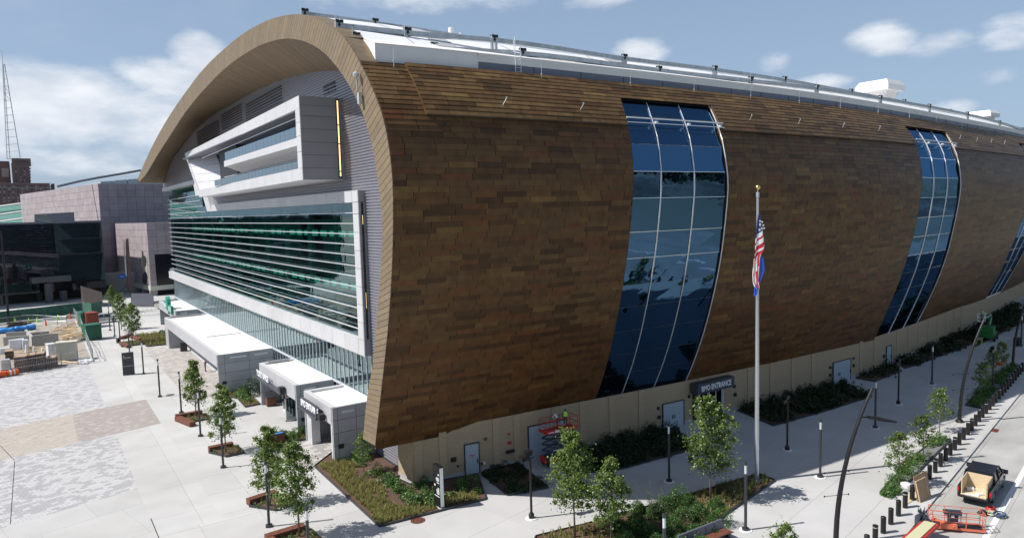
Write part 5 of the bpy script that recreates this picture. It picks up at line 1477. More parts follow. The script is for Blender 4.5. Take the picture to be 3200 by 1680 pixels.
# ------------------------------------------------------------------ street furniture
def lamp_post(label, x, y, group, base_pad=False, z=0.0):
    t = thing('light_post', label, 'light post', (x, y, z), 0, group)
    m = MB().use('post_metal'); m.lathe([(.24, 0), (.24, .16), (.095, .17), (.095, 3.85)], n=14); part('post', m, t, smooth=False)
    g = MB().use('lamp_glass'); g.lathe([(.085, 3.85), (.085, 4.42)], n=12); part('lamp_lens', g, t)
    c = MB().use('post_metal'); c.lathe([(.10, 4.42), (.10, 4.66)], n=14); part('cap', c, t)
    if base_pad:
        p = MB().use('paint_white'); p.lathe([(.42, 0), (.42, .035)], n=18); part('footing', p, t)
    return t
def build_lamps():
    left = [((344, 1032), 'thin dark light post standing farthest up the plaza, beside the silver pickup'), ((359, 1050), 'thin dark light post, second farthest in the plaza row'),
            ((376, 1072), 'thin dark light post beside the farthest timber planter'), ((406, 1116), 'thin dark light post behind the black information pylon'),
            ((449, 1168), 'thin dark light post just right of the black information pylon'), ((500, 1239), 'thin dark light post alone on open concrete above the tan paving'),
            ((567, 1289), 'thin dark light post at the bench left of the ticket pavilion trees'), ((627, 1362), 'thin dark light post between the second and third planters'),
            ((698, 1460), 'thin dark light post rising in front of the tree with the short timber bench'), ((841, 1644), 'tall-looking dark light post beside the planter with a wooden bench, second nearest on the plaza'),
            ((957, 1790), 'dark light post cut by the bottom edge, nearest on the plaza')]
    proto = None
    for (p, lab) in left:
        c = at(*p)
        if p[0] == 957:      # foot is below the frame: stand it in the row
            q = at(957, 1581, 4.66); c = Vector((q.x, q.y, 0))
        if proto is None: proto = lamp_post(lab, c.x, c.y, 'light posts on the plaza')
        else: dup(proto, None, (c.x, c.y, 0), None, None, lab)
    right = [((2330, 1655), 'dark light post on white footing below the flagpole island'), ((2091, 1503), 'dark light post in building shade left of the island tree'),
             ((2563, 1490), 'dark light post in the sun left of the curved street lamp'), ((2735, 1336), 'dark light post on the shadow edge behind the street lamp arm'),
             ((2912, 1200), 'dark light post in shade before the far hedge bed'), ((3191, 1082), 'dark light post at the right edge with a bin beside it'), ((2075, 1800), 'dark light post poking up among the round shrubs at the bottom')]
    proto = None
    for (p, lab) in right:
        c = at(*p)
        if p[1] == 1800: q = at(2075, 1603, 4.66); c = Vector((q.x, q.y, 0))
        if proto is None: proto = lamp_post(lab, c.x, c.y, 'light posts on the long sidewalk', True)
        else: dup(proto, None, (c.x, c.y, 0), None, None, lab)
    # floodlight posts
    for (p, lab) in (((1661, 1618), 'black floodlight post with two lamp heads in front of the scissor lift'), ((2460, 1405), 'black floodlight post in the shade right of the flagpole'), ((2807, 1262), 'black floodlight post in the shade before the triple door'), ((3102, 1215), 'black floodlight post rising behind the far street trees')):
        c = at(*p); t = thing('floodlight_post', lab, 'floodlight', (c.x, c.y, 0), 0, 'floodlight posts')
        m = MB().use('black_metal'); m.lathe([(.2, 0), (.2, .3), (.12, .42), (.085, .5), (.085, 4.3)], n=12); m.tube([(-.55, 0, 4.3), (.35, 0, 4.3)], .05, 6); m.tube([(-.5, 0, 4.3), (-.5, 0, 4.45)], .04, 6); part('post', m, t)
        p_ = MB().use('paint_white'); p_.lathe([(.42, 0), (.42, .04)], n=18); part('footing', p_, t)
        for dx, dz in ((-.55, 4.25), (-.15, 4.55)):
            h = MB().use('black_metal'); h.hexa([(dx-.2, -.15, dz), (dx+.2, -.15, dz), (dx+.2, .15, dz), (dx-.2, .15, dz)], [(dx-.28, -.2, dz+.34), (dx+.28, -.2, dz+.34), (dx+.28, .2, dz+.34), (dx-.28, .2, dz+.34)]); part('lamp_head', h, t)
    # curved street lamps
    def street(lab, x, y, arm):
        t = thing('street_lamp', lab, 'street lamp', (x, y, -.0), 0, 'curved street lamps')
        H = 9.9; pts = []; rad = []
        for k in range(13):
            u = k/12; off = 2.35*u**2.1; pts.append((off*.88, -off*.45, .0+H*u)); rad.append(.17-.07*u)
        m = MB().use('black_metal'); m.lathe([(.34, 0), (.34, .18), (.22, .3)], n=12); m.tube(pts, rad, 10); part('pole', m, t, smooth=False)
        if arm:
            z = 8.1; u = (z/H); off = 2.35*u**2.1; bx = off*.88; by_ = -off*.45
            a = MB().use('black_metal'); a.tube([(bx, by_, z), (bx+.5, by_-.3, z-.05)], .05, 6); part('arm', a, t)
            def LH(u, w, dz): return (bx+.45+u*1.75*.83+w*.56, by_-.25-u*1.75*.56+w*.83, z-.02-u*.34+dz)
            h = MB().use('black_metal'); h.hexa([LH(0, -.12, -.1), LH(1, -.1, -.08), LH(1, .1, -.08), LH(0, .12, -.1)], [LH(0, -.12, .05), LH(.5, -.22, .08), LH(.5, .22, .08), LH(0, .12, .05)]); h.hexa([LH(.3, -.22, -.1), LH(1, -.12, -.06), LH(1, .12, -.06), LH(.3, .22, -.1)], [LH(.3, -.22, .08), LH(1, -.1, .02), LH(1, .1, .02), LH(.3, .22, .08)]); part('lamp_head', h, t)
            h = MB().use('white_metal'); h.face([LH(.35, -.16, -.11), LH(.9, -.1, -.08), LH(.9, .1, -.08), LH(.35, .16, -.11)]); part('lens', h, t)
        for z in (3.2, 4.7):
            b = MB().use('black_metal'); b.tube([(-.75, .35, z), (.75, -.35, z)], .018, 4); b.lathe([(.04, -.05), (.04, .05)], (-.75, .35, z), 6); b.lathe([(.04, -.05), (.04, .05)], (.75, -.35, z), 6); part('banner_rod', b, t)
        return t
    c = at(2612, 1700); street('tall curved black street lamp nearest the camera, its arm over the sidewalk', c.x, c.y, True)
    c = at(2998, 1318); street('tall curved black street lamp standing behind the middle bollards', c.x, c.y, False)
    c = at(3165, 1140); street('curved black street lamp farthest along the sidewalk', c.x, c.y, False)
    # bollards
    zs = [(397, 1410), (432, 1375), (466, 1352-0), (517, 1320), (564, 1265), (611, 1213), (653, 1163), (697, 1115), (771, 1027), (805, 985), (840, 945), (873, 908), (905, 872), (934, 838), (962, 805), (990, 773), (1017, 741), (1043, 711), (1068, 684), (1091, 656), (1113, 630), (1135, 604), (1157, 580), (1179, 556), (1198, 533), (1218, 511), (1238, 488), (1256, 467), (1273, 447), (1290, 428), (1306, 410), (1322, 390), (1338, 372), (1353, 352), (1368, 335), (1382, 318)]
    m = MB().use('black_metal'); m.lathe([(.165, 0), (.165, 1.08), (.15, 1.1)], n=14); plain = m.mesh('bollard')
    m = MB().use('black_metal'); m.lathe([(.165, 0), (.165, .96)], n=14); m.use('white_metal'); m.lathe([(.15, .96), (.15, 1.02)], n=12); m.use('black_metal'); m.lathe([(.17, 1.02), (.17, 1.12), (.05, 1.16)], n=14); lit = m.mesh('bollard_lit')
    a = at(*z4(517, 1320)); b = at(*z4(1382, 318)); 
    n = 0
    P0 = Vector((38.9, 21.6)); 
    pos = []
    for i, p in enumerate(zs):
        c = at(*z4(*p)); pos.append((c.x, c.y))
    s0, s1 = pos[3], pos[-1]
    pos[0] = (pos[3][0]-3*1.68*DX, pos[3][1]-3*1.68*.21); pos[1] = (pos[3][0]-2*1.68*DX, pos[3][1]-2*1.68*.21); pos[2] = (pos[3][0]-1.68*DX, pos[3][1]-1.68*.21)
    for i, (x, y) in enumerate(pos):
        isl = i % 4 == 2
        o = link_mesh('bollard', lit if isl else plain); o.location = (x, y, 0)
        o['label'] = ('black bollard with pale light ring' if isl else 'plain black bollard')+', %s along the kerb from the bottom edge' % ORD[i]
        o['category'] = 'bollard'; o['group'] = 'bollards along the kerb'
    # bin near the far post
    c = at(3178, 1080); m = MB().use('dark'); m.box(-.4, -.35, 0, .4, .35, 1.25); m.tube([(-.4, 0, 1.25), (-.1, .1, 1.7)], .05, 5)
    single('utility_box', m, 'dark box standing against the light post at the right edge', 'utility box', None, (c.x, c.y, 0))
    c = at(3130, 1140); m = MB().use('cone_orange'); 
    for k in range(5): m.obox((rnd(-.5, .5), rnd(-.3, .3), k*.09), 1.3, .25, .08, rnd(-.4, .4))
    single('barricade_boards', m, 'small pile of orange boards at the foot of the farthest curved street lamp', 'barrier', None, (c.x, c.y, 0))

def bench_arm(mb, p, q, w=.55, h=.46):
    """timber bench made of slats between two points"""
    p = Vector(p); q = Vector(q); d = (q-p).normalized(); n = Vector((-d.y, d.x))
    L = (q-p).length
    return d, n, L
def planter(label, tx, ty, arms, bed, tree=True):
    """arms: list of (p,q) top-outline centre lines in world xy; bed polygon in world xy"""
    t = thing('planter_bench', label, 'planter bench', (tx, ty, 0), 0, 'planter benches on the plaza')
    if area(bed) < 0: bed = bed[::-1]
    m = MB().use('mulch'); m.hexa([(x, y, 0) for x, y in bed], [(x, y, .12) for x, y in bed], cap=(0, 1)); part('soil', m, t, ws=True)
    e = MB().use('steel_edge')
    for i in range(len(bed)):
        p, q = Vector(bed[i]), Vector(bed[(i+1) % len(bed)]); d = (q-p).normalized(); o = Vector((d.y, -d.x))*.06
        e.hexa([(*p, 0), (*(p+o), 0), (*(q+o), 0), (*q, 0)], [(*p, .2), (*(p+o), .2), (*(q+o), .2), (*q, .2)])
    part('steel_edge', e, t, ws=True)
    for (p, q) in arms:
        p, q = Vector(p), Vector(q); d = (q-p).normalized(); n = Vector((-d.y, d.x)); W = .62; H = .48
        core = MB().use('dark'); a = [(p-n*(W/2-.06)), (q-n*(W/2-.06)), (q+n*(W/2-.06)), (p+n*(W/2-.06))]
        core.hexa([(*v, 0) for v in a], [(*v, H-.06) for v in a]); part('bench_core', core, t, ws=True)
        for k in range(6):      # seat slats
            s = MB().use('timber'); c0 = -W/2+W*k/6+.008; c1 = -W/2+W*(k+1)/6-.008; tn = rnd(.8, 1.2)
            a = [p+n*c0, q+n*c0, q+n*c1, p+n*c1]; s.hexa([(*v, H-.05) for v in a], [(*v, H) for v in a], (tn, tn, tn)); part('seat_slat', s, t, ws=True)
        for sgn in (-1, 1):
            for k in range(4):
                s = MB().use('timber'); tn = rnd(.75, 1.15); c0, c1 = sgn*(W/2), sgn*(W/2-.05); z0, z1 = .03+k*.105, .03+k*.105+.095
                a = [p+n*min(c0, c1), q+n*min(c0, c1), q+n*max(c0, c1), p+n*max(c0, c1)]; s.hexa([(*v, z0) for v in a], [(*v, z1) for v in a], (tn, tn, tn)); part('side_slat', s, t, ws=True)
        for end, sg in ((p, -1), (q, 1)):
            s = MB().use('timber'); a = [end-n*W/2, end-n*W/2+d*sg*.04, end+n*W/2+d*sg*.04, end+n*W/2]
            if sg < 0: a = a[::-1]
            s.hexa([(*v, .02) for v in a], [(*v, H) for v in a], (.85,)*3); part('end_board', s, t, ws=True)
    g = MB().use('leaf_shrub'); gb = MB().use('grass_blade')
    scatter(bed, 2.2, lambda p: bush(g, (p[0], p[1], .1), .2, .3, 40, .09))
    scatter(bed, 6, lambda p: tuft(gb, (p[0], p[1], .1), .3, 7))
    part('plants', g, t, ws=True, kind='stuff'); part('grasses', gb, t, ws=True, kind='stuff')
    return t

def build_trees():
    tree_proto('A2', 7.0, 1.25, 1.4, 3.4, 21, leafs=.14)
    tree_proto('B2', 7.3, 1.45, 1.6, 2.9, 22, leafs=.145)
    tree_proto('C2', 8.2, 1.65, 1.9, 3.0, 23, leafs=.15)
    tree_proto('A', 7.1, 1.35, 1.45, 3.2, 11, leafs=.155)
    tree_proto('B', 7.2, 1.45, 1.4, 2.7, 12, leafs=.155)
    tree_proto('C', 8.6, 1.8, 1.9, 3.1, 13, leafs=.155)
    tree_proto('S', 4.6, 1.15, 1.2, 1.3, 14, leafs=.14, trunk_r=.045)
    tree_proto('S2', 4.3, 1.05, 1.2, 1.2, 15, leafs=.14, trunk_r=.045)
    G = 'young trees in the timber planters'
    place_tree('A', 13.16, 80.8, .4, .98, 'young leafy tree left of the ticket pavilion, in the planter beside the long glazed pavilion', G, .05)
    place_tree('B', 13.16, 66.6, 1.4, .98, 'airy young tree in front of the ticket pavilion doors', G, .05)
    place_tree('A2', 13.1, 51.9, 2.9, .98, 'young tree in the planter behind the second nearest plaza light post', G, .05)
    place_tree('B2', 13.3, 45.6, 4.2, 1.0, 'nearest plaza tree, spreading over the bench at the bottom edge', G, .05)
    place_tree('B2', 12.86, 136.6, .9, 1.08, 'young tree with yellow-green leaves in the farthest planter', G, .05)
    c = at(380, 1030); place_tree('B', c.x, c.y, 5.0, 1.1, 'small tree half hidden behind the farthest planter tree', 'trees beyond the far planter')
    c = at(352, 985); place_tree('A', c.x+1, c.y+12, 2.0, .9, 'brownish tree standing past the silver pickup', 'trees beyond the far planter')
    G = 'trees in the flagpole island'
    place_tree('C', 39.33, 32.8, .0, 1.0, 'full green tree left of the flagpole, in front of the side entrance', G, .08)
    place_tree('C2', 27.9, 34.4, 2.2, .97, 'tall green tree in front of the red scissor lift', G, .08)
    place_tree('A', 28.9, 32.0, 1.1, .90, 'lower bright green tree overlapping the one before the scissor lift', G, .08)
    c = at(2452, 1621, 4.2); place_tree('S', c.x, c.y, 1.0, .95, 'treetop poking in at the bottom edge below the flagpole', 'street trees by the kerb')
    G = 'street trees by the kerb'
    for key, px, py, rz, sc, lab in (('S', 2809, 1520, 0, 1.0, 'thin street tree nearest the plywood sheets'), ('S2', 2885, 1445, 1.3, 1.0, 'thin street tree second along the kerb planter'), ('S', 2935, 1352, 2.5, .98, 'thin street tree at the far end of the near kerb planter'),
                                 ('S2', 3067, 1241, 3.1, .95, 'shaded street tree at the near end of the far kerb planter'), ('S', 3098, 1181, 4.0, .85, 'shaded street tree, middle one of the far kerb planter'), ('S2', 3128, 1166, 5.2, .98, 'shaded street tree farthest along the kerb planter')):
        c = at(px, py); place_tree(key, c.x, c.y, rz, sc, lab, G, .05)
    t = place_tree('S', 21.3, 53.9, 2.0, .82, 'slender dark-leaved tree among shrubs beneath the tip of the brown shell', 'slender trees', .08)
    # planters on the plaza
    def W(*p): return xy(*p)
    def T(px, py, z=.48): q = at(px, py, z); return (q.x, q.y)
    spec = [((13.16, 80.8), [(z3(172, 684), z3(312, 660)), (z3(182, 692), z3(262, 724))], 'timber bench planter left of the ticket pavilion, with an L-shaped seat'),
            ((13.16, 66.6), [(z3(352, 858), z3(478, 832))], 'timber bench planter in front of the ticket pavilion'),
            ((13.1, 51.9), [(z3(565, 1140), z3(713, 1092))], 'timber bench planter behind the second nearest light post'),
            ((13.3, 45.6), [(z3(662, 1336), z3(865, 1275)), (z3(668, 1345), z3(740, 1385))], 'nearest timber bench planter at the bottom edge, seat turning a corner'),
            ((12.86, 136.6), [((378, 1068), (402, 1078)), ((378, 1052), (412, 1040)), ((412, 1048), (440, 1056))], 'farthest timber planter benches round the yellow-green tree')]
    for (tp, arms, lab) in spec:
        A_ = [(T(*a), T(*b)) for a, b in arms]
        p, q = Vector(A_[0][0]), Vector(A_[0][1]); d = (q-p).normalized(); n = Vector((d.y, -d.x))
        c = Vector(tp)
        bed = [p+n*.35-d*.1, q+n*.35+d*.35, q+n*2.6+d*.35, p+n*2.6+d*.9]
        if tp[1] > 100: bed = [c+Vector(v) for v in ((-1.8, -2.0), (1.5, -2.0), (1.5, 3.0), (-1.8, 3.0))]
        planter(lab, tp[0], tp[1], A_, [tuple(v) for v in bed])
    # planting between pavilions
    for poly, lab, st in (([(14.6, 82.2), (20.0, 82.0), (20.0, 89.0), (24, 89.2), (24, 82), (20.6, 81.6), (17.2, 81.0)], 'grassy bed between the long pavilion and the ticket pavilion', 0),
                     ([(16.4, 65.8), (24, 65.6), (24, 67.8), (17.0, 68.0)], 'small bed between the ticket pavilion and the nearest portal', 1)):
        if st == 0: poly = [xy(*z3(510, 600)), xy(*z3(550, 645)), (20.1, 81.6), (20.3, 89.3), (17.5, 89.3)]
        t = edge_bed('planting_bed', poly, lab)
        g = MB().use('grass_blade'); s = MB().use('leaf_shrub')
        scatter(poly, 14, lambda p: tuft(g, (p[0], p[1], .09), rnd(.2, .4), 9))
        part('grasses', g, t, ws=True, kind='stuff')
        for k in range(9):
            if st == 0: p = (rnd(18.6, 20.0), rnd(82.4, 88.6))
            else: p = (rnd(17.4, 22), rnd(66.0, 67.6))
            r = rnd(.45, .75); bush(s, (p[0], p[1], .1), r, r*1.5, 300, .13)
        part('shrubs', s, t, ws=True, kind='stuff')
    c = at(*z3(560, 590)); m = MB().use('leaf_shrub')
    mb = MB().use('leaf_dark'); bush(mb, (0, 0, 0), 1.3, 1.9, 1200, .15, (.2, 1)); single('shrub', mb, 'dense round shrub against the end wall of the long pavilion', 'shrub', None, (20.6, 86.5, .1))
    poly = [(14.3, 131.8), (16.8, 132.0), (20.0, 132.2), (20.0, 139), (15.2, 139.5)]
    poly = [xy(482, 1000), xy(515, 1030), (17.2, 131.5), (20.1, 131.5), (20.1, 143), (15.0, 143)]
    t = edge_bed('planting_bed', [(14.6, 131.8), (20.1, 131.4), (20.1, 146), (14.2, 146)], 'far grassy bed between the long pavilion and the farthest one')
    g = MB().use('grass_blade'); scatter([(14.6, 131.8), (20.1, 131.4), (20.1, 146), (14.2, 146)], 5, lambda p: tuft(g, (p[0], p[1], .09), rnd(.4, .8), 8)); part('grasses', g, t, ws=True, kind='stuff')
    s = MB().use('leaf_shrub'); 
    for k in range(8): bush(s, (19+rnd(-.6, .6), 133+k*1.6, .1), .8, .9, 200, .18)
    part('shrubs', s, t, ws=True, kind='stuff')
    # kerb planters with low shrubs
    for pts, lab in (([(500, 1078), (562, 1105), (650, 1035), (770, 905), (935, 745), (850, 742), (735, 830), (580, 990)], 'near kerb planting strip with low shrubs and three thin trees'),
                     ([(1033, 530), (1120, 548), (1215, 440), (1300, 345), (1345, 290), (1290, 300), (1210, 350)], 'far shaded kerb planting strip')):
        poly = [xy(*z4(*p)) for p in pts]; t = edge_bed('kerb_planter', poly, lab, 'soil_gravel')
        g = MB().use('leaf_shrub')
        def f(p):
            u = math.sin(p[0]*.9)*.5+.5
            if lab.startswith('near') and rnd(0, 1) > .6+u*.4: return
            r = rnd(.35, .65); bush(g, (p[0], p[1], .08), r, r*1.15, 190, .10, (.1, 1))
        scatter(poly, 3.2 if lab.startswith('near') else 2.6, f); part('shrubs', g, t, ws=True, kind='stuff')
    c = at(3090, 1185); mb = MB().use('leaf_dark'); bush(mb, (0, 0, 0), 2.2, 1.3, 1400, .2, (.2, 1)); 

def build_signs():
    # information pylons
    c = at(1386, 1592); t = thing('information_pylon', 'black information pylon with white edge strip in the corner bed', 'sign pylon', (c.x-.05, c.y+.55, 0), math.radians(0))
    m = MB().use('paint_white'); m.box(-.2, -.56, 0, .2, .56, .14); part('footing', m, t)
    m = MB().use('black_metal'); m.box(-.16, -.5, .14, .16, .5, 3.2); part('body', m, t)
    m = MB().use('paint_white'); m.box(-.13, -.525, .22, .13, -.50, 3.1); part('edge_strip', m, t)
    m = MB().use('letter')
    for z, L in ((2.45, .0), (2.3, .5), (2.2, .62), (2.1, .5), (1.95, .42), (1.55, .3), (1.42, .5), (1.32, .55), (1.22, .5), (1.12, .46), (.92, .9)):
        if L: m.box(-.17, -.42, z, -.16, -.42+L*.8, z+.045)
    m.box(-.17, -.4, 2.52, -.16, -.26, 2.64); m.box(-.17, .16, 1.64, -.16, .3, 1.78); part('print', m, t)
    c = at(403, 1170); t = thing('information_pylon', 'dark information pylon standing on open concrete by the construction fence', 'sign pylon', (c.x, c.y, 0))
    m = MB().use('post_metal'); m.box(-.72, -.2, .06, .72, .2, 3.15); part('body', m, t)
    m = MB().use('concrete_wall'); m.box(-.76, -.24, 0, .8, .24, .06); part('footing', m, t)
    m = MB().use('galv'); m.box(-.6, -.21, 1.25, .6, -.2, 1.3); m.box(-.6, -.21, 2.45, .3, -.2, 2.5); m.box(-.6, -.21, 2.36, .45, -.2, 2.39); m.box(-.6, -.21, 2.62, -.4, -.2, 2.75); part('print', m, t)
    # bench with backrest at the island's foot
    a = at(2265, 1648, .45); b = at(2160, 1690, .45); d = (b-a).normalized(); n = Vector((-d.y, d.x, 0))
    if n.dot(Vector((-1, 1, 0))) < 0: n = -n
    t = thing('park_bench', 'long timber bench with dark padded backrest at the island edge', 'bench', (a.x, a.y, 0))
    for k in range(5):
        s = MB().use('timber'); q = rnd(.9, 1.25); o = -n*(k*.13)
        p = [a+o, a+o+d*4.2, a+o+d*4.2-n*.115, a+o-n*.115]; s.hexa([(v.x, v.y, .4) for v in p], [(v.x, v.y, .46) for v in p], (q, q, q)); part('seat_slat', s, t, ws=True)
    for k in range(5):
        s = MB().use('louvre_grey'); p0 = a+d*(.05+k*.82)+n*.06; p1 = p0+d*.76; q = [p0, p1, p1+n*.12, p0+n*.12]; s.hexa([(v.x, v.y, .42) for v in q], [(v.x+n.x*.12, v.y+n.y*.12, 1.0) for v in q]); part('backrest_pad', s, t, ws=True)
    s = MB().use('steel_edge'); q = [a-n*.5+d*.1, a-n*.5+d*.25, a+n*.05+d*.25, a+n*.05+d*.1]; s.hexa([(v.x, v.y, 0) for v in q], [(v.x, v.y, .4) for v in q]); part('leg', s, t, ws=True)
    # flagpole
    t = thing('flagpole', 'tall silver flagpole with gold ball in the island bed', 'flagpole', (45.1, 33.1, 0))
    H = 22.15
    m = MB().use('pole_alu'); m.lathe([(.42, 0), (.42, .1), (.17, .12), (.16, 5), (.14, 11), (.11, 17), (.085, H-.2), (.12, H-.18), (.12, H+.18), (.03, H+.2), (.03, H+.4)], n=16); part('pole', m, t, smooth=False)
    b = MB().use('gold'); r = .2; b.lathe([(.01, H+.35)]+[(r*math.sin(a), H+.35+r-r*math.cos(a)) for a in np.linspace(.2, PI-.05, 9)], n=16); part('ball', b, t, smooth=True)
    r = MB().use('pole_alu'); r.tube([(-.2, -.1, 1.5), (-.17, -.08, 12), (-.13, -.06, H-.3)], .016, 4); part('halyard', r, t)
    # limp national flag and the state flag below it: draped cloth
    def drape(name, lab, z0, z1, prof, mats, depth):
        """prof: list of (u, x offset left, x offset right) down the cloth; mats(u,v) -> material"""
        t2 = thing(name, lab, 'flag', (45.1, 33.1, z0))
        mb = MB(); NU, NV = 34, 14
        rx, ry = R2.x, R2.y
        ln = math.hypot(rx, ry); rx /= ln; ry /= ln
        P = []
        for i in range(NU+1):
            u = i/NU; zz = -(z0-z1)*u
            l = float(np.interp(u, [p[0] for p in prof], [p[1] for p in prof])); rr = float(np.interp(u, [p[0] for p in prof], [p[2] for p in prof]))
            row = []
            for j in range(NV+1):
                v = j/NV; w = l+(rr-l)*v
                fold = math.sin(v*9+u*3)*depth*(.35+u)
                sl = 0.75*(v-.5)*(1 if u < .56 else .3)
                row.append(Vector((rx*w-ry*fold*.9, ry*w-abs(rx)*fold*.9-.22, zz+sl*1.0*(min(u*4, 1)))))
            P.append(row)
        for i in range(NU):
            for j in range(NV):
                mb.use(mats((i+.5)/NU, (j+.5)/NV)); mb.face([P[i][j], P[i+1][j], P[i+1][j+1], P[i][j+1]])
        part('cloth', mb, t2, smooth=True); return t2, P
    def usa(u, v):
        if u < .27: return 'flag_blue'
        if u < .56: return 'flag_white' if int((u-.27)/.048) % 2 == 0 else 'flag_red'
        k = int(v*8+u*3); return 'flag_red' if k % 2 == 0 else 'flag_white'
    t2, P = drape('national_flag', 'limp red, white and blue flag with stars hanging high on the pole', 20.7, 15.1, [(0, -.12, -.02), (.08, -.25, .05), (.27, -.40, .20), (.42, -.46, .36), (.54, -.5, .44), (.57, -.52, .1), (.8, -.58, .02), (.92, -.48, -.05), (1, -.22, -.1)], usa, .11)
    st = MB().use('flag_white')
    for (i, j) in ((3, 6), (4, 4), (4, 10), (5, 7), (6, 3), (6, 11), (7, 6), (7, 9), (8, 3), (8, 12)):
        p = P[i][j]+Vector((0, -.10, 0)); f = Vector((R2.x, R2.y, 0)).normalized(); ring = []
        for k in range(10):
            rr_ = .10 if k % 2 == 0 else .042; a = PI/2+k*PI/5; ring.append(p+f*(rr_*math.cos(a))+Vector((0, 0, rr_*math.sin(a)))+Vector((-.05, -.12, 0)))
        st.face(ring[::-1])
    part('star', st, t2)
    drape('state_flag', 'limp blue flag hanging below the striped one', 17.6, 14.6, [(0, -.05, .1), (.2, 0, .3), (.45, -.05, .42), (.62, -.35, .2), (.8, -.42, .0), (1, -.40, -.25)], lambda u, v: 'flag_state', .08)
    # litter bins by the pavilions
    for (x, y, lab) in ((18.9, 123.4, 'dark square litter bin before the glazed front of the long pavilion'), (21.0, 80.3, 'rust-brown bin box at the left edge of the ticket doors')):
        m = MB().use('timber' if y < 90 else 'post_metal'); m.box(-.5, -.35, .05, .5, .35, 1.3 if y > 90 else 1.0); m.use('post_metal'); m.box(-.54, -.39, 1.3 if y > 90 else 1.0, .54, .39, 1.42 if y > 90 else 1.1)
        single('litter_bin', m, lab, 'bin', None, (x, y, 0))
    c = at(945, 1360); m = MB().use('timber'); 
    for k in range(10): m.box(-.75+k*.15, -.4, .05, -.62+k*.15, .4, 1.0)
    m.use('steel_edge'); m.box(-.78, -.42, 0, .78, .42, .05); m.box(-.78, -.42, 1.0, .78, .42, 1.06); m.use('tarp'); m.box(-.1, -.44, 1.06, .55, -.2, 1.12)
    single('litter_bin', m, 'rust-brown slatted bin beside the nearest portal', 'bin', None, (17.6, 66.3, 0))

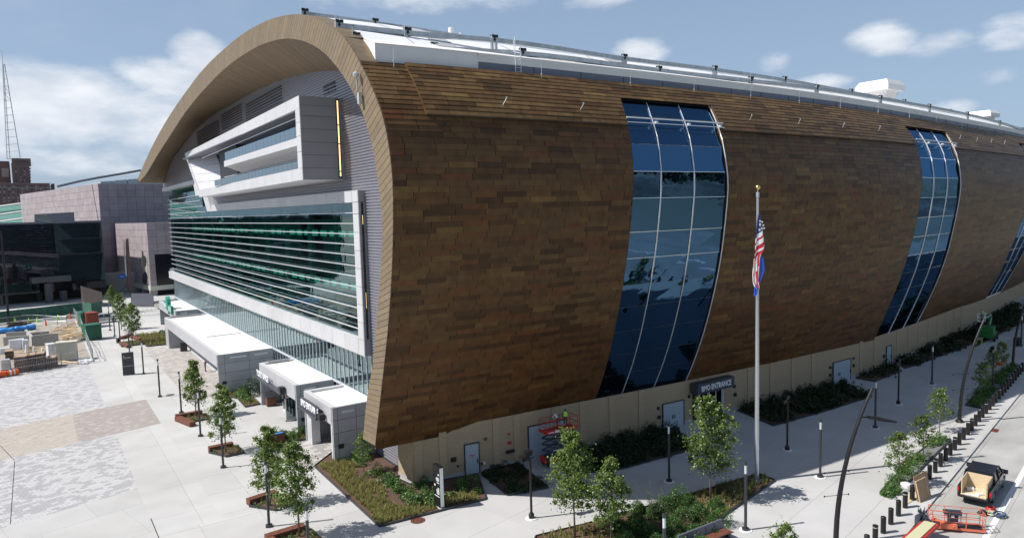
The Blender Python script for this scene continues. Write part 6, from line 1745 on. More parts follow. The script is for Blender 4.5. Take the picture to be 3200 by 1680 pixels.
# ------------------------------------------------------------------ people
def person(label, loc, rz, pose, shirt, trousers, extra=None, group=None, scale=1.0):
    """skinned figure; pose: joint name -> position (metres)"""
    t = thing('person', label, 'person', loc, rz, group); t.scale = (scale,)*3
    J = dict(pelvis=(0, 0, .95), chest=(0, 0, 1.28), neck=(0, 0, 1.48), head0=(0, .02, 1.60), head1=(0, .02, 1.74),
             shL=(-.19, 0, 1.42), elL=(-.25, .02, 1.14), haL=(-.25, .1, .88), shR=(.19, 0, 1.42), elR=(.25, .02, 1.14), haR=(.25, .1, .88),
             hiL=(-.1, 0, .90), knL=(-.11, .02, .5), anL=(-.11, 0, .09), toL=(-.12, .16, .04), hiR=(.1, 0, .90), knR=(.11, .02, .5), anR=(.11, 0, .09), toR=(.12, .16, .04))
    J.update(pose)
    def skin(names, edges, rad, m, nm, root=0):
        me = bpy.data.meshes.new(nm); me.from_pydata([J[n] for n in names], edges, [])
        o = bpy.data.objects.new(nm, me); COL.objects.link(o)
        md = o.modifiers.new('s', 'SKIN'); 
        if not me.skin_vertices: me.attributes
        for i, v in enumerate(me.skin_vertices[0].data if me.skin_vertices else []):
            v.radius = rad[i]; v.use_root = (i == root)
        sb = o.modifiers.new('b', 'SUBSURF'); sb.levels = 1; sb.render_levels = 1
        dg = bpy.context.evaluated_depsgraph_get(); me2 = bpy.data.meshes.new_from_object(o.evaluated_get(dg))
        bpy.data.objects.remove(o); me2.materials.clear(); me2.materials.append(MATS[m]); me2.name = nm
        return me2
    try:
        N = list(J); I = {n: i for i, n in enumerate(N)}
        E = [('pelvis', 'chest'), ('chest', 'neck'), ('neck', 'head0'), ('head0', 'head1'), ('chest', 'shL'), ('shL', 'elL'), ('elL', 'haL'), ('chest', 'shR'), ('shR', 'elR'), ('elR', 'haR'), ('pelvis', 'hiL'), ('hiL', 'knL'), ('knL', 'anL'), ('anL', 'toL'), ('pelvis', 'hiR'), ('hiR', 'knR'), ('knR', 'anR'), ('anR', 'toR')]
        R_ = dict(pelvis=(.15, .11), chest=(.16, .115), neck=(.055, .055), head0=(.085, .1), head1=(.075, .09), shL=(.065, .065), elL=(.045, .045), haL=(.04, .03), shR=(.065, .065), elR=(.045, .045), haR=(.04, .03), hiL=(.095, .095), knL=(.065, .065), anL=(.045, .045), toL=(.045, .035), hiR=(.095, .095), knR=(.065, .065), anR=(.045, .045), toR=(.045, .035))
        me = bpy.data.meshes.new('body'); me.from_pydata([J[n] for n in N], [(I[a], I[b]) for a, b in E], [])
        o = bpy.data.objects.new('body', me); COL.objects.link(o); o.modifiers.new('s', 'SKIN'); sv = me.skin_vertices[0].data
        for n in N: sv[I[n]].radius = R_[n]; sv[I[n]].use_root = (n == 'pelvis')
        sb = o.modifiers.new('b', 'SUBSURF'); sb.levels = 2; sb.render_levels = 2
        dg = bpy.context.evaluated_depsgraph_get(); me2 = bpy.data.meshes.new_from_object(o.evaluated_get(dg)); bpy.data.objects.remove(o)
    except Exception:
        mb = MB().use('skin')
        for a, b in E: mb.tube([J[a], J[b]], [R_[a][0], R_[b][0]], 8)
        me2 = mb.mesh('body')
    me2.materials.clear()
    for q in ('skin', trousers, shirt, 'dark', 'hair'): me2.materials.append(MATS[q])
    hz = J['head1']; nz = J['neck'][2]
    for p in me2.polygons:
        c = p.center; m = 2
        if c.z > J['neck'][2]+.04 and (c-Vector(J['head0'])).length < .3: m = 4 if (c.z > J['head1'][2]-.02 or c.y < J['head0'][1]-.04) else 0
        elif min((c-Vector(J['haL'])).length, (c-Vector(J['haR'])).length) < .1: m = 0
        elif c.z < .12 or min((c-Vector(J['toL'])).length, (c-Vector(J['toR'])).length) < .12: m = 3
        elif c.z < J['pelvis'][2]+.05: m = 1
        p.material_index = m; p.use_smooth = True
    link_mesh('body', me2, t)
    # fingers, nose
    f = MB().use('skin')
    for h, e in (('haL', 'elL'), ('haR', 'elR')):
        hp, ep = Vector(J[h]), Vector(J[e]); d = (hp-ep).normalized(); s = d.cross(Vector((0, 1, .1))).normalized()
        for k, l in enumerate((.07, .085, .08, .062)):
            a = hp+s*(.016*(k-1.5)); f.tube([a, a+d*l*.6, a+d*l+Vector((0, .015, 0))], [.009, .008, .006], 5)
        f.tube([hp+s*.03-d*.02, hp+s*.06+d*.03], [.011, .008], 5)
    hd = Vector(J['head0']); f.tube([hd+Vector((0, .085, .06)), hd+Vector((0, .125, .02))], [.012, .018], 5)
    part('hands', f, t)
    if extra: 
        m = MB(); extra(m, J); part('held_item' if not group else 'vest', m, t)
    return t

def build_people():
    def phone(m, J):
        m.use('dark'); h = Vector(J['haR']); m.obox((h.x, h.y+.06, h.z), .08, .02, .15)
    person('person in dark clothes raising a phone outside the long glazed pavilion', (18.6, 104.4, 0), -PI/2-.3, dict(haR=(.12, .42, 1.50), elR=(.24, .22, 1.25), haL=(-.1, .4, 1.42), elL=(-.25, .2, 1.2)), 'cloth_dark', 'cloth_dark', phone)
    person('person in a dark shirt reaching to the open glass door of the ticket pavilion', (21.35, 73.9, 0), PI/2+.4, dict(haR=(.1, .5, 1.15), elR=(.22, .26, 1.2)), 'cloth_dark', 'denim')
    def vest(m, J):
        m.use('hivis'); m.lathe([(.19, 0), (.2, .25), (.16, .45)], (0, 0, 1.0), 10)
    return vest

# ------------------------------------------------------------------ vehicles and machines
def wheel(name, parent, x, y, r=.42, w=.28, rim='rim'):
    m = MB().use('tyre'); m.tube([(x-w/2, y, r), (x+w/2, y, r)], r, 18); o = part(name, m, parent)
    h = MB().use(rim); h.tube([(x-w/2-.012, y, r), (x-w/2, y, r)], r*.62, 12); h.tube([(x+w/2, y, r), (x+w/2+.012, y, r)], r*.62, 12)
    h.use('dark')
    for k in range(5):
        a = k*2*PI/5; 
        for s in (-1, 1): h.tube([(x+s*(w/2+.014), y+.14*math.cos(a), r+.14*math.sin(a)), (x+s*(w/2+.018), y+.14*math.cos(a), r+.14*math.sin(a))], .05, 6)
    part('rim', h, o); return o
def pickup(label, loc, rz, paint, side, box=True, L=5.9, W=2.02):
    """pickup pointing along +y"""
    t = thing('pickup_truck', label, 'pickup truck', loc, rz)
    w = W/2; r = L/2; f = L/2
    b = MB().use(side)
    # lower body sides with wheel-arch cut outs
    def side_outline(s):
        pts = [(-r, .55), (-r+.05, 1.18), (-.55, 1.2), (-.5, 1.2), (f-1.35, 1.18), (f-.3, 1.08), (f, .9), (f, .5)]
        arch = lambda c: [(c+.52*math.cos(a), .42+.52*math.sin(a)) for a in np.linspace(0, PI, 8)]
        low = [(f-.35, .38)]+arch(f-1.0)[::1]+[(f-1.6, .36)]+[(-r+1.9, .36)]+arch(-r+1.25)+[(-r+.6, .42)]
        return pts+low
    so = side_outline(1)
    for s in (-1, 1): b.xprism(so[::-1] if s < 0 else so[::-1], s*w-(.06 if s > 0 else -.0), s*w+(.0 if s > 0 else .06))
    b.use(paint); b.box(-w+.06, f-1.45, 1.02, w-.06, f-.28, 1.17); b.hexa([(-w+.06, f-.3, .5), (w-.06, f-.3, .5), (w-.1, f, .5), (-w+.1, f, .5)], [(-w+.06, f-.3, 1.16), (w-.06, f-.3, 1.16), (w-.12, f-.02, 1.0), (-w+.12, f-.02, 1.0)])
    b.box(-w+.06, -r+2.05, .5, w-.06, f-1.4, 1.0)
    part('body', b, t)
    hood = MB().use(paint); hood.hexa([(-w+.1, f-1.25, 1.17), (w-.1, f-1.25, 1.17), (w-.16, f-.3, 1.14), (-w+.16, f-.3, 1.14)], [(-w+.2, f-1.5, 1.26), (w-.2, f-1.5, 1.26), (w-.3, f-.4, 1.2), (-w+.3, f-.4, 1.2)]); part('bonnet', hood, t)
    # cab
    y0, y1 = -r+1.75, f-1.15
    c = MB().use(paint); rb = [(-w+.16, y0+.12, 1.88), (w-.16, y0+.12, 1.88), (w-.2, y1-.8, 1.9), (-w+.2, y1-.8, 1.9)]
    base = [(-w+.03, y0, 1.2), (w-.03, y0, 1.2), (w-.06, y1+.0, 1.2), (-w+.06, y1, 1.2)]
    c.hexa([(x, y, 1.84) for x, y, z in rb], rb)
    for k in range(4):
        p, q = Vector(base[k]), Vector(rb[k]); c.tube([p, q], .055, 5)
    mid = (y0+y1)/2-.1
    for s in (-1, 1): c.tube([(s*(w-.03), mid, 1.2), (s*(w-.17), mid, 1.86)], .05, 5)
    c.hexa([(x, y, 1.1) for x, y, z in base], [(x, y, 1.22) for x, y, z in base]); part('cab', c, t)
    g = MB().use('car_glass')
    B = [Vector(v) for v in base]; T_ = [Vector(v)-Vector((0, 0, .05)) for v in rb]
    cen = sum(B+T_, Vector())/8
    for k in range(4):
        q = [B[k], B[(k+1) % 4], T_[(k+1) % 4], T_[k]]; g.face([v+(cen-v)*.03 for v in q])
    part('windows', g, t)
    # bed
    d = MB().use('dark'); d.box(-w+.1, -r+.06, .62, w-.1, -r+2.0, .68); d.box(-w+.06, -r+.0, .6, -w+.16, -r+2.0, 1.16); d.box(w-.16, -r, .6, w-.06, -r+2.0, 1.16); d.box(-w+.1, -r+1.95, .62, w-.1, -r+2.02, 1.2); part('cargo_bed', d, t)
    tg = MB().use(paint); tg.box(-w+.1, -r-.5, .62, w-.1, -r+.02, .70) if box else tg.box(-w+.08, -r-.03, .6, w-.08, -r+.05, 1.18); part('tailgate', tg, t)
    bp = MB().use('white_metal' if not box else 'steel_edge'); bp.box(-w+.05, -r-.14, .42, w-.05, -r, .58); bp.box(-w+.05, f-.05, .42, w-.05, f+.1, .6); part('bumper', bp, t)
    for s in (-1, 1):
        l = MB().use('tail_red'); l.box(s*w-.01 if s < 0 else w-.10, -r-.01, .80, -w+.10 if s < 0 else w+.01, -r+.10, 1.10); part('tail_light', l, t)
        l = MB().use('lamp_glass'); l.box(s*(w-.35)-.16, f-.12, .78, s*(w-.35)+.16, f+.02, .98); part('headlight', l, t)
        mr = MB().use('truck_paint' if box else paint); mr.box(s*(w+.02), y1-.25, 1.2, s*(w+.3), y1-.1, 1.48); part('wing_mirror', mr, t)
        h = MB().use('dark'); h.box(s*(w)-.01, mid-.25, 1.02, s*w+.025, mid-.02, 1.07); h.box(s*w-.01, y0+.2, 1.02, s*w+.025, y0+.42, 1.07); part('door_handle', h, t)
        dd = MB().use('joint')
        for yy in (mid, y0+.03, y1-.1): dd.box(s*w-.008, yy-.01, .5, s*w+.008, yy+.01, 1.18)
        part('door_seam', dd, t)
        wheel('wheel', t, s*(w-.16), f-1.0); wheel('wheel', t, s*(w-.16), -r+1.25)
    return t
def build_vehicles():
    c = at(3045, 1545, -.12)
    p0 = at(2985, 1540, -.12); 
    rz = -PI/2+math.atan(.2105)
    bx, by = 56.45, 21.95
    k = pickup('dark pickup truck with open tailgate carrying a plywood box, parked at the kerb', (bx, by, -.12), rz, 'truck_paint', 'truck_side', True)
    # plywood box riding in the bed
    t = thing('plywood_crate', 'open three-sided plywood box standing in the pickup bed', 'crate', (bx-DX*2.2, by-.21*2.2, -.12+.68), rz)
    W, L, H = .76, .88, 1.08
    for (n, q) in (('floor_board', (-W, -L-.2, 0, W, L, .04)), ('side_board', (-W, -L, .04, -W+.05, L, H)), ('side_board', (W-.05, -L, .04, W, L, H)), ('back_board', (-W+.05, L-.05, .04, W-.05, L, H))):
        m = MB().use('osb'); m.box(*q); part(n, m, t)
    m = MB().use('lumber_new')
    for z in (.3, .65, .98): m.box(W, -L, z, W+.04, L, z+.09)
    for y in (-L, -.0, L-.09): m.box(W, y, .05, W+.045, y+.09, H)
    m.box(-W-.0, -L-.03, .04, -W+.06, -L, H); m.box(W-.06, -L-.03, .04, W, -L, H); part('batten', m, t)
    m = MB().use('plastic_wrap'); m.obox((-.4, .1, .05), .45, .35, .18, .4); m.obox((.3, -.5, .05), .4, .3, .1, .9); m.obox((-.1, -.9, .05), .8, .2, .06, .1); part('packing_scraps', m, t)
    # far vehicles
    c = at(348, 1007)
    pickup('silver pickup truck seen side-on at the far end of the plaza', (c.x-1.0, c.y+1.2, 0), PI/2-.05, 'car_silver', 'car_silver', False, 5.6, 1.95)
    c = at(238, 993)
    t = thing('parked_car', 'silver saloon car beside the green fence screen beyond the construction site', 'car', (c.x, c.y, 0), PI/2-.55)
    m = MB().use('car_silver'); m.xprism([(-2.2, .35), (2.2, .35), (2.25, .75), (1.5, .95), (-1.8, 1.0), (-2.25, .85)], -.86, .86); part('body', m, t)
    m = MB().use('car_glass'); m.hexa([(-.78, -1.5, .97), (.78, -1.5, .97), (.78, 1.0, .95), (-.78, 1.0, .95)], [(-.6, -.85, 1.42), (.6, -.85, 1.42), (.6, .3, 1.42), (-.6, .3, 1.42)]); part('windows', m, t)
    m = MB().use('car_silver'); m.box(-.6, -.85, 1.42, .6, .3, 1.46); part('roof', m, t)
    for s in (-1, 1):
        for yy in (-1.35, 1.35): wheel('wheel', t, s*.78, yy, .32, .2)
        l = MB().use('tail_red'); l.box(s*.6-.15, -2.27, .7, s*.6+.15, -2.2, .85); part('tail_light', l, t)

def rails(mb, pts, r=.028, n=6):
    for a, b in pts: mb.tube([a, b], r, n)
def build_lifts():
    # red scissor lift by the wall
    t = thing('scissor_lift', 'raised red scissor lift against the masonry wall', 'scissor lift', (35.2, 45.8, 0), math.radians(-3))
    m = MB().use('lift_dark'); m.box(-1.2, -.5, .25, 1.2, .5, .75); m.use('red_lift'); m.box(-1.3, -.45, .35, -1.2, .45, .9); m.box(-1.1, -.52, .45, 1.1, -.5, .6); part('chassis', m, t)
    for x in (-.9, .9):
        for y in (-.52, .52):
            w = MB().use('tyre'); w.tube([(x, y-.1, .22), (x, y+.1, .22)], .23, 14); o = part('wheel', w, t); h = MB().use('paint_white'); h.tube([(x, y-.12, .22), (x, y+.12, .22)], .15, 12); part('rim', h, o)
    for k in range(4):
        z0, z1 = .75+k*.52, .75+(k+1)*.52
        for y in (-.38, .38):
            a = MB().use('lift_dark'); a.tube([(-1.05, y, z0+.05), (1.05, y, z1-.05)], .06, 6); a.tube([(1.05, y+.05, z0+.05), (-1.05, y+.05, z1-.05)], .06, 6); part('scissor_arm', a, t)
        a = MB().use('steel_edge'); a.tube([(-1.05, -.45, z0+.05), (-1.05, .45, z0+.05)], .035, 6); a.tube([(1.05, -.45, z0+.05), (1.05, .45, z0+.05)], .035, 6); part('cross_pin', a, t)
    m = MB().use('red_lift'); zt = 2.85; m.box(-1.25, -.55, zt, 1.95, .55, zt+.12); m.box(-1.25, -.57, zt, 1.95, -.53, zt+.3); m.box(-1.28, -.55, zt, -1.24, .55, zt+.3); part('platform', m, t)
    g = MB().use('red_lift')
    P = [(-1.25, -.55), (1.95, -.55), (1.95, .55), (-1.25, .55)]
    for k in range(4):
        a, b = P[k], P[(k+1) % 4]
        for z in (zt+.6, zt+1.1): g.tube([(*a, z), (*b, z)], .028, 5)
        n = 3 if k % 2 == 0 else 1
        for j in range(n): u = j/n; g.tube([(a[0]+(b[0]-a[0])*u, a[1]+(b[1]-a[1])*u, zt), (a[0]+(b[0]-a[0])*u, a[1]+(b[1]-a[1])*u, zt+1.1)], .028, 5)
    part('guard_rail', g, t)
    m = MB().use('letter'); m.box(-1.05, -.58, zt+.08, -.5, -.575, zt+.15); m.box(-.4, -.58, zt+.05, .05, -.575, zt+.22); m.box(.3, -.58, zt+.1, .8, -.575, zt+.16); m.box(-.6, -.53, 1.35, .1, -.52, 1.42); part('print', m, t)
    def vest(m, J): m.use('hivis'); m.lathe([(.2, 0), (.21, .25), (.17, .42)], (0, 0, 1.05), 10)
    person('worker in a pale top bending on the scissor lift platform', (35.5, 45.85, zt+.12), .6, dict(chest=(0, .14, 1.22), neck=(0, .26, 1.38), head0=(0, .32, 1.46), head1=(0, .38, 1.58), shL=(-.19, .2, 1.32), shR=(.19, .2, 1.32), elL=(-.26, .36, 1.12), haL=(-.2, .5, 1.0), elR=(.25, .36, 1.12), haR=(.2, .5, 1.0)), 'cloth_white', 'cloth_dark', None, None, .93)
    person('worker in a lime safety vest on the scissor lift beside the pale-topped one', (36.25, 45.7, zt+.12), -.4, dict(elR=(.28, .2, 1.3), haR=(.2, .42, 1.42)), 'cloth_dark', 'cloth_dark', vest, 'workers on the lift', .93)
    # far green boom lift
    c = at(3085, 1060); t = thing('boom_lift', 'green articulated boom lift parked in the far shade by the wall', 'boom lift', (c.x, c.y, 0), .25); t.scale = (1.05,)*3
    m = MB().use('boom_green'); m.box(-1.7, -1, .5, 1.7, 1, 1.1); m.box(-1.0, -.8, 1.1, 1.4, .8, 1.9); part('chassis', m, t)
    for x in (-1.3, 1.3):
        pass
    for x in (-1.2, 1.2):
        for y in (-1.0, 1.0):
            w = MB().use('tyre'); w.tube([(x, y-.16, .45), (x, y+.16, .45)], .45, 14); part('wheel', w, t)
    m = MB().use('boom_green'); m.tube([(1.2, 0, 1.9), (4.4, .2, 2.6)], .2, 6); m.tube([(4.4, .2, 2.6), (4.2, .2, 3.0), (.5, .2, 3.1), (-4.2, .1, 3.7)], .18, 6); part('boom', m, t)
    m = MB().use('white_metal'); b = (-5.2, .1, 3.4)
    for dx, dy in ((-.6, -.4), (.6, -.4), (.6, .4), (-.6, .4)): m.tube([(b[0]+dx, b[1]+dy, b[2]), (b[0]+dx, b[1]+dy, b[2]+1.1)], .03, 4)
    for z in (0, .55, 1.1): m.tube([(b[0]-.6, b[1]-.4, b[2]+z), (b[0]+.6, b[1]-.4, b[2]+z), (b[0]+.6, b[1]+.4, b[2]+z), (b[0]-.6, b[1]+.4, b[2]+z), (b[0]-.6, b[1]-.4, b[2]+z)], .03, 4)
    m.box(b[0]-.6, b[1]-.4, b[2]-.05, b[0]+.6, b[1]+.4, b[2]); part('basket', m, t)
    q = Matrix.Translation(t.location) @ Euler((0, 0, .25)).to_matrix().to_4x4() @ Vector((-5.2*1.05, .1, 3.4*1.05))
    person('worker in a lime vest in the basket of the far green boom lift', tuple(q), .5, {}, 'cloth_dark', 'cloth_dark', vest, 'workers on the lift', 1.0)
    # trestle table and a worker's gear nearer
    c = at(3060, 1075); m = MB().use('ply'); m.box(-1.2, -.35, .8, 1.2, .35, .85); m.use('hivis')
    for x in (-.9, .9):
        m.tube([(x-.2, -.3, 0), (x, -.3, .8), (x+.2, -.3, 0)], .035, 4); m.tube([(x-.2, .3, 0), (x, .3, .8), (x+.2, .3, 0)], .035, 4)
    single('work_table', m, 'trestle work table with boards in the far shade before the green lift', 'work table', None, (c.x, c.y, 0), .3)
    # orange boom-lift basket at the bottom right
    zb = lambda x, y: (2850+x/4.097, 1350+y/4.097)
    a = at(*zb(470, 1190), .25); b = at(*zb(940, 1270), .05)
    A_, B_ = Vector((a.x, a.y)), Vector((b.x, b.y))
    d = (B_-A_).normalized(); L = 2.6
    ang = math.atan2(d.y, d.x)
    t = thing('lift_basket', 'orange work basket of a boom lift resting on the street behind the pickup', 'lift basket', (b.x, b.y, -.12), ang)
    D = 1.0; Lb = (B_-A_).length*1.45
    m = MB().use('orange_lift'); m.box(-Lb, 0, .12, 0, D, .18); m.box(-Lb, -.03, .1, 0, 0, .25); m.box(-Lb, D, .1, 0, D+.03, .25); m.box(-.03, 0, .1, 0, D, .25); m.box(-Lb, 0, .1, -Lb+.03, D, .25); m.use('steel_edge'); m.box(-Lb+.08, .06, .181, -.06, D-.04, .19); part('floor_tray', m, t)
    g = MB().use('orange_lift'); H = 1.15
    for z in (.62, .9, H+.12):
        g.tube([(0, 0, z), (-Lb, 0, z), (-Lb, D, z), (0, D, z), (0, 0, z)], .024, 5)
    for (x, y) in [(0, 0), (0, D), (-Lb, 0), (-Lb, D), (-Lb*.36, 0), (-Lb*.36, D), (-Lb*.68, 0), (-Lb*.68, D), (0, D*.5)]: g.tube([(x, y, .2), (x, y, H+.12)], .026, 5)
    part('guard_rail', g, t)
    c = MB().use('lift_dark'); c.box(-Lb*.70, D-.18, .75, -Lb*.36, D+.18, 1.0); c.box(-Lb*.62, D-.1, .2, -Lb*.42, D+.08, .8); c.use('paint_white'); c.box(-Lb*.56, -.03+D-.1, .55, -Lb*.5, D-.09, .8); part('control_box', c, t)
    c = MB().use('orange_lift'); c.box(-Lb*.86, -.25, .25, -Lb*.55, -.02, .55); c.tube([(-Lb*.6, -.2, .4), (-Lb*1.0, .2, .7)], .1, 6); part('mount_bracket', c, t)
    m = MB().use('lift_dark'); m.tube([(-Lb-.1, .2, .4), (-Lb-.6, .3, .75), (-Lb-.9, -.1, .8)], .17, 8); m.tube([(-Lb-.2, .6, .6), (-Lb-.7, .5, 1.0)], .1, 6); m.obox((-Lb-.55, .2, .1), .6, .7, .5, .3)
    for k in range(7): m.tube([(-Lb-rnd(.1, .9), rnd(-.2, .7), .6), (-Lb-rnd(.3, .8), rnd(-.2, .7), 1.2), (-Lb-rnd(.1, .9), rnd(-.2, .7), .5)], .022, 4)
    part('knuckle', m, t)
    # boom leading out of the frame at the bottom
    e0 = Vector(at(*zb(230, 1190), .6)); e1 = Vector(at(*zb(-60, 1500), 1.1)); u = (e1-e0).normalized()
    t = thing('lift_boom', 'cream and red boom arm running out of the bottom edge', 'boom arm', (e0.x, e0.y, 0))
    e1 = e0+Vector((u.x, u.y, 0)).normalized()*7+Vector((0, 0, .9))
    m = MB().use('cream'); s = Vector((-u.y, u.x, 0)).normalized()
    q0, q1 = e0+Vector((0, 0, .25)), e1+Vector((0, 0, .25))
    m.hexa([e0-s*.32, e1-s*.32, e1+s*.32, e0+s*.32], [q0-s*.32, q1-s*.32, q1+s*.32, q0+s*.32]); part('boom_cover', m, t, ws=True)
    m = MB().use('red_lift'); 
    for k in (-1, 1): m.tube([e0+s*.42*k+Vector((0, 0, .1)), e1+s*.42*k+Vector((0, 0, .1))], .12, 6)
    m.tube([e0-s*.45+Vector((0, 0, .1)), e0+s*.45+Vector((0, 0, .1))], .14, 6); part('boom_rail', m, t, ws=True)
    # coiled hoses and straps on the street
    for (px, py, c0, lab, n) in ((1005, 990, 'red_lift', 'coiled red strap on the street right of the basket', 5), (905, 1045, 'dark', 'black tool bag heap beside the red strap', 3), (1120, 1075, 'denim', 'tangle of blue cord lying across the lane line', 6), (1010, 1048, 'cream', 'yellow cord coil between the red strap and blue cord', 3)):
        p = at(*zb(px, py), -.1); m = MB().use(c0)
        for k in range(n):
            r = rnd(.18, .36); pts = [(r*math.cos(a)*1.3+rnd(-.03, .03), r*math.sin(a)+rnd(-.03, .03), .03+k*.035+rnd(0, .03)) for a in np.linspace(0, 2*PI, 13)]; m.tube(pts, .03, 5)
        if c0 == 'dark': m.obox((0, 0, 0), .5, .35, .25, .4)
        single('cord_coil', m, lab, 'cord', None, (p.x, p.y, -.1))
    # plywood leaning on the bollards
    a = at(*zb(70, 893)); a = at(2867, 1567); b = at(2903, 1549)
    d = (b-a); d.z = 0; L = d.length*1.1; d.normalize(); n = Vector((-d.y, d.x, 0))
    if n.y < 0: n = -n
    for (off, w, h, mt, lab) in ((0, L*1.05, 1.75, 'ply', 'large weathered plywood sheet leaning on a bollard'), (-.12, L*.75, 1.45, 'lumber_new', 'smaller framed plywood panel leaning in front of the large sheet')):
        m = MB().use('ply'); z1 = h; le = .35
        p = [a+n*off, a+n*off+d*w]; q = [p[0]+n*le+Vector((0, 0, z1)), p[1]+n*le+Vector((0, 0, z1))]
        th = -n*.03
        m.idx([p[0], p[1], q[1], q[0], p[0]+th, p[1]+th, q[1]+th, q[0]+th], [(0, 1, 2, 3), (7, 6, 5, 4), (0, 4, 5, 1), (1, 5, 6, 2), (2, 6, 7, 3), (3, 7, 4, 0)])
        t = thing('plywood_sheet', lab, 'plywood', tuple(a+n*off)); part('sheet', m, t, ws=True)
        if mt != 'ply':
            m = MB().use(mt)
            for (s0, s1) in ((p[0], q[0]), (p[1], q[1]), (p[0], p[1]), (q[0], q[1])): m.tube([s0+th*2, s1+th*2], .04, 4)
            part('frame', m, t, ws=True)
    c = at(2840, 1555); m = MB().use('osb'); m.hexa([(-1.6, -.2, .02), (1.3, -.5, .02), (1.4, .2, .02), (-1.5, .1, .02)], [(-1.6, -.2, .05), (1.3, -.5, .05), (1.4, .2, .05), (-1.5, .1, .05)]); m.obox((1.5, -.3, 0), .3, .2, .25, .3)
    single('cardboard_sheet', m, 'flattened tan sheet and small box lying by the plywood', 'cardboard', None, (c.x, c.y, 0), .2)
    c = at(2832, 1530); m = MB().use('plastic_wrap'); m.lathe([(.3, 0), (.42, .25), (.4, .5), (.1, .62)], n=10); single('white_sack', m, 'white sack half hidden behind the bollards by the plywood', 'sack', None, (c.x, c.y, 0))
# ------------------------------------------------------------------ background buildings and the building site
def obj_grid_face(o, u, v, nu, nv, W, H, fn):
    """call fn(corner points) for a grid on the rectangle o + u*[0,W] + v*[0,H]"""
    for i in range(nu):
        for j in range(nv):
            a, b = W*i/nu, W*(i+1)/nu; c, d = H*j/nv, H*(j+1)/nv; fn(i, j, a, b, c, d)
def clad_box(t, C, U, V, LU, LV, z0, z1, pw, ph, material, name, itc, both=True):
    """granite volume: corner C (xy), faces running along U and V from the corner"""
    C = Vector(C); U = Vector(U).normalized(); V = Vector(V).normalized()
    core = MB().use('joint'); q = [C, C+V*LV, C+V*LV+U*LU, C+U*LU]
    k = lambda p: p+ (U+V)*.06
    core.hexa([(*k(p), z0) for p in q], [(*k(p), z1-.05) for p in q]); part('core', core, t, ws=True)
    for (D, L, N) in ((V, LV, -U), (U, LU, -V)):
        nu = int(L/pw); nv = int((z1-z0)/ph)
        for i in range(nu):
            for j in range(nv):
                a, b = L*i/nu+.03, L*(i+1)/nu-.03; c, d = z0+(z1-z0)*j/nv+.03, z0+(z1-z0)*(j+1)/nv-.03
                tn = rnd(.90, 1.08)
                p = [C+D*a, C+D*b]; 
                f = [Vector((*p[0], c)), Vector((*p[1], c)), Vector((*p[1], d)), Vector((*p[0], d))]
                n3 = Vector((*N, 0))*.03; bk = -Vector((*N, 0))*.05
                mb = MB().use(material); F = [v+n3 for v in f]; B = [v+bk for v in f]
                mb.idx(F+B, [(0, 1, 2, 3), (0, 4, 5, 1), (2, 6, 7, 3), (1, 5, 6, 2), (3, 7, 4, 0)], (tn, tn*rnd(.98, 1.01), tn))
                itc.append((-(i if D is V else i+10), mb))
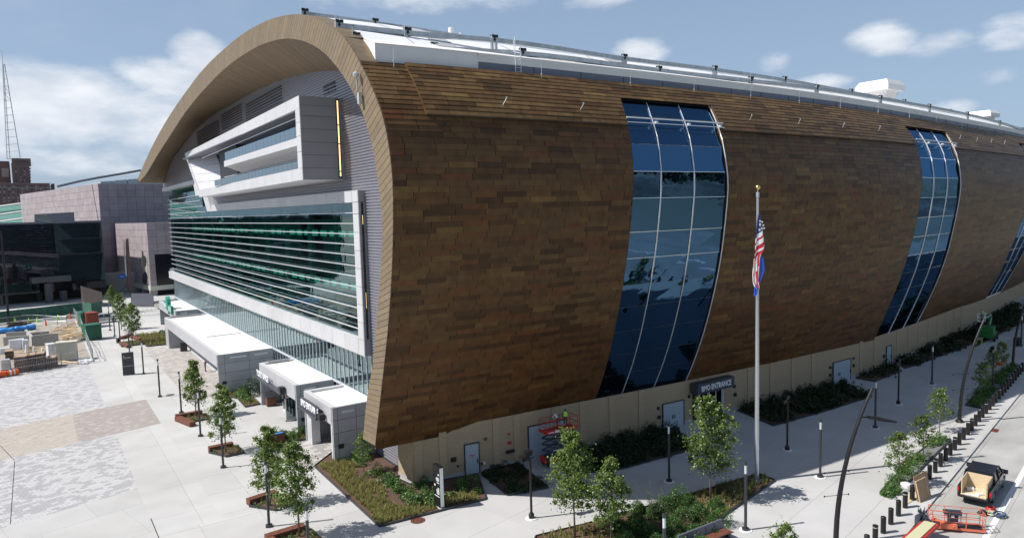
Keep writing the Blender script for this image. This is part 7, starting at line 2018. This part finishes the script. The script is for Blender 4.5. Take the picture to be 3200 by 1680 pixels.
def build_background():
    # granite arena beyond the street
    U, V = Vector((-.135, .991)), Vector((.991, .135)); C0 = (17.8, 255.8)
    t = thing('granite_hall', 'pink granite sports hall with a large black glass entrance hall, behind the plaza', 'hall', (17.8, 255.8, 0))
    it = []
    U1 = Vector((-.215, .977)); clad_box(t, C0, U1, V, 99, 66, 3.5, 33.2, 2.6, 2.1, 'pink_granite', 'granite_panel', it)
    sc_ = (26.3, 219.5); clad_box(t, sc_, U, V, 37, 30, 2.7, 20.6, 2.3, 1.9, 'pink_granite', 'granite_panel', it)
    pieces('granite_panel', it, t, 300, 'granite_cladding')
    def F(c, D, a, z, out=.1):
        c = Vector(c); N = -U if D is V else -V
        p = c+D*a+N*out; return Vector((p.x, p.y, z))
    # ribbon window in the lit face
    m = MB().use('glass_arena'); a0, a1 = 28, 66
    pz = lambda px, py: None
    # black glass volume in front
    g0 = on_y(324, 897, 229.0); g1 = on_y(308, 702, 229.0)
    Cg = Vector((g0.x+.6, 229.0)); zb, zt = g0.z, 21.2
    core = MB().use('glass_arena'); q = [Cg, Cg-V*52, Cg-V*52+U*30, Cg+U*30]
    core.hexa([(*p, zb) for p in q[::-1]], [(*p, zt-.05) for p in q[::-1]]); part('glass_hall', core, t, ws=True)
    m = MB().use('louvre_grey')
    q2 = [Cg-U*.1+V*.1, Cg-V*52-U*.1, Cg-V*52+U*30, Cg+U*30]; m.hexa([(*p, zt-.04) for p in q2[::-1]], [(*p, zt+.45) for p in q2[::-1]]); part('glass_hall_roof', m, t, ws=True)
    for k in range(27):
        for j in range(4):
            mb = MB().use('glass_arena'); a, b = 1.93*k+.03, 1.93*(k+1)-.03; c, d = zb+(zt-zb)*j/4+.04, zb+(zt-zb)*(j+1)/4-.04
            p = [Cg-V*b-U*.05, Cg-V*a-U*.05]; mb.face([(*p[0], c), (*p[1], c), (*p[1], d), (*p[0], d)]); part('glass_panel', mb, t, ws=True)
    # reflection-like lighter bay and the porch roof
    m = MB().use('louvre_grey'); p = [Cg-V*27-U*2.4, Cg-V*41-U*2.4]
    arc = [(-V*(27+14*u), 10.5+3.2*math.sin(u*PI)) for u in np.linspace(0, 1, 9)]
    for k in range(8):
        a, b = Cg+arc[k][0], Cg+arc[k+1][0]; za, zb_ = arc[k][1], arc[k+1][1]
        m.face([(*(a-U*3), za), (*(b-U*3), zb_), (*b, zb_), (*a, za)]); m.face([(*(a-U*3), za-.5), (*(b-U*3), zb_-.5), (*(b-U*3), zb_), (*(a-U*3), za)])
    part('porch_roof', m, t, ws=True)
    for px, py, r in ((300/1.9317, 500+862/1.9317, .95), (385/1.9317, 500+850/1.9317, .95), (22/1.9317, 500+860/1.9317, .8), (240/1.9317, 500+850/1.9317, .8)):
        c = at(px, py); m = MB().use('column_grey'); m.lathe([(r, 0), (r, zb+2.5 if px > 140 and px < 170 else zb+.2)], (c.x, min(c.y, 232), 0), 16); part('column', m, t, ws=True)
    m = MB().use('column_grey'); p0 = Cg-V*18; p1 = Cg-V*9
    m.hexa([(*(p0-U*4), 5.5), (*(p1-U*4), 5.5), (*(p1), 5.5), (*p0, 5.5)], [(*(p0-U*4), 7.0), (*(p1-U*4), 7.0), (*(p1), 7.0), (*p0, 7.0)]); part('concrete_beam', m, t, ws=True)
    m = MB().use('asphalt'); p0 = Cg-V*52; m.hexa([(*(Cg+U*6+V*2), 0), (*(p0+U*6), 0), (*(p0+U*7), 0), (*(Cg+U*7+V*2), 0)][::-1], [(*(Cg+U*6+V*2), zb), (*(p0+U*6), zb), (*(p0+U*7), zb), (*(Cg+U*7+V*2), zb)][::-1]); part('back_wall', m, t, ws=True)
    for k in range(9):
        p = Cg-V*(24+k*2.4)+U*5.4; m = MB().use('beige_box'); m.hexa([(*p, 0), (*(p+V*.5), 0), (*(p+V*.5+U*.4), 0), (*(p+U*.4), 0)], [(*p, 2.6), (*(p+V*.5), 2.6), (*(p+V*.5+U*.4), 2.6), (*(p+U*.4), 2.6)]); part('door_pier', m, t, ws=True)
    m = MB().use('beige_box'); p = Cg-V*46+U*5.3; p1 = Cg-V*23.5+U*5.3; m.hexa([(*p, 2.6), (*p1, 2.6), (*(p1+U*.5), 2.6), (*(p+U*.5), 2.6)], [(*p, 3.3), (*p1, 3.3), (*(p1+U*.5), 3.3), (*(p+U*.5), 3.3)]); part('door_head', m, t, ws=True)
    # dark window in the lit upper face
    def onface(px, py, c, D):
        c3 = Vector((c[0], c[1], 0)); N = Vector((-U.x, -U.y, 0)) if D is V else Vector((-V.x, -V.y, 0))
        if c is C0: N = Vector((-U1.y, U1.x, 0))
        d = ray(px, py); tt = (c3-EYE).dot(N)/d.dot(N); return EYE+d*tt+N*.12
    z1 = lambda x, y: (x/1.9317, 500+y/1.9317)
    m = MB().use('glass_arena'); m.face([onface(*z1(*p), C0, U) for p in ((210, 388), (452, 388), (447, 314), (210, 328))]); part('ribbon_window', m, t, ws=True)
    m = MB().use('dark_glass_far'); m.face([onface(*z1(*p), sc_, V) for p in ((948, 755), (1100, 750), (1090, 562), (932, 570))]); part('dark_opening', m, t, ws=True)
    for cy in (613, 712):
        m = MB().use('dark_glass_far'); m.face([onface(*z1(871+ (cy-613)*.07+16*math.cos(a), cy+38*math.sin(a)), sc_, U) for a in np.linspace(0, 2*PI, 15)[:-1]]); part('round_grille', m, t, ws=True)
    m = MB().use('far_stone'); m.face([onface(*z1(*p), sc_, U)-Vector((-V.x, -V.y, 0))*.03 for p in ((862, 755), (898, 752), (888, 572), (850, 572))]); part('grille_panel', m, t, ws=True)
    m = MB().use('beige_box'); Cs = Vector(sc_); 
    m.hexa([(*(Cs-U*.2-V*.2), 1.5), (*(Cs+V*30-U*.2), 1.5), (*(Cs+V*30+U*2), 1.5), (*(Cs+U*30-V*.2), 1.5)], [(*(Cs-U*.2-V*.2), 2.8), (*(Cs+V*30-U*.2), 2.8), (*(Cs+V*30+U*2), 2.8), (*(Cs+U*30-V*.2), 2.8)]); part('base_band', m, t, ws=True)
    for a in (0.6, 8, 16, 24): 
        for D in (U, V):
            p = Cs+D*a+(U+V)*.4; m = MB().use('pink_granite'); m.obox((p.x, p.y, 0), 1.2, 1.2, 1.6, .13); part('pier', m, t, ws=True)
    m = MB().use('dark'); m.hexa([(*(Cs+(U+V)*2), 0), (*(Cs+V*30+U*2), 0), (*(Cs+V*30+U*20), 0), (*(Cs+U*30+V*2), 0)], [(*(Cs+(U+V)*2), 1.6), (*(Cs+V*30+U*2), 1.6), (*(Cs+V*30+U*20), 1.6), (*(Cs+U*30+V*2), 1.6)]); part('undercroft', m, t, ws=True)
    # lean-to roof of the big hall: ribbed barrel above the parapet
    rf = MB().use('galv')
    for k in range(16):
        a = Vector(C0)+V*(2+k*4)+U*6; b = Vector(C0)+V*(2+k*4)+U*90
        h = 33.2+3.9*math.sin(min(1, (k+2)/14)*PI/2)
        rf.hexa([(*a, 33.0), (*(a+V*3.8), 33.0), (*(b+V*3.8), 33.0), (*b, 33.0)], [(*a, h), (*(a+V*3.8), h+.35), (*(b+V*3.8), h+.3), (*b, h)])
    part('roof', rf, t, ws=True)
    m = MB().use('louvre_grey')
    pL = [on_y(*z1(x, y), 262) for x, y in ((345, 160), (400, 147), (480, 128), (600, 105), (720, 85), (850, 62))]
    m.tube([p for p in pL], .4, 6); part('roof_edge_pipe', m, t, ws=True)
    # tall curving sign fin
    f = MB().use('rust_box'); Y = 226
    P = [on_y(*z1(*p), Y) for p in ((760, 478), (775, 470), (797, 740), (800, 800), (785, 800), (768, 760), (728, 795), (735, 790), (772, 735))]
    f.mats = [MATS['brick']]; n = 0
    A_ = [(p.x, p.z) for p in [P[0], P[1], P[2], P[3], P[4], P[5], P[6], P[8]]]
    f.yprism(A_[::-1], Y, Y+1.6); o = single('sign_fin', f, 'tall dark red curving sign fin standing before the pink granite block', 'sign fin')
    m = MB().use('galv'); p, q = on_y(*z1(751, 480), Y), on_y(*z1(765, 700), Y); m.box(p.x-.35, Y-.1, q.z, p.x, Y+.5, p.z); part('edge', m, o)
    m = MB().use('flag_state'); p, q = on_y(*z1(712, 692), Y), on_y(*z1(760, 712), Y); m.box(p.x, Y, q.z, q.x, Y+.3, p.z); m.use('letter'); m.box(p.x+.4, Y-.05, q.z+.5, q.x-.4, Y, p.z-.5); part('blue_sign', m, o)
    # brick tower block with its mast
    zt_ = lambda x, y: (x/5.635, 480+y/5.635)
    t = thing('brick_tower', 'dark red brick tower rising from a wide brick block at the left edge', 'tower building', (on_y(60, 640, 520).x, 520, 0))
    Y = 520
    def R(px0, py0, px1, py1, y0, y1, mt, name, toz=None):
        a, b = on_y(*zt_(px0, py0), y0), on_y(*zt_(px1, py1), y0); m = MB().use(mt); m.box(a.x, y0, (b.z if toz is None else toz), b.x, y1, a.z); return a, b, part(name, m, t, ws=True)
    R(-900, 520, 905, 900, Y, Y+40, 'brick', 'lower_wall', 0); R(905, 528, 988, 900, Y+15, Y+40, 'brick', 'lower_wall', 0)
    a, b, _ = R(195, 165, 575, 900, Y+6, Y+40, 'brick', 'tower_wall', 0); R(200, 80, 545, 170, Y+8, Y+38, 'brick', 'tower_top'); R(-60, 130, 190, 520, Y+22, Y+36, 'brick', 'side_wing')
    for y_ in (165, 210): R(195, y_, 575, y_+8, Y+5.6, Y+6, 'far_stone', 'string_course')
    R(-900, 596, 905, 602, Y-.3, Y, 'far_stone', 'string_course'); R(-900, 518, 905, 524, Y-.4, Y, 'far_stone', 'string_course')
    w = MB().use('far_window'); wl = MB().use('far_stone')
    its = []
    for r in range(9):
        for cpx in (265, 350, 420, 515):
            mb = MB().use('far_window' if rnd(0, 1) < .6 else 'far_stone'); p, q = on_y(*zt_(cpx, 250+r*52), Y+6), on_y(*zt_(cpx+30, 278+r*52), Y+6); mb.box(p.x, Y+5.8, q.z, q.x, Y+6.05, p.z); its.append((1, mb))
    for r in range(6):
        for k in range(24):
            mb = MB().use('far_window' if rnd(0, 1) < .55 else 'far_stone'); cpx = -980+k*80; p, q = on_y(*zt_(cpx, 560+r*52), Y), on_y(*zt_(cpx+34, 586+r*52), Y); mb.box(p.x, Y-.2, q.z, q.x, Y+.05, p.z); its.append((.5, mb))
    pieces('window', its, t, 300)
    # lit painted wall panel
    m = MB().use('far_stone'); a, b = on_y(*zt_(25, 255), Y+14), on_y(*zt_(160, 410), Y+14); m.box(a.x, Y+13.6, b.z, b.x, Y+14, a.z); part('painted_panel', m, t, ws=True)
    mt_ = thing('radio_mast', 'tall tapering lattice mast on top of the brick tower', 'mast', (on_y(43, 495, 530).x, 530, on_y(43, 495, 530).z))
    m = MB().use('rust_box'); m.mats = [MATS['galv']]; Ym = 530
    tp = on_y(8, 200, Ym); tip = on_y(5, 158, Ym)
    legs = [(on_y(22, 497, Ym), on_y(8, 200, Ym)), (on_y(63, 493, Ym), on_y(14, 200, Ym)), (on_y(31, 497, Ym+7), on_y(10, 200, Ym+.5))]
    for a, b in legs: m.tube([a, b], .26, 4)
    for k in range(13):
        u = k/13; p = [a.lerp(b, u) for a, b in legs]; 
        for i in range(3): m.tube([p[i], p[(i+1) % 3]], .14, 3)
        v = (k+1)/13; q = [a.lerp(b, v) for a, b in legs]
        if k in (8, 9): m.tube([p[0], q[1]], .12, 3); m.tube([p[1], q[0]], .12, 3)
    m.tube([tp, tip], .22, 4); part('lattice', m, mt_, ws=True)
    # green stepped roof between
    t = thing('green_roof_building', 'low building with stepped curved green roof at the left edge', 'building', (-10, 360, 0))
    for k, (y0, y1) in enumerate(((637, 655), (662, 680), (684, 700))):
        m = MB().use('green_roof'); Yk = 372-k*8
        for s in range(6):
            pa, pb = -70+s*24, -70+(s+1)*24
            f = lambda px: -(px-60)*(-.12)
            a, b = on_y(pa, y0+(58-pa)*.14, Yk), on_y(pb, y0+(58-pb)*.14, Yk); c, d = on_y(pb, y1+(58-pb)*.12, Yk-6), on_y(pa, y1+(58-pa)*.12, Yk-6)
            m.face([d, c, b, a]); m.face([(d.x, d.y, 0), (c.x, c.y, 0), c, d])
        m.use('white_roof')
        for s in range(6):
            pa, pb = -70+s*24, -70+(s+1)*24; a, b = on_y(pa, y0+(58-pa)*.14, Yk-.3), on_y(pb, y0+(58-pb)*.14, Yk-.3); m.tube([a, b], .45, 4, caps=False)
        part('green_roof', m, t, ws=True)
    # city blocks west of the plaza and south of the street (seen in the glass)
    def block(lab, x0, y0, x1, y1, h, mt, fx):
        t = thing('office_building', lab, 'building', ((x0+x1)/2, (y0+y1)/2, 0)); m = MB().use(mt); m.box(x0, y0, 0, x1, y1, h); part('wall', m, t, ws=True)
        w = MB().use('far_window')
        z = 3
        while z < h-2:
            if fx:
                y = y0+2
                while y < y1-3: w.box(x1, y, z, x1+.1, y+2.2, z+1.8); y += 4
            else:
                x = x0+2
                while x < x1-3: w.box(x, y1, z, x+2.2, y1+.1, z+1.8); x += 4
            z += 3.6
        o = part('window', w, t, ws=True); o['kind'] = 'stuff'
    block('brick warehouse row west of the plaza, mirrored in the glass front', -92, 60, -70, 130, 17, 'brick', True)
    block('pale office block west of the plaza, mirrored in the glass front', -98, 150, -74, 215, 26, 'far_stone', True)
    block('dark brick block at the plaza corner, mirrored in the glass front', -88, -10, -66, 45, 13, 'brick', True)
    block('low pale building across the far lot, mirrored in the side windows', 60, -330, 130, -300, 12, 'far_stone', False)
    m = MB().use('leaf_dark')
    for k in range(150): bush(m, (-260+k*5+rnd(-3, 3), -235+rnd(-10, 10)+k*1.0, 0), rnd(7, 10), rnd(17, 25), 90, 3.2)
    stuff('far_trees', m, None, 'belt of trees beyond the vacant lots', 'trees')

def build_site():
    zc = lambda x, y: (x/4.506, 880+y/4.506)
    G = lambda x, y, z=0.0: at(*zc(x, y), z)
    # street surface and earth
    m = MB().use('asphalt'); q = [(-70, 184), (60, 197), (60, 214), (-70, 203)]
    q = [(-60, 180), (15, 187), (23.5, 183), (23.5, 205), (60, 214), (60, 262), (-60, 262)]
    m.use('walk'); m.hexa([(*p, -.5) for p in q], [(*p, -.035) for p in q], cap=(0, 1)); structure('street_pavement', m)
    m = MB().use('earth'); q = [(-40, 122.2), (5.4, 123.6), (5.2, 150), (6.0, 178), (-40, 175)]
    nx = 26; ny = 20; H = {}
    for i in range(nx+1):
        for j in range(ny+1):
            x = -24+30*i/nx; y = 123.5+55*j/ny+x*.03; H[i, j] = (x, y, .03+max(0, .9*math.sin(i*.9+j*.4)*math.sin(j*.8)*(1 if 7 < j < 16 else .1))*(1 if i < nx-1 else .0))
    for i in range(nx):
        for j in range(ny): m.face([H[i, j], H[i+1, j], H[i+1, j+1], H[i, j+1]])
    structure('building_site_ground', m, smooth=True)
    # foundation walls
    def wall(p, q, h, lab, th=.35):
        a, b = G(*p), G(*q); d = (b-a); d.z = 0; L = d.length; d.normalize(); n = Vector((-d.y, d.x, 0))*th/2
        m = MB().use('concrete_wall'); P_ = [a-n, b-n, b+n, a+n]; m.hexa([(v.x, v.y, 0) for v in P_], [(v.x, v.y, h) for v in P_]); single('foundation_wall', m, lab, 'concrete wall', 'foundation walls on the building site')
    for p, q, h, lab in (((100, 860), (400, 838), 1.9, 'long low concrete foundation wall, left of the middle opening'), ((60, 905), (410, 880), 1.6, 'front foundation wall on the left of the site'), ((375, 815), (470, 925), 1.9, 'cross wall joining the two foundation rows'), ((470, 925), (830, 885), 2.1, 'front right foundation wall, tallest on the site'), ((440, 850), (700, 822), 1.7, 'rear right foundation wall'), ((430, 800), (570, 785), 1.2, 'short rear foundation wall by the dirt bank')): wall(p, q, h, lab)
    # lumber stacks
    for i, (x0, x1, y0, h, lab) in enumerate(((205, 385, 1290, 2.5, 'tall stack of dark boards at the front fence, leftmost full stack'), (392, 515, 1262, 2.5, 'stack of dark boards at the front fence, second from the left'), (522, 650, 1240, 2.4, 'stack of dark boards at the front fence, third from the left'), (655, 795, 1222, 1.6, 'lower stack of dark boards at the right end of the row'), (75, 200, 1105, 1.5, 'reddish short lumber stack behind the front row'))):
        a, b = G(x0, y0), G(x1, y0-14); d = b-a; d.z = 0; L = d.length; d.normalize(); n = Vector((-d.y, d.x, 0)); t = thing('lumber_stack', lab, 'lumber stack', (a.x, a.y, 0), 0, 'lumber stacks on the building site')
        nz = int(h/.16)
        for k in range(nz):
            o = rnd(-.06, .06); m = MB().use('lumber'); tn = rnd(.55, 1.1) if k < nz-1 else 1.9; P_ = [a+d*(o), a+d*(L+o-.1), a+d*(L+o-.1)+n*2.2, a+d*o+n*2.2]; m.hexa([(v.x, v.y, k*.16) for v in P_], [(v.x, v.y, k*.16+.12) for v in P_], (tn, tn*.95, tn*.9)); part('board_layer', m, t, ws=True)
    # site box and small box
    def sbox(p0, p1, dep, h, mt, lab, name, cat):
        a, b = G(*p0), G(*p1); d = b-a; d.z = 0; L = d.length; d.normalize(); n = Vector((-d.y, d.x, 0)); t = thing(name, lab, cat, (a.x, a.y, 0))
        P_ = [a, b, b+n*dep, a+n*dep]; m = MB().use(mt); m.hexa([(v.x, v.y, .1) for v in P_], [(v.x, v.y, h) for v in P_]); part('body', m, t, ws=True)
        m = MB().use('dark'); m.hexa([(v.x, v.y, 0) for v in P_], [(v.x, v.y, .1) for v in P_]); part('skid', m, t, ws=True)
        m = MB().use(mt); P2 = [a-n*.08-d*.08, b-n*.08+d*.08, b+n*(dep+.08)+d*.08, a+n*(dep+.08)-d*.08]; m.hexa([(v.x, v.y, h) for v in P2], [(v.x, v.y, h+.12) for v in P2]); part('rim', m, t, ws=True)
        for k in range(1, 5):
            m = MB().use(mt); c = a+d*L*k/5-n*.05; Q = [c, c+d*.1, c+d*.1+n*.05, c+n*.05]; m.hexa([(v.x, v.y, .1) for v in Q], [(v.x, v.y, h) for v in Q]); part('rib', m, t, ws=True)
        return t
    sbox((800, 1135), (1092, 1105), 1.6, 2.9, 'beige_box', 'large beige site box with a faint stencil beside the lumber', 'site_box', 'site box')
    sbox((690, 1085), (792, 1070), 1.5, 2.2, 'plastic_wrap', 'small pale crate left of the beige site box', 'site_crate', 'crate')
    sbox((1220, 835), (1440, 805), 2.6, 2.7, 'green_box', 'dark green dumpster beside the plaza, in front of the rusty one', 'dumpster', 'dumpster')
    sbox((1225, 655), (1400, 632), 2.6, 2.9, 'rust_box', 'rusty red dumpster behind the green one', 'dumpster', 'dumpster')
    sbox((1150, 655), (1215, 648), 5, 2.9, 'green_box', 'narrow green container end left of the rusty dumpster', 'dumpster', 'dumpster')
    # shrink-wrapped pallets
    for (x0, x1, y, h, lab) in ((135, 320, 985, 1.9, 'large shrink-wrapped pallet load before the foundation walls'), (325, 408, 975, 1.8, 'narrow shrink-wrapped pallet beside the large wrapped load'), (0, 118, 1030, 1.0, 'flat white wrapped bundle at the left edge of the site'), (365, 395, 1020, 1.4, 'upright grey box between the pallets'), (470, 500, 1022, 1.2, 'second upright grey box in the row'), (590, 625, 1015, .9, 'short upright grey box nearest the pale crate'), (20, 140, 1260, 1.6, 'grey tool cabinet at the lower left of the site')):
        a, b = G(x0, y), G(x1, y-4); m = MB().use('plastic_wrap' if x0 != 20 else 'galv'); L = (b-a).length; m.hexa([(0, 0, 0), (L, 0, 0), (L, 1.3, 0), (0, 1.3, 0)], [(.08, .05, h), (L-.05, .08, h*.97), (L-.1, 1.2, h), (.1, 1.2, h*.98)]); m.use('lumber'); m.box(-.05, -.02, -.0, L+.05, 1.35, .12)
        single('wrapped_pallet', m, lab, 'pallet load', 'pallet loads on the building site', (a.x, a.y, 0), .1)
    # tarp roll
    for k, (p, q) in enumerate((((-120, 745), (205, 712)), ((215, 705), (492, 672)))):
        a, b = G(*p), G(*q); m = MB().use('tarp'); pts = [a.lerp(b, i/10)+Vector((0, rnd(-.15, .15), .55+rnd(-.08, .08))) for i in range(11)]; m.tube(pts, [.55+rnd(-.08, .1) for _ in pts], 8); o = single('blue_tarp', m, ['bright blue tarp bundle reaching the left edge', 'bright blue tarp bundle, right one of the pair'][k], 'tarp', smooth=True)
    m = MB().use('lumber')
    for k in range(9): m.obox((rnd(-2, 2), rnd(-.4, .4), k*.16), rnd(3, 4.5), .5, .14, rnd(-.15, .15), (rnd(.4, .7),)*3)
    a = G(315, 655); single('dark_board_pile', m, 'pile of dark boards above the blue tarp', 'board pile', None, (a.x, a.y, 0), .1)
    # scattered formwork boards
    m = MB().use('lumber_new')
    for k in range(60):
        a = G(rnd(700, 1000), rnd(690, 880)); z = rnd(.1, 1.2); L = rnd(1.5, 4); an = rnd(-1, 1); m.tube([(a.x, a.y, z), (a.x+L*math.cos(an), a.y+L*math.sin(an), z+rnd(-.3, .6))], .07, 4)
    for k in range(26):
        a = G(rnd(0, 800), rnd(930, 1060)); L = rnd(1.5, 4); an = rnd(-.4, .4); m.tube([(a.x, a.y, .2), (a.x+L*math.cos(an), a.y+L*math.sin(an), .25)], .07, 4)
    for k in range(10):
        a = G(780+k*6, 1115+k*3); b = G(1090+k*2, 1150+k); m.tube([a+Vector((0, 0, .2)), b+Vector((0, 0, .12))], .06, 4) if k < 6 else None
    stuff('formwork_boards', m, None, 'loose pale formwork boards and braces strewn over the building site', 'boards')
    m = MB().use('earth')
    for k in range(26):
        a = G(rnd(1000, 1140), rnd(740, 880)); r = rnd(.3, .9); m.lathe([(r, 0), (r*.8, r*.5), (r*.2, r*.8)], (a.x, a.y, 0), 6, (rnd(.5, 1.1),)*3)
    stuff('rubble_heap', m, None, 'heap of rubble and stones against the side fence', 'rubble')
    m = MB().use('plastic_wrap')
    for k in range(22):
        a = G(rnd(1105, 1290), rnd(1090, 1150)); r = rnd(.25, .5); m.lathe([(r*.7, 0), (r, r*.3), (r*.5, r*.6)], (a.x, a.y, 0), 7)
    stuff('sandbags', m, None, 'white sandbags along the foot of the corner fence', 'sandbags')
    a = G(85, 1335); m = MB().use('cone_orange'); m.tube([(-2.6, 0, .45), (-1.3, 0, .45)], .45, 10); m.tube([(-1.0, .1, .45), (.0, .1, .45)], .42, 10); m.tube([(.1, .1, .42), (1.5, .2, .42)], .4, 10); m.use('paint_white'); m.tube([(.4, .12, .43), (.65, .14, .43)], .41, 10); m.tube([(.9, .15, .43), (1.1, .16, .43)], .41, 10)
    single('traffic_barrels', m, 'orange and white traffic barrels lying on their side behind the front fence', 'traffic barrel', None, (a.x, a.y, 0), .2)
    # chain-link fence
    def fence(pts, lab, h=2.1, solid=None, name='chain_link_fence', cat='fence', n_max=3.2, post='galv', world_pts=False):
        W = [p if world_pts else G(*p) for p in pts]; W = [Vector((p[0], p[1], 0)) for p in W]
        t = thing(name, lab, cat, tuple(W[0]))
        for a, b in zip(W[:-1], W[1:]):
            L = (b-a).length; n = max(1, round(L/n_max)); d = (b-a)/n
            for k in range(n):
                p, q = a+d*k, a+d*(k+1)
                m = MB().use(post); m.tube([p, p+Vector((0, 0, h))], .045, 5); part('post', m, t, ws=True)
                if solid:
                    m = MB().use(solid); s = Vector((-d.y, d.x, 0)).normalized()*.02; e = Vector((0, 0, .1)); u = Vector((0, 0, h-.05))
                    m.idx([p+e, q+e, q+u, p+u, p+e+s, q+e+s, q+u+s, p+u+s], [(0, 1, 2, 3), (7, 6, 5, 4), (3, 2, 6, 7)]); part('screen_panel', m, t, ws=True)
                else:
                    m = MB().use(post)
                    for z in (.15, h*.5, h-.03): m.tube([p+Vector((0, 0, z)), q+Vector((0, 0, z))], .03, 4, caps=False)
                    w = 7
                    for i in range(w):
                        for s in (0, 1):
                            x0, x1 = i/w, (i+1)/w
                            m.tube([p+(q-p)*(x0 if s else x1)+Vector((0, 0, .15)), p+(q-p)*(x1 if s else x0)+Vector((0, 0, h))], .008, 3, caps=False)
                    part('fence_panel', m, t, ws=True)
            m = MB().use(post); m.tube([b, b+Vector((0, 0, h))], .045, 5); part('post', m, t, ws=True)
        return t
    fence([(-200, 1370), (160, 1322), (400, 1285), (640, 1245), (870, 1205), (1100, 1165), (1315, 1132)], 'chain-link fence along the front of the construction site')
    fence([(1315, 1132), (1235, 900), (1140, 640), (1045, 500)], 'chain-link fence running back along the right side of the construction site')
    fence([(-100, 660), (120, 640), (300, 612), (470, 600), (640, 615), (815, 625), (945, 625), (1045, 600)], 'chain-link fence along the back of the construction site')
    fence([(-400, 660), (0, 595), (270, 560), (570, 525), (870, 485), (1165, 450)], 'green windscreen fence along the street behind the site', 2.7, 'green_fence', 'screen_fence', 'fence', 6.5, 'paint_white')
    fence([(1170, 455), (1300, 480), (1440, 440)], 'darker green windscreen fence left of the silver pickup', 2.9, 'green_fence', 'screen_fence', 'fence', 4, 'dark')
    z1 = lambda x, y: (x/1.9317, 500+y/1.9317)
    A_ = [at(*z1(*p)) for p in ((800, 905), (850, 936), (942, 935), (1010, 925))]
    fence([tuple(p) for p in (at(*z1(830, 945)), at(*z1(1000, 930)))], 'chain-link fence with thin posts before the far ramp', 2.6, None, 'chain_link_fence', 'fence', 6, 'dark', True)
    fence([tuple(p) for p in (at(*z1(795, 885)), at(*z1(930, 885)))], 'dark mesh fence in front of the granite block piers', 3.4, 'louvre_grey', 'screen_fence', 'fence', 5, 'dark', True)
    # brown site hoarding wedge beside the street
    a, b = at(*z1(505, 880)), at(*z1(622, 885)); m = MB().use('hoarding'); 
    m.hexa([(a.x, a.y, 0), (b.x, b.y, 0), (b.x+.5, b.y+8, 0), (a.x, a.y+8, 0)], [(a.x, a.y, 4.6), (b.x, b.y, 3.0), (b.x+.5, b.y+8, 3.0), (a.x, a.y+8, 4.6)], (.26, .20, .18)); single('hoarding', m, 'brownish hoarding box with sloping top in front of the granite hall', 'hoarding')
    m = MB().use('concrete_wall'); a, b = at(*z1(620, 840)), at(*z1(735, 840)); m.box(a.x, 236, 0, b.x+6, 237, 6.2); single('concrete_screen_wall', m, 'pale concrete wall panels under the granite hall', 'wall')
    # cones and delineators
    k = 0
    for (x, y, c, lab) in ((205, 575, 'cone_lime', 'lime traffic cone before the green fence, leftmost'), (222, 605, 'cone_lime', 'lime traffic cone just in front of the leftmost one'), (408, 588, 'cone_lime', 'lime traffic cone standing alone between the white posts'), (528, 570, 'cone_lime', 'lime traffic cone left of the middle fence post'), (820, 540, 'cone_lime', 'lime traffic cone nearest the silver car'), (648, 622, 'cone_orange', 'large orange traffic cone behind the back fence'), (985, 522, 'cone_orange', 'orange traffic cone left of the silver car'), (1105, 595, 'cone_orange', 'orange traffic cone by the corner of the side fence')):
        a = G(x, y); m = MB().use(c); m.lathe([(.26, .04), (.06, 1.25)], n=10); m.box(-.3, -.3, 0, .3, .3, .05); m.use('paint_white' if c == 'cone_orange' else 'dark'); m.lathe([(.175, .55), (.14, .75)], n=10)
        single('traffic_cone', m, lab, 'traffic cone', 'traffic cones by the street', (a.x, a.y, 0))
    # tall street light at the left edge
    a = G(128, 590); t = thing('street_light', 'tall dark street light mast at the left edge of the frame', 'street light', (a.x, a.y, 0))
    tp = on_y(4, 722, a.y); m = MB().use('black_metal'); m.lathe([(.4, 0), (.4, .9), (.25, 1.0), (.14, tp.z)], n=10); part('mast', m, t); m = MB().use('black_metal'); m.tube([(0, 0, tp.z), (-2.2, -.2, tp.z+.2)], .08, 5); m.obox((-2.4, -.2, tp.z+.1), .9, .35, .16); part('arm', m, t)
    # extension cable loops on the concrete
    a, b = G(1290, 840), G(1480, 1120); m = MB().use('dark'); pts = [G(1290, 840), G(1340, 900), G(1400, 980), G(1410, 1040), G(1470, 1090), G(1478, 1118)]; m.tube([p+Vector((0, 0, .03)) for p in pts], .03, 4)
    single('cable', m, 'thin dark cable snaking over the concrete beside the corner fence', 'cable')
    a = at(*z1(715, 1103)); m = MB().use('dark'); m.obox((0, 0, 0), .5, .5, .8, .3); m.tube([(0, 0, .8), (.4, .1, 1.2)], .06, 4); single('dark_bag', m, 'dark bag sitting at the foot of a light post by the farthest planter', 'bag', None, (a.x, a.y, 0))

build_ground()
build_plaza()
ARENA = build_arena()
build_pavilions()
build_beds()
build_trees()
build_lamps()
build_signs()
build_people()
build_vehicles()
build_lifts()
build_background()
build_site()
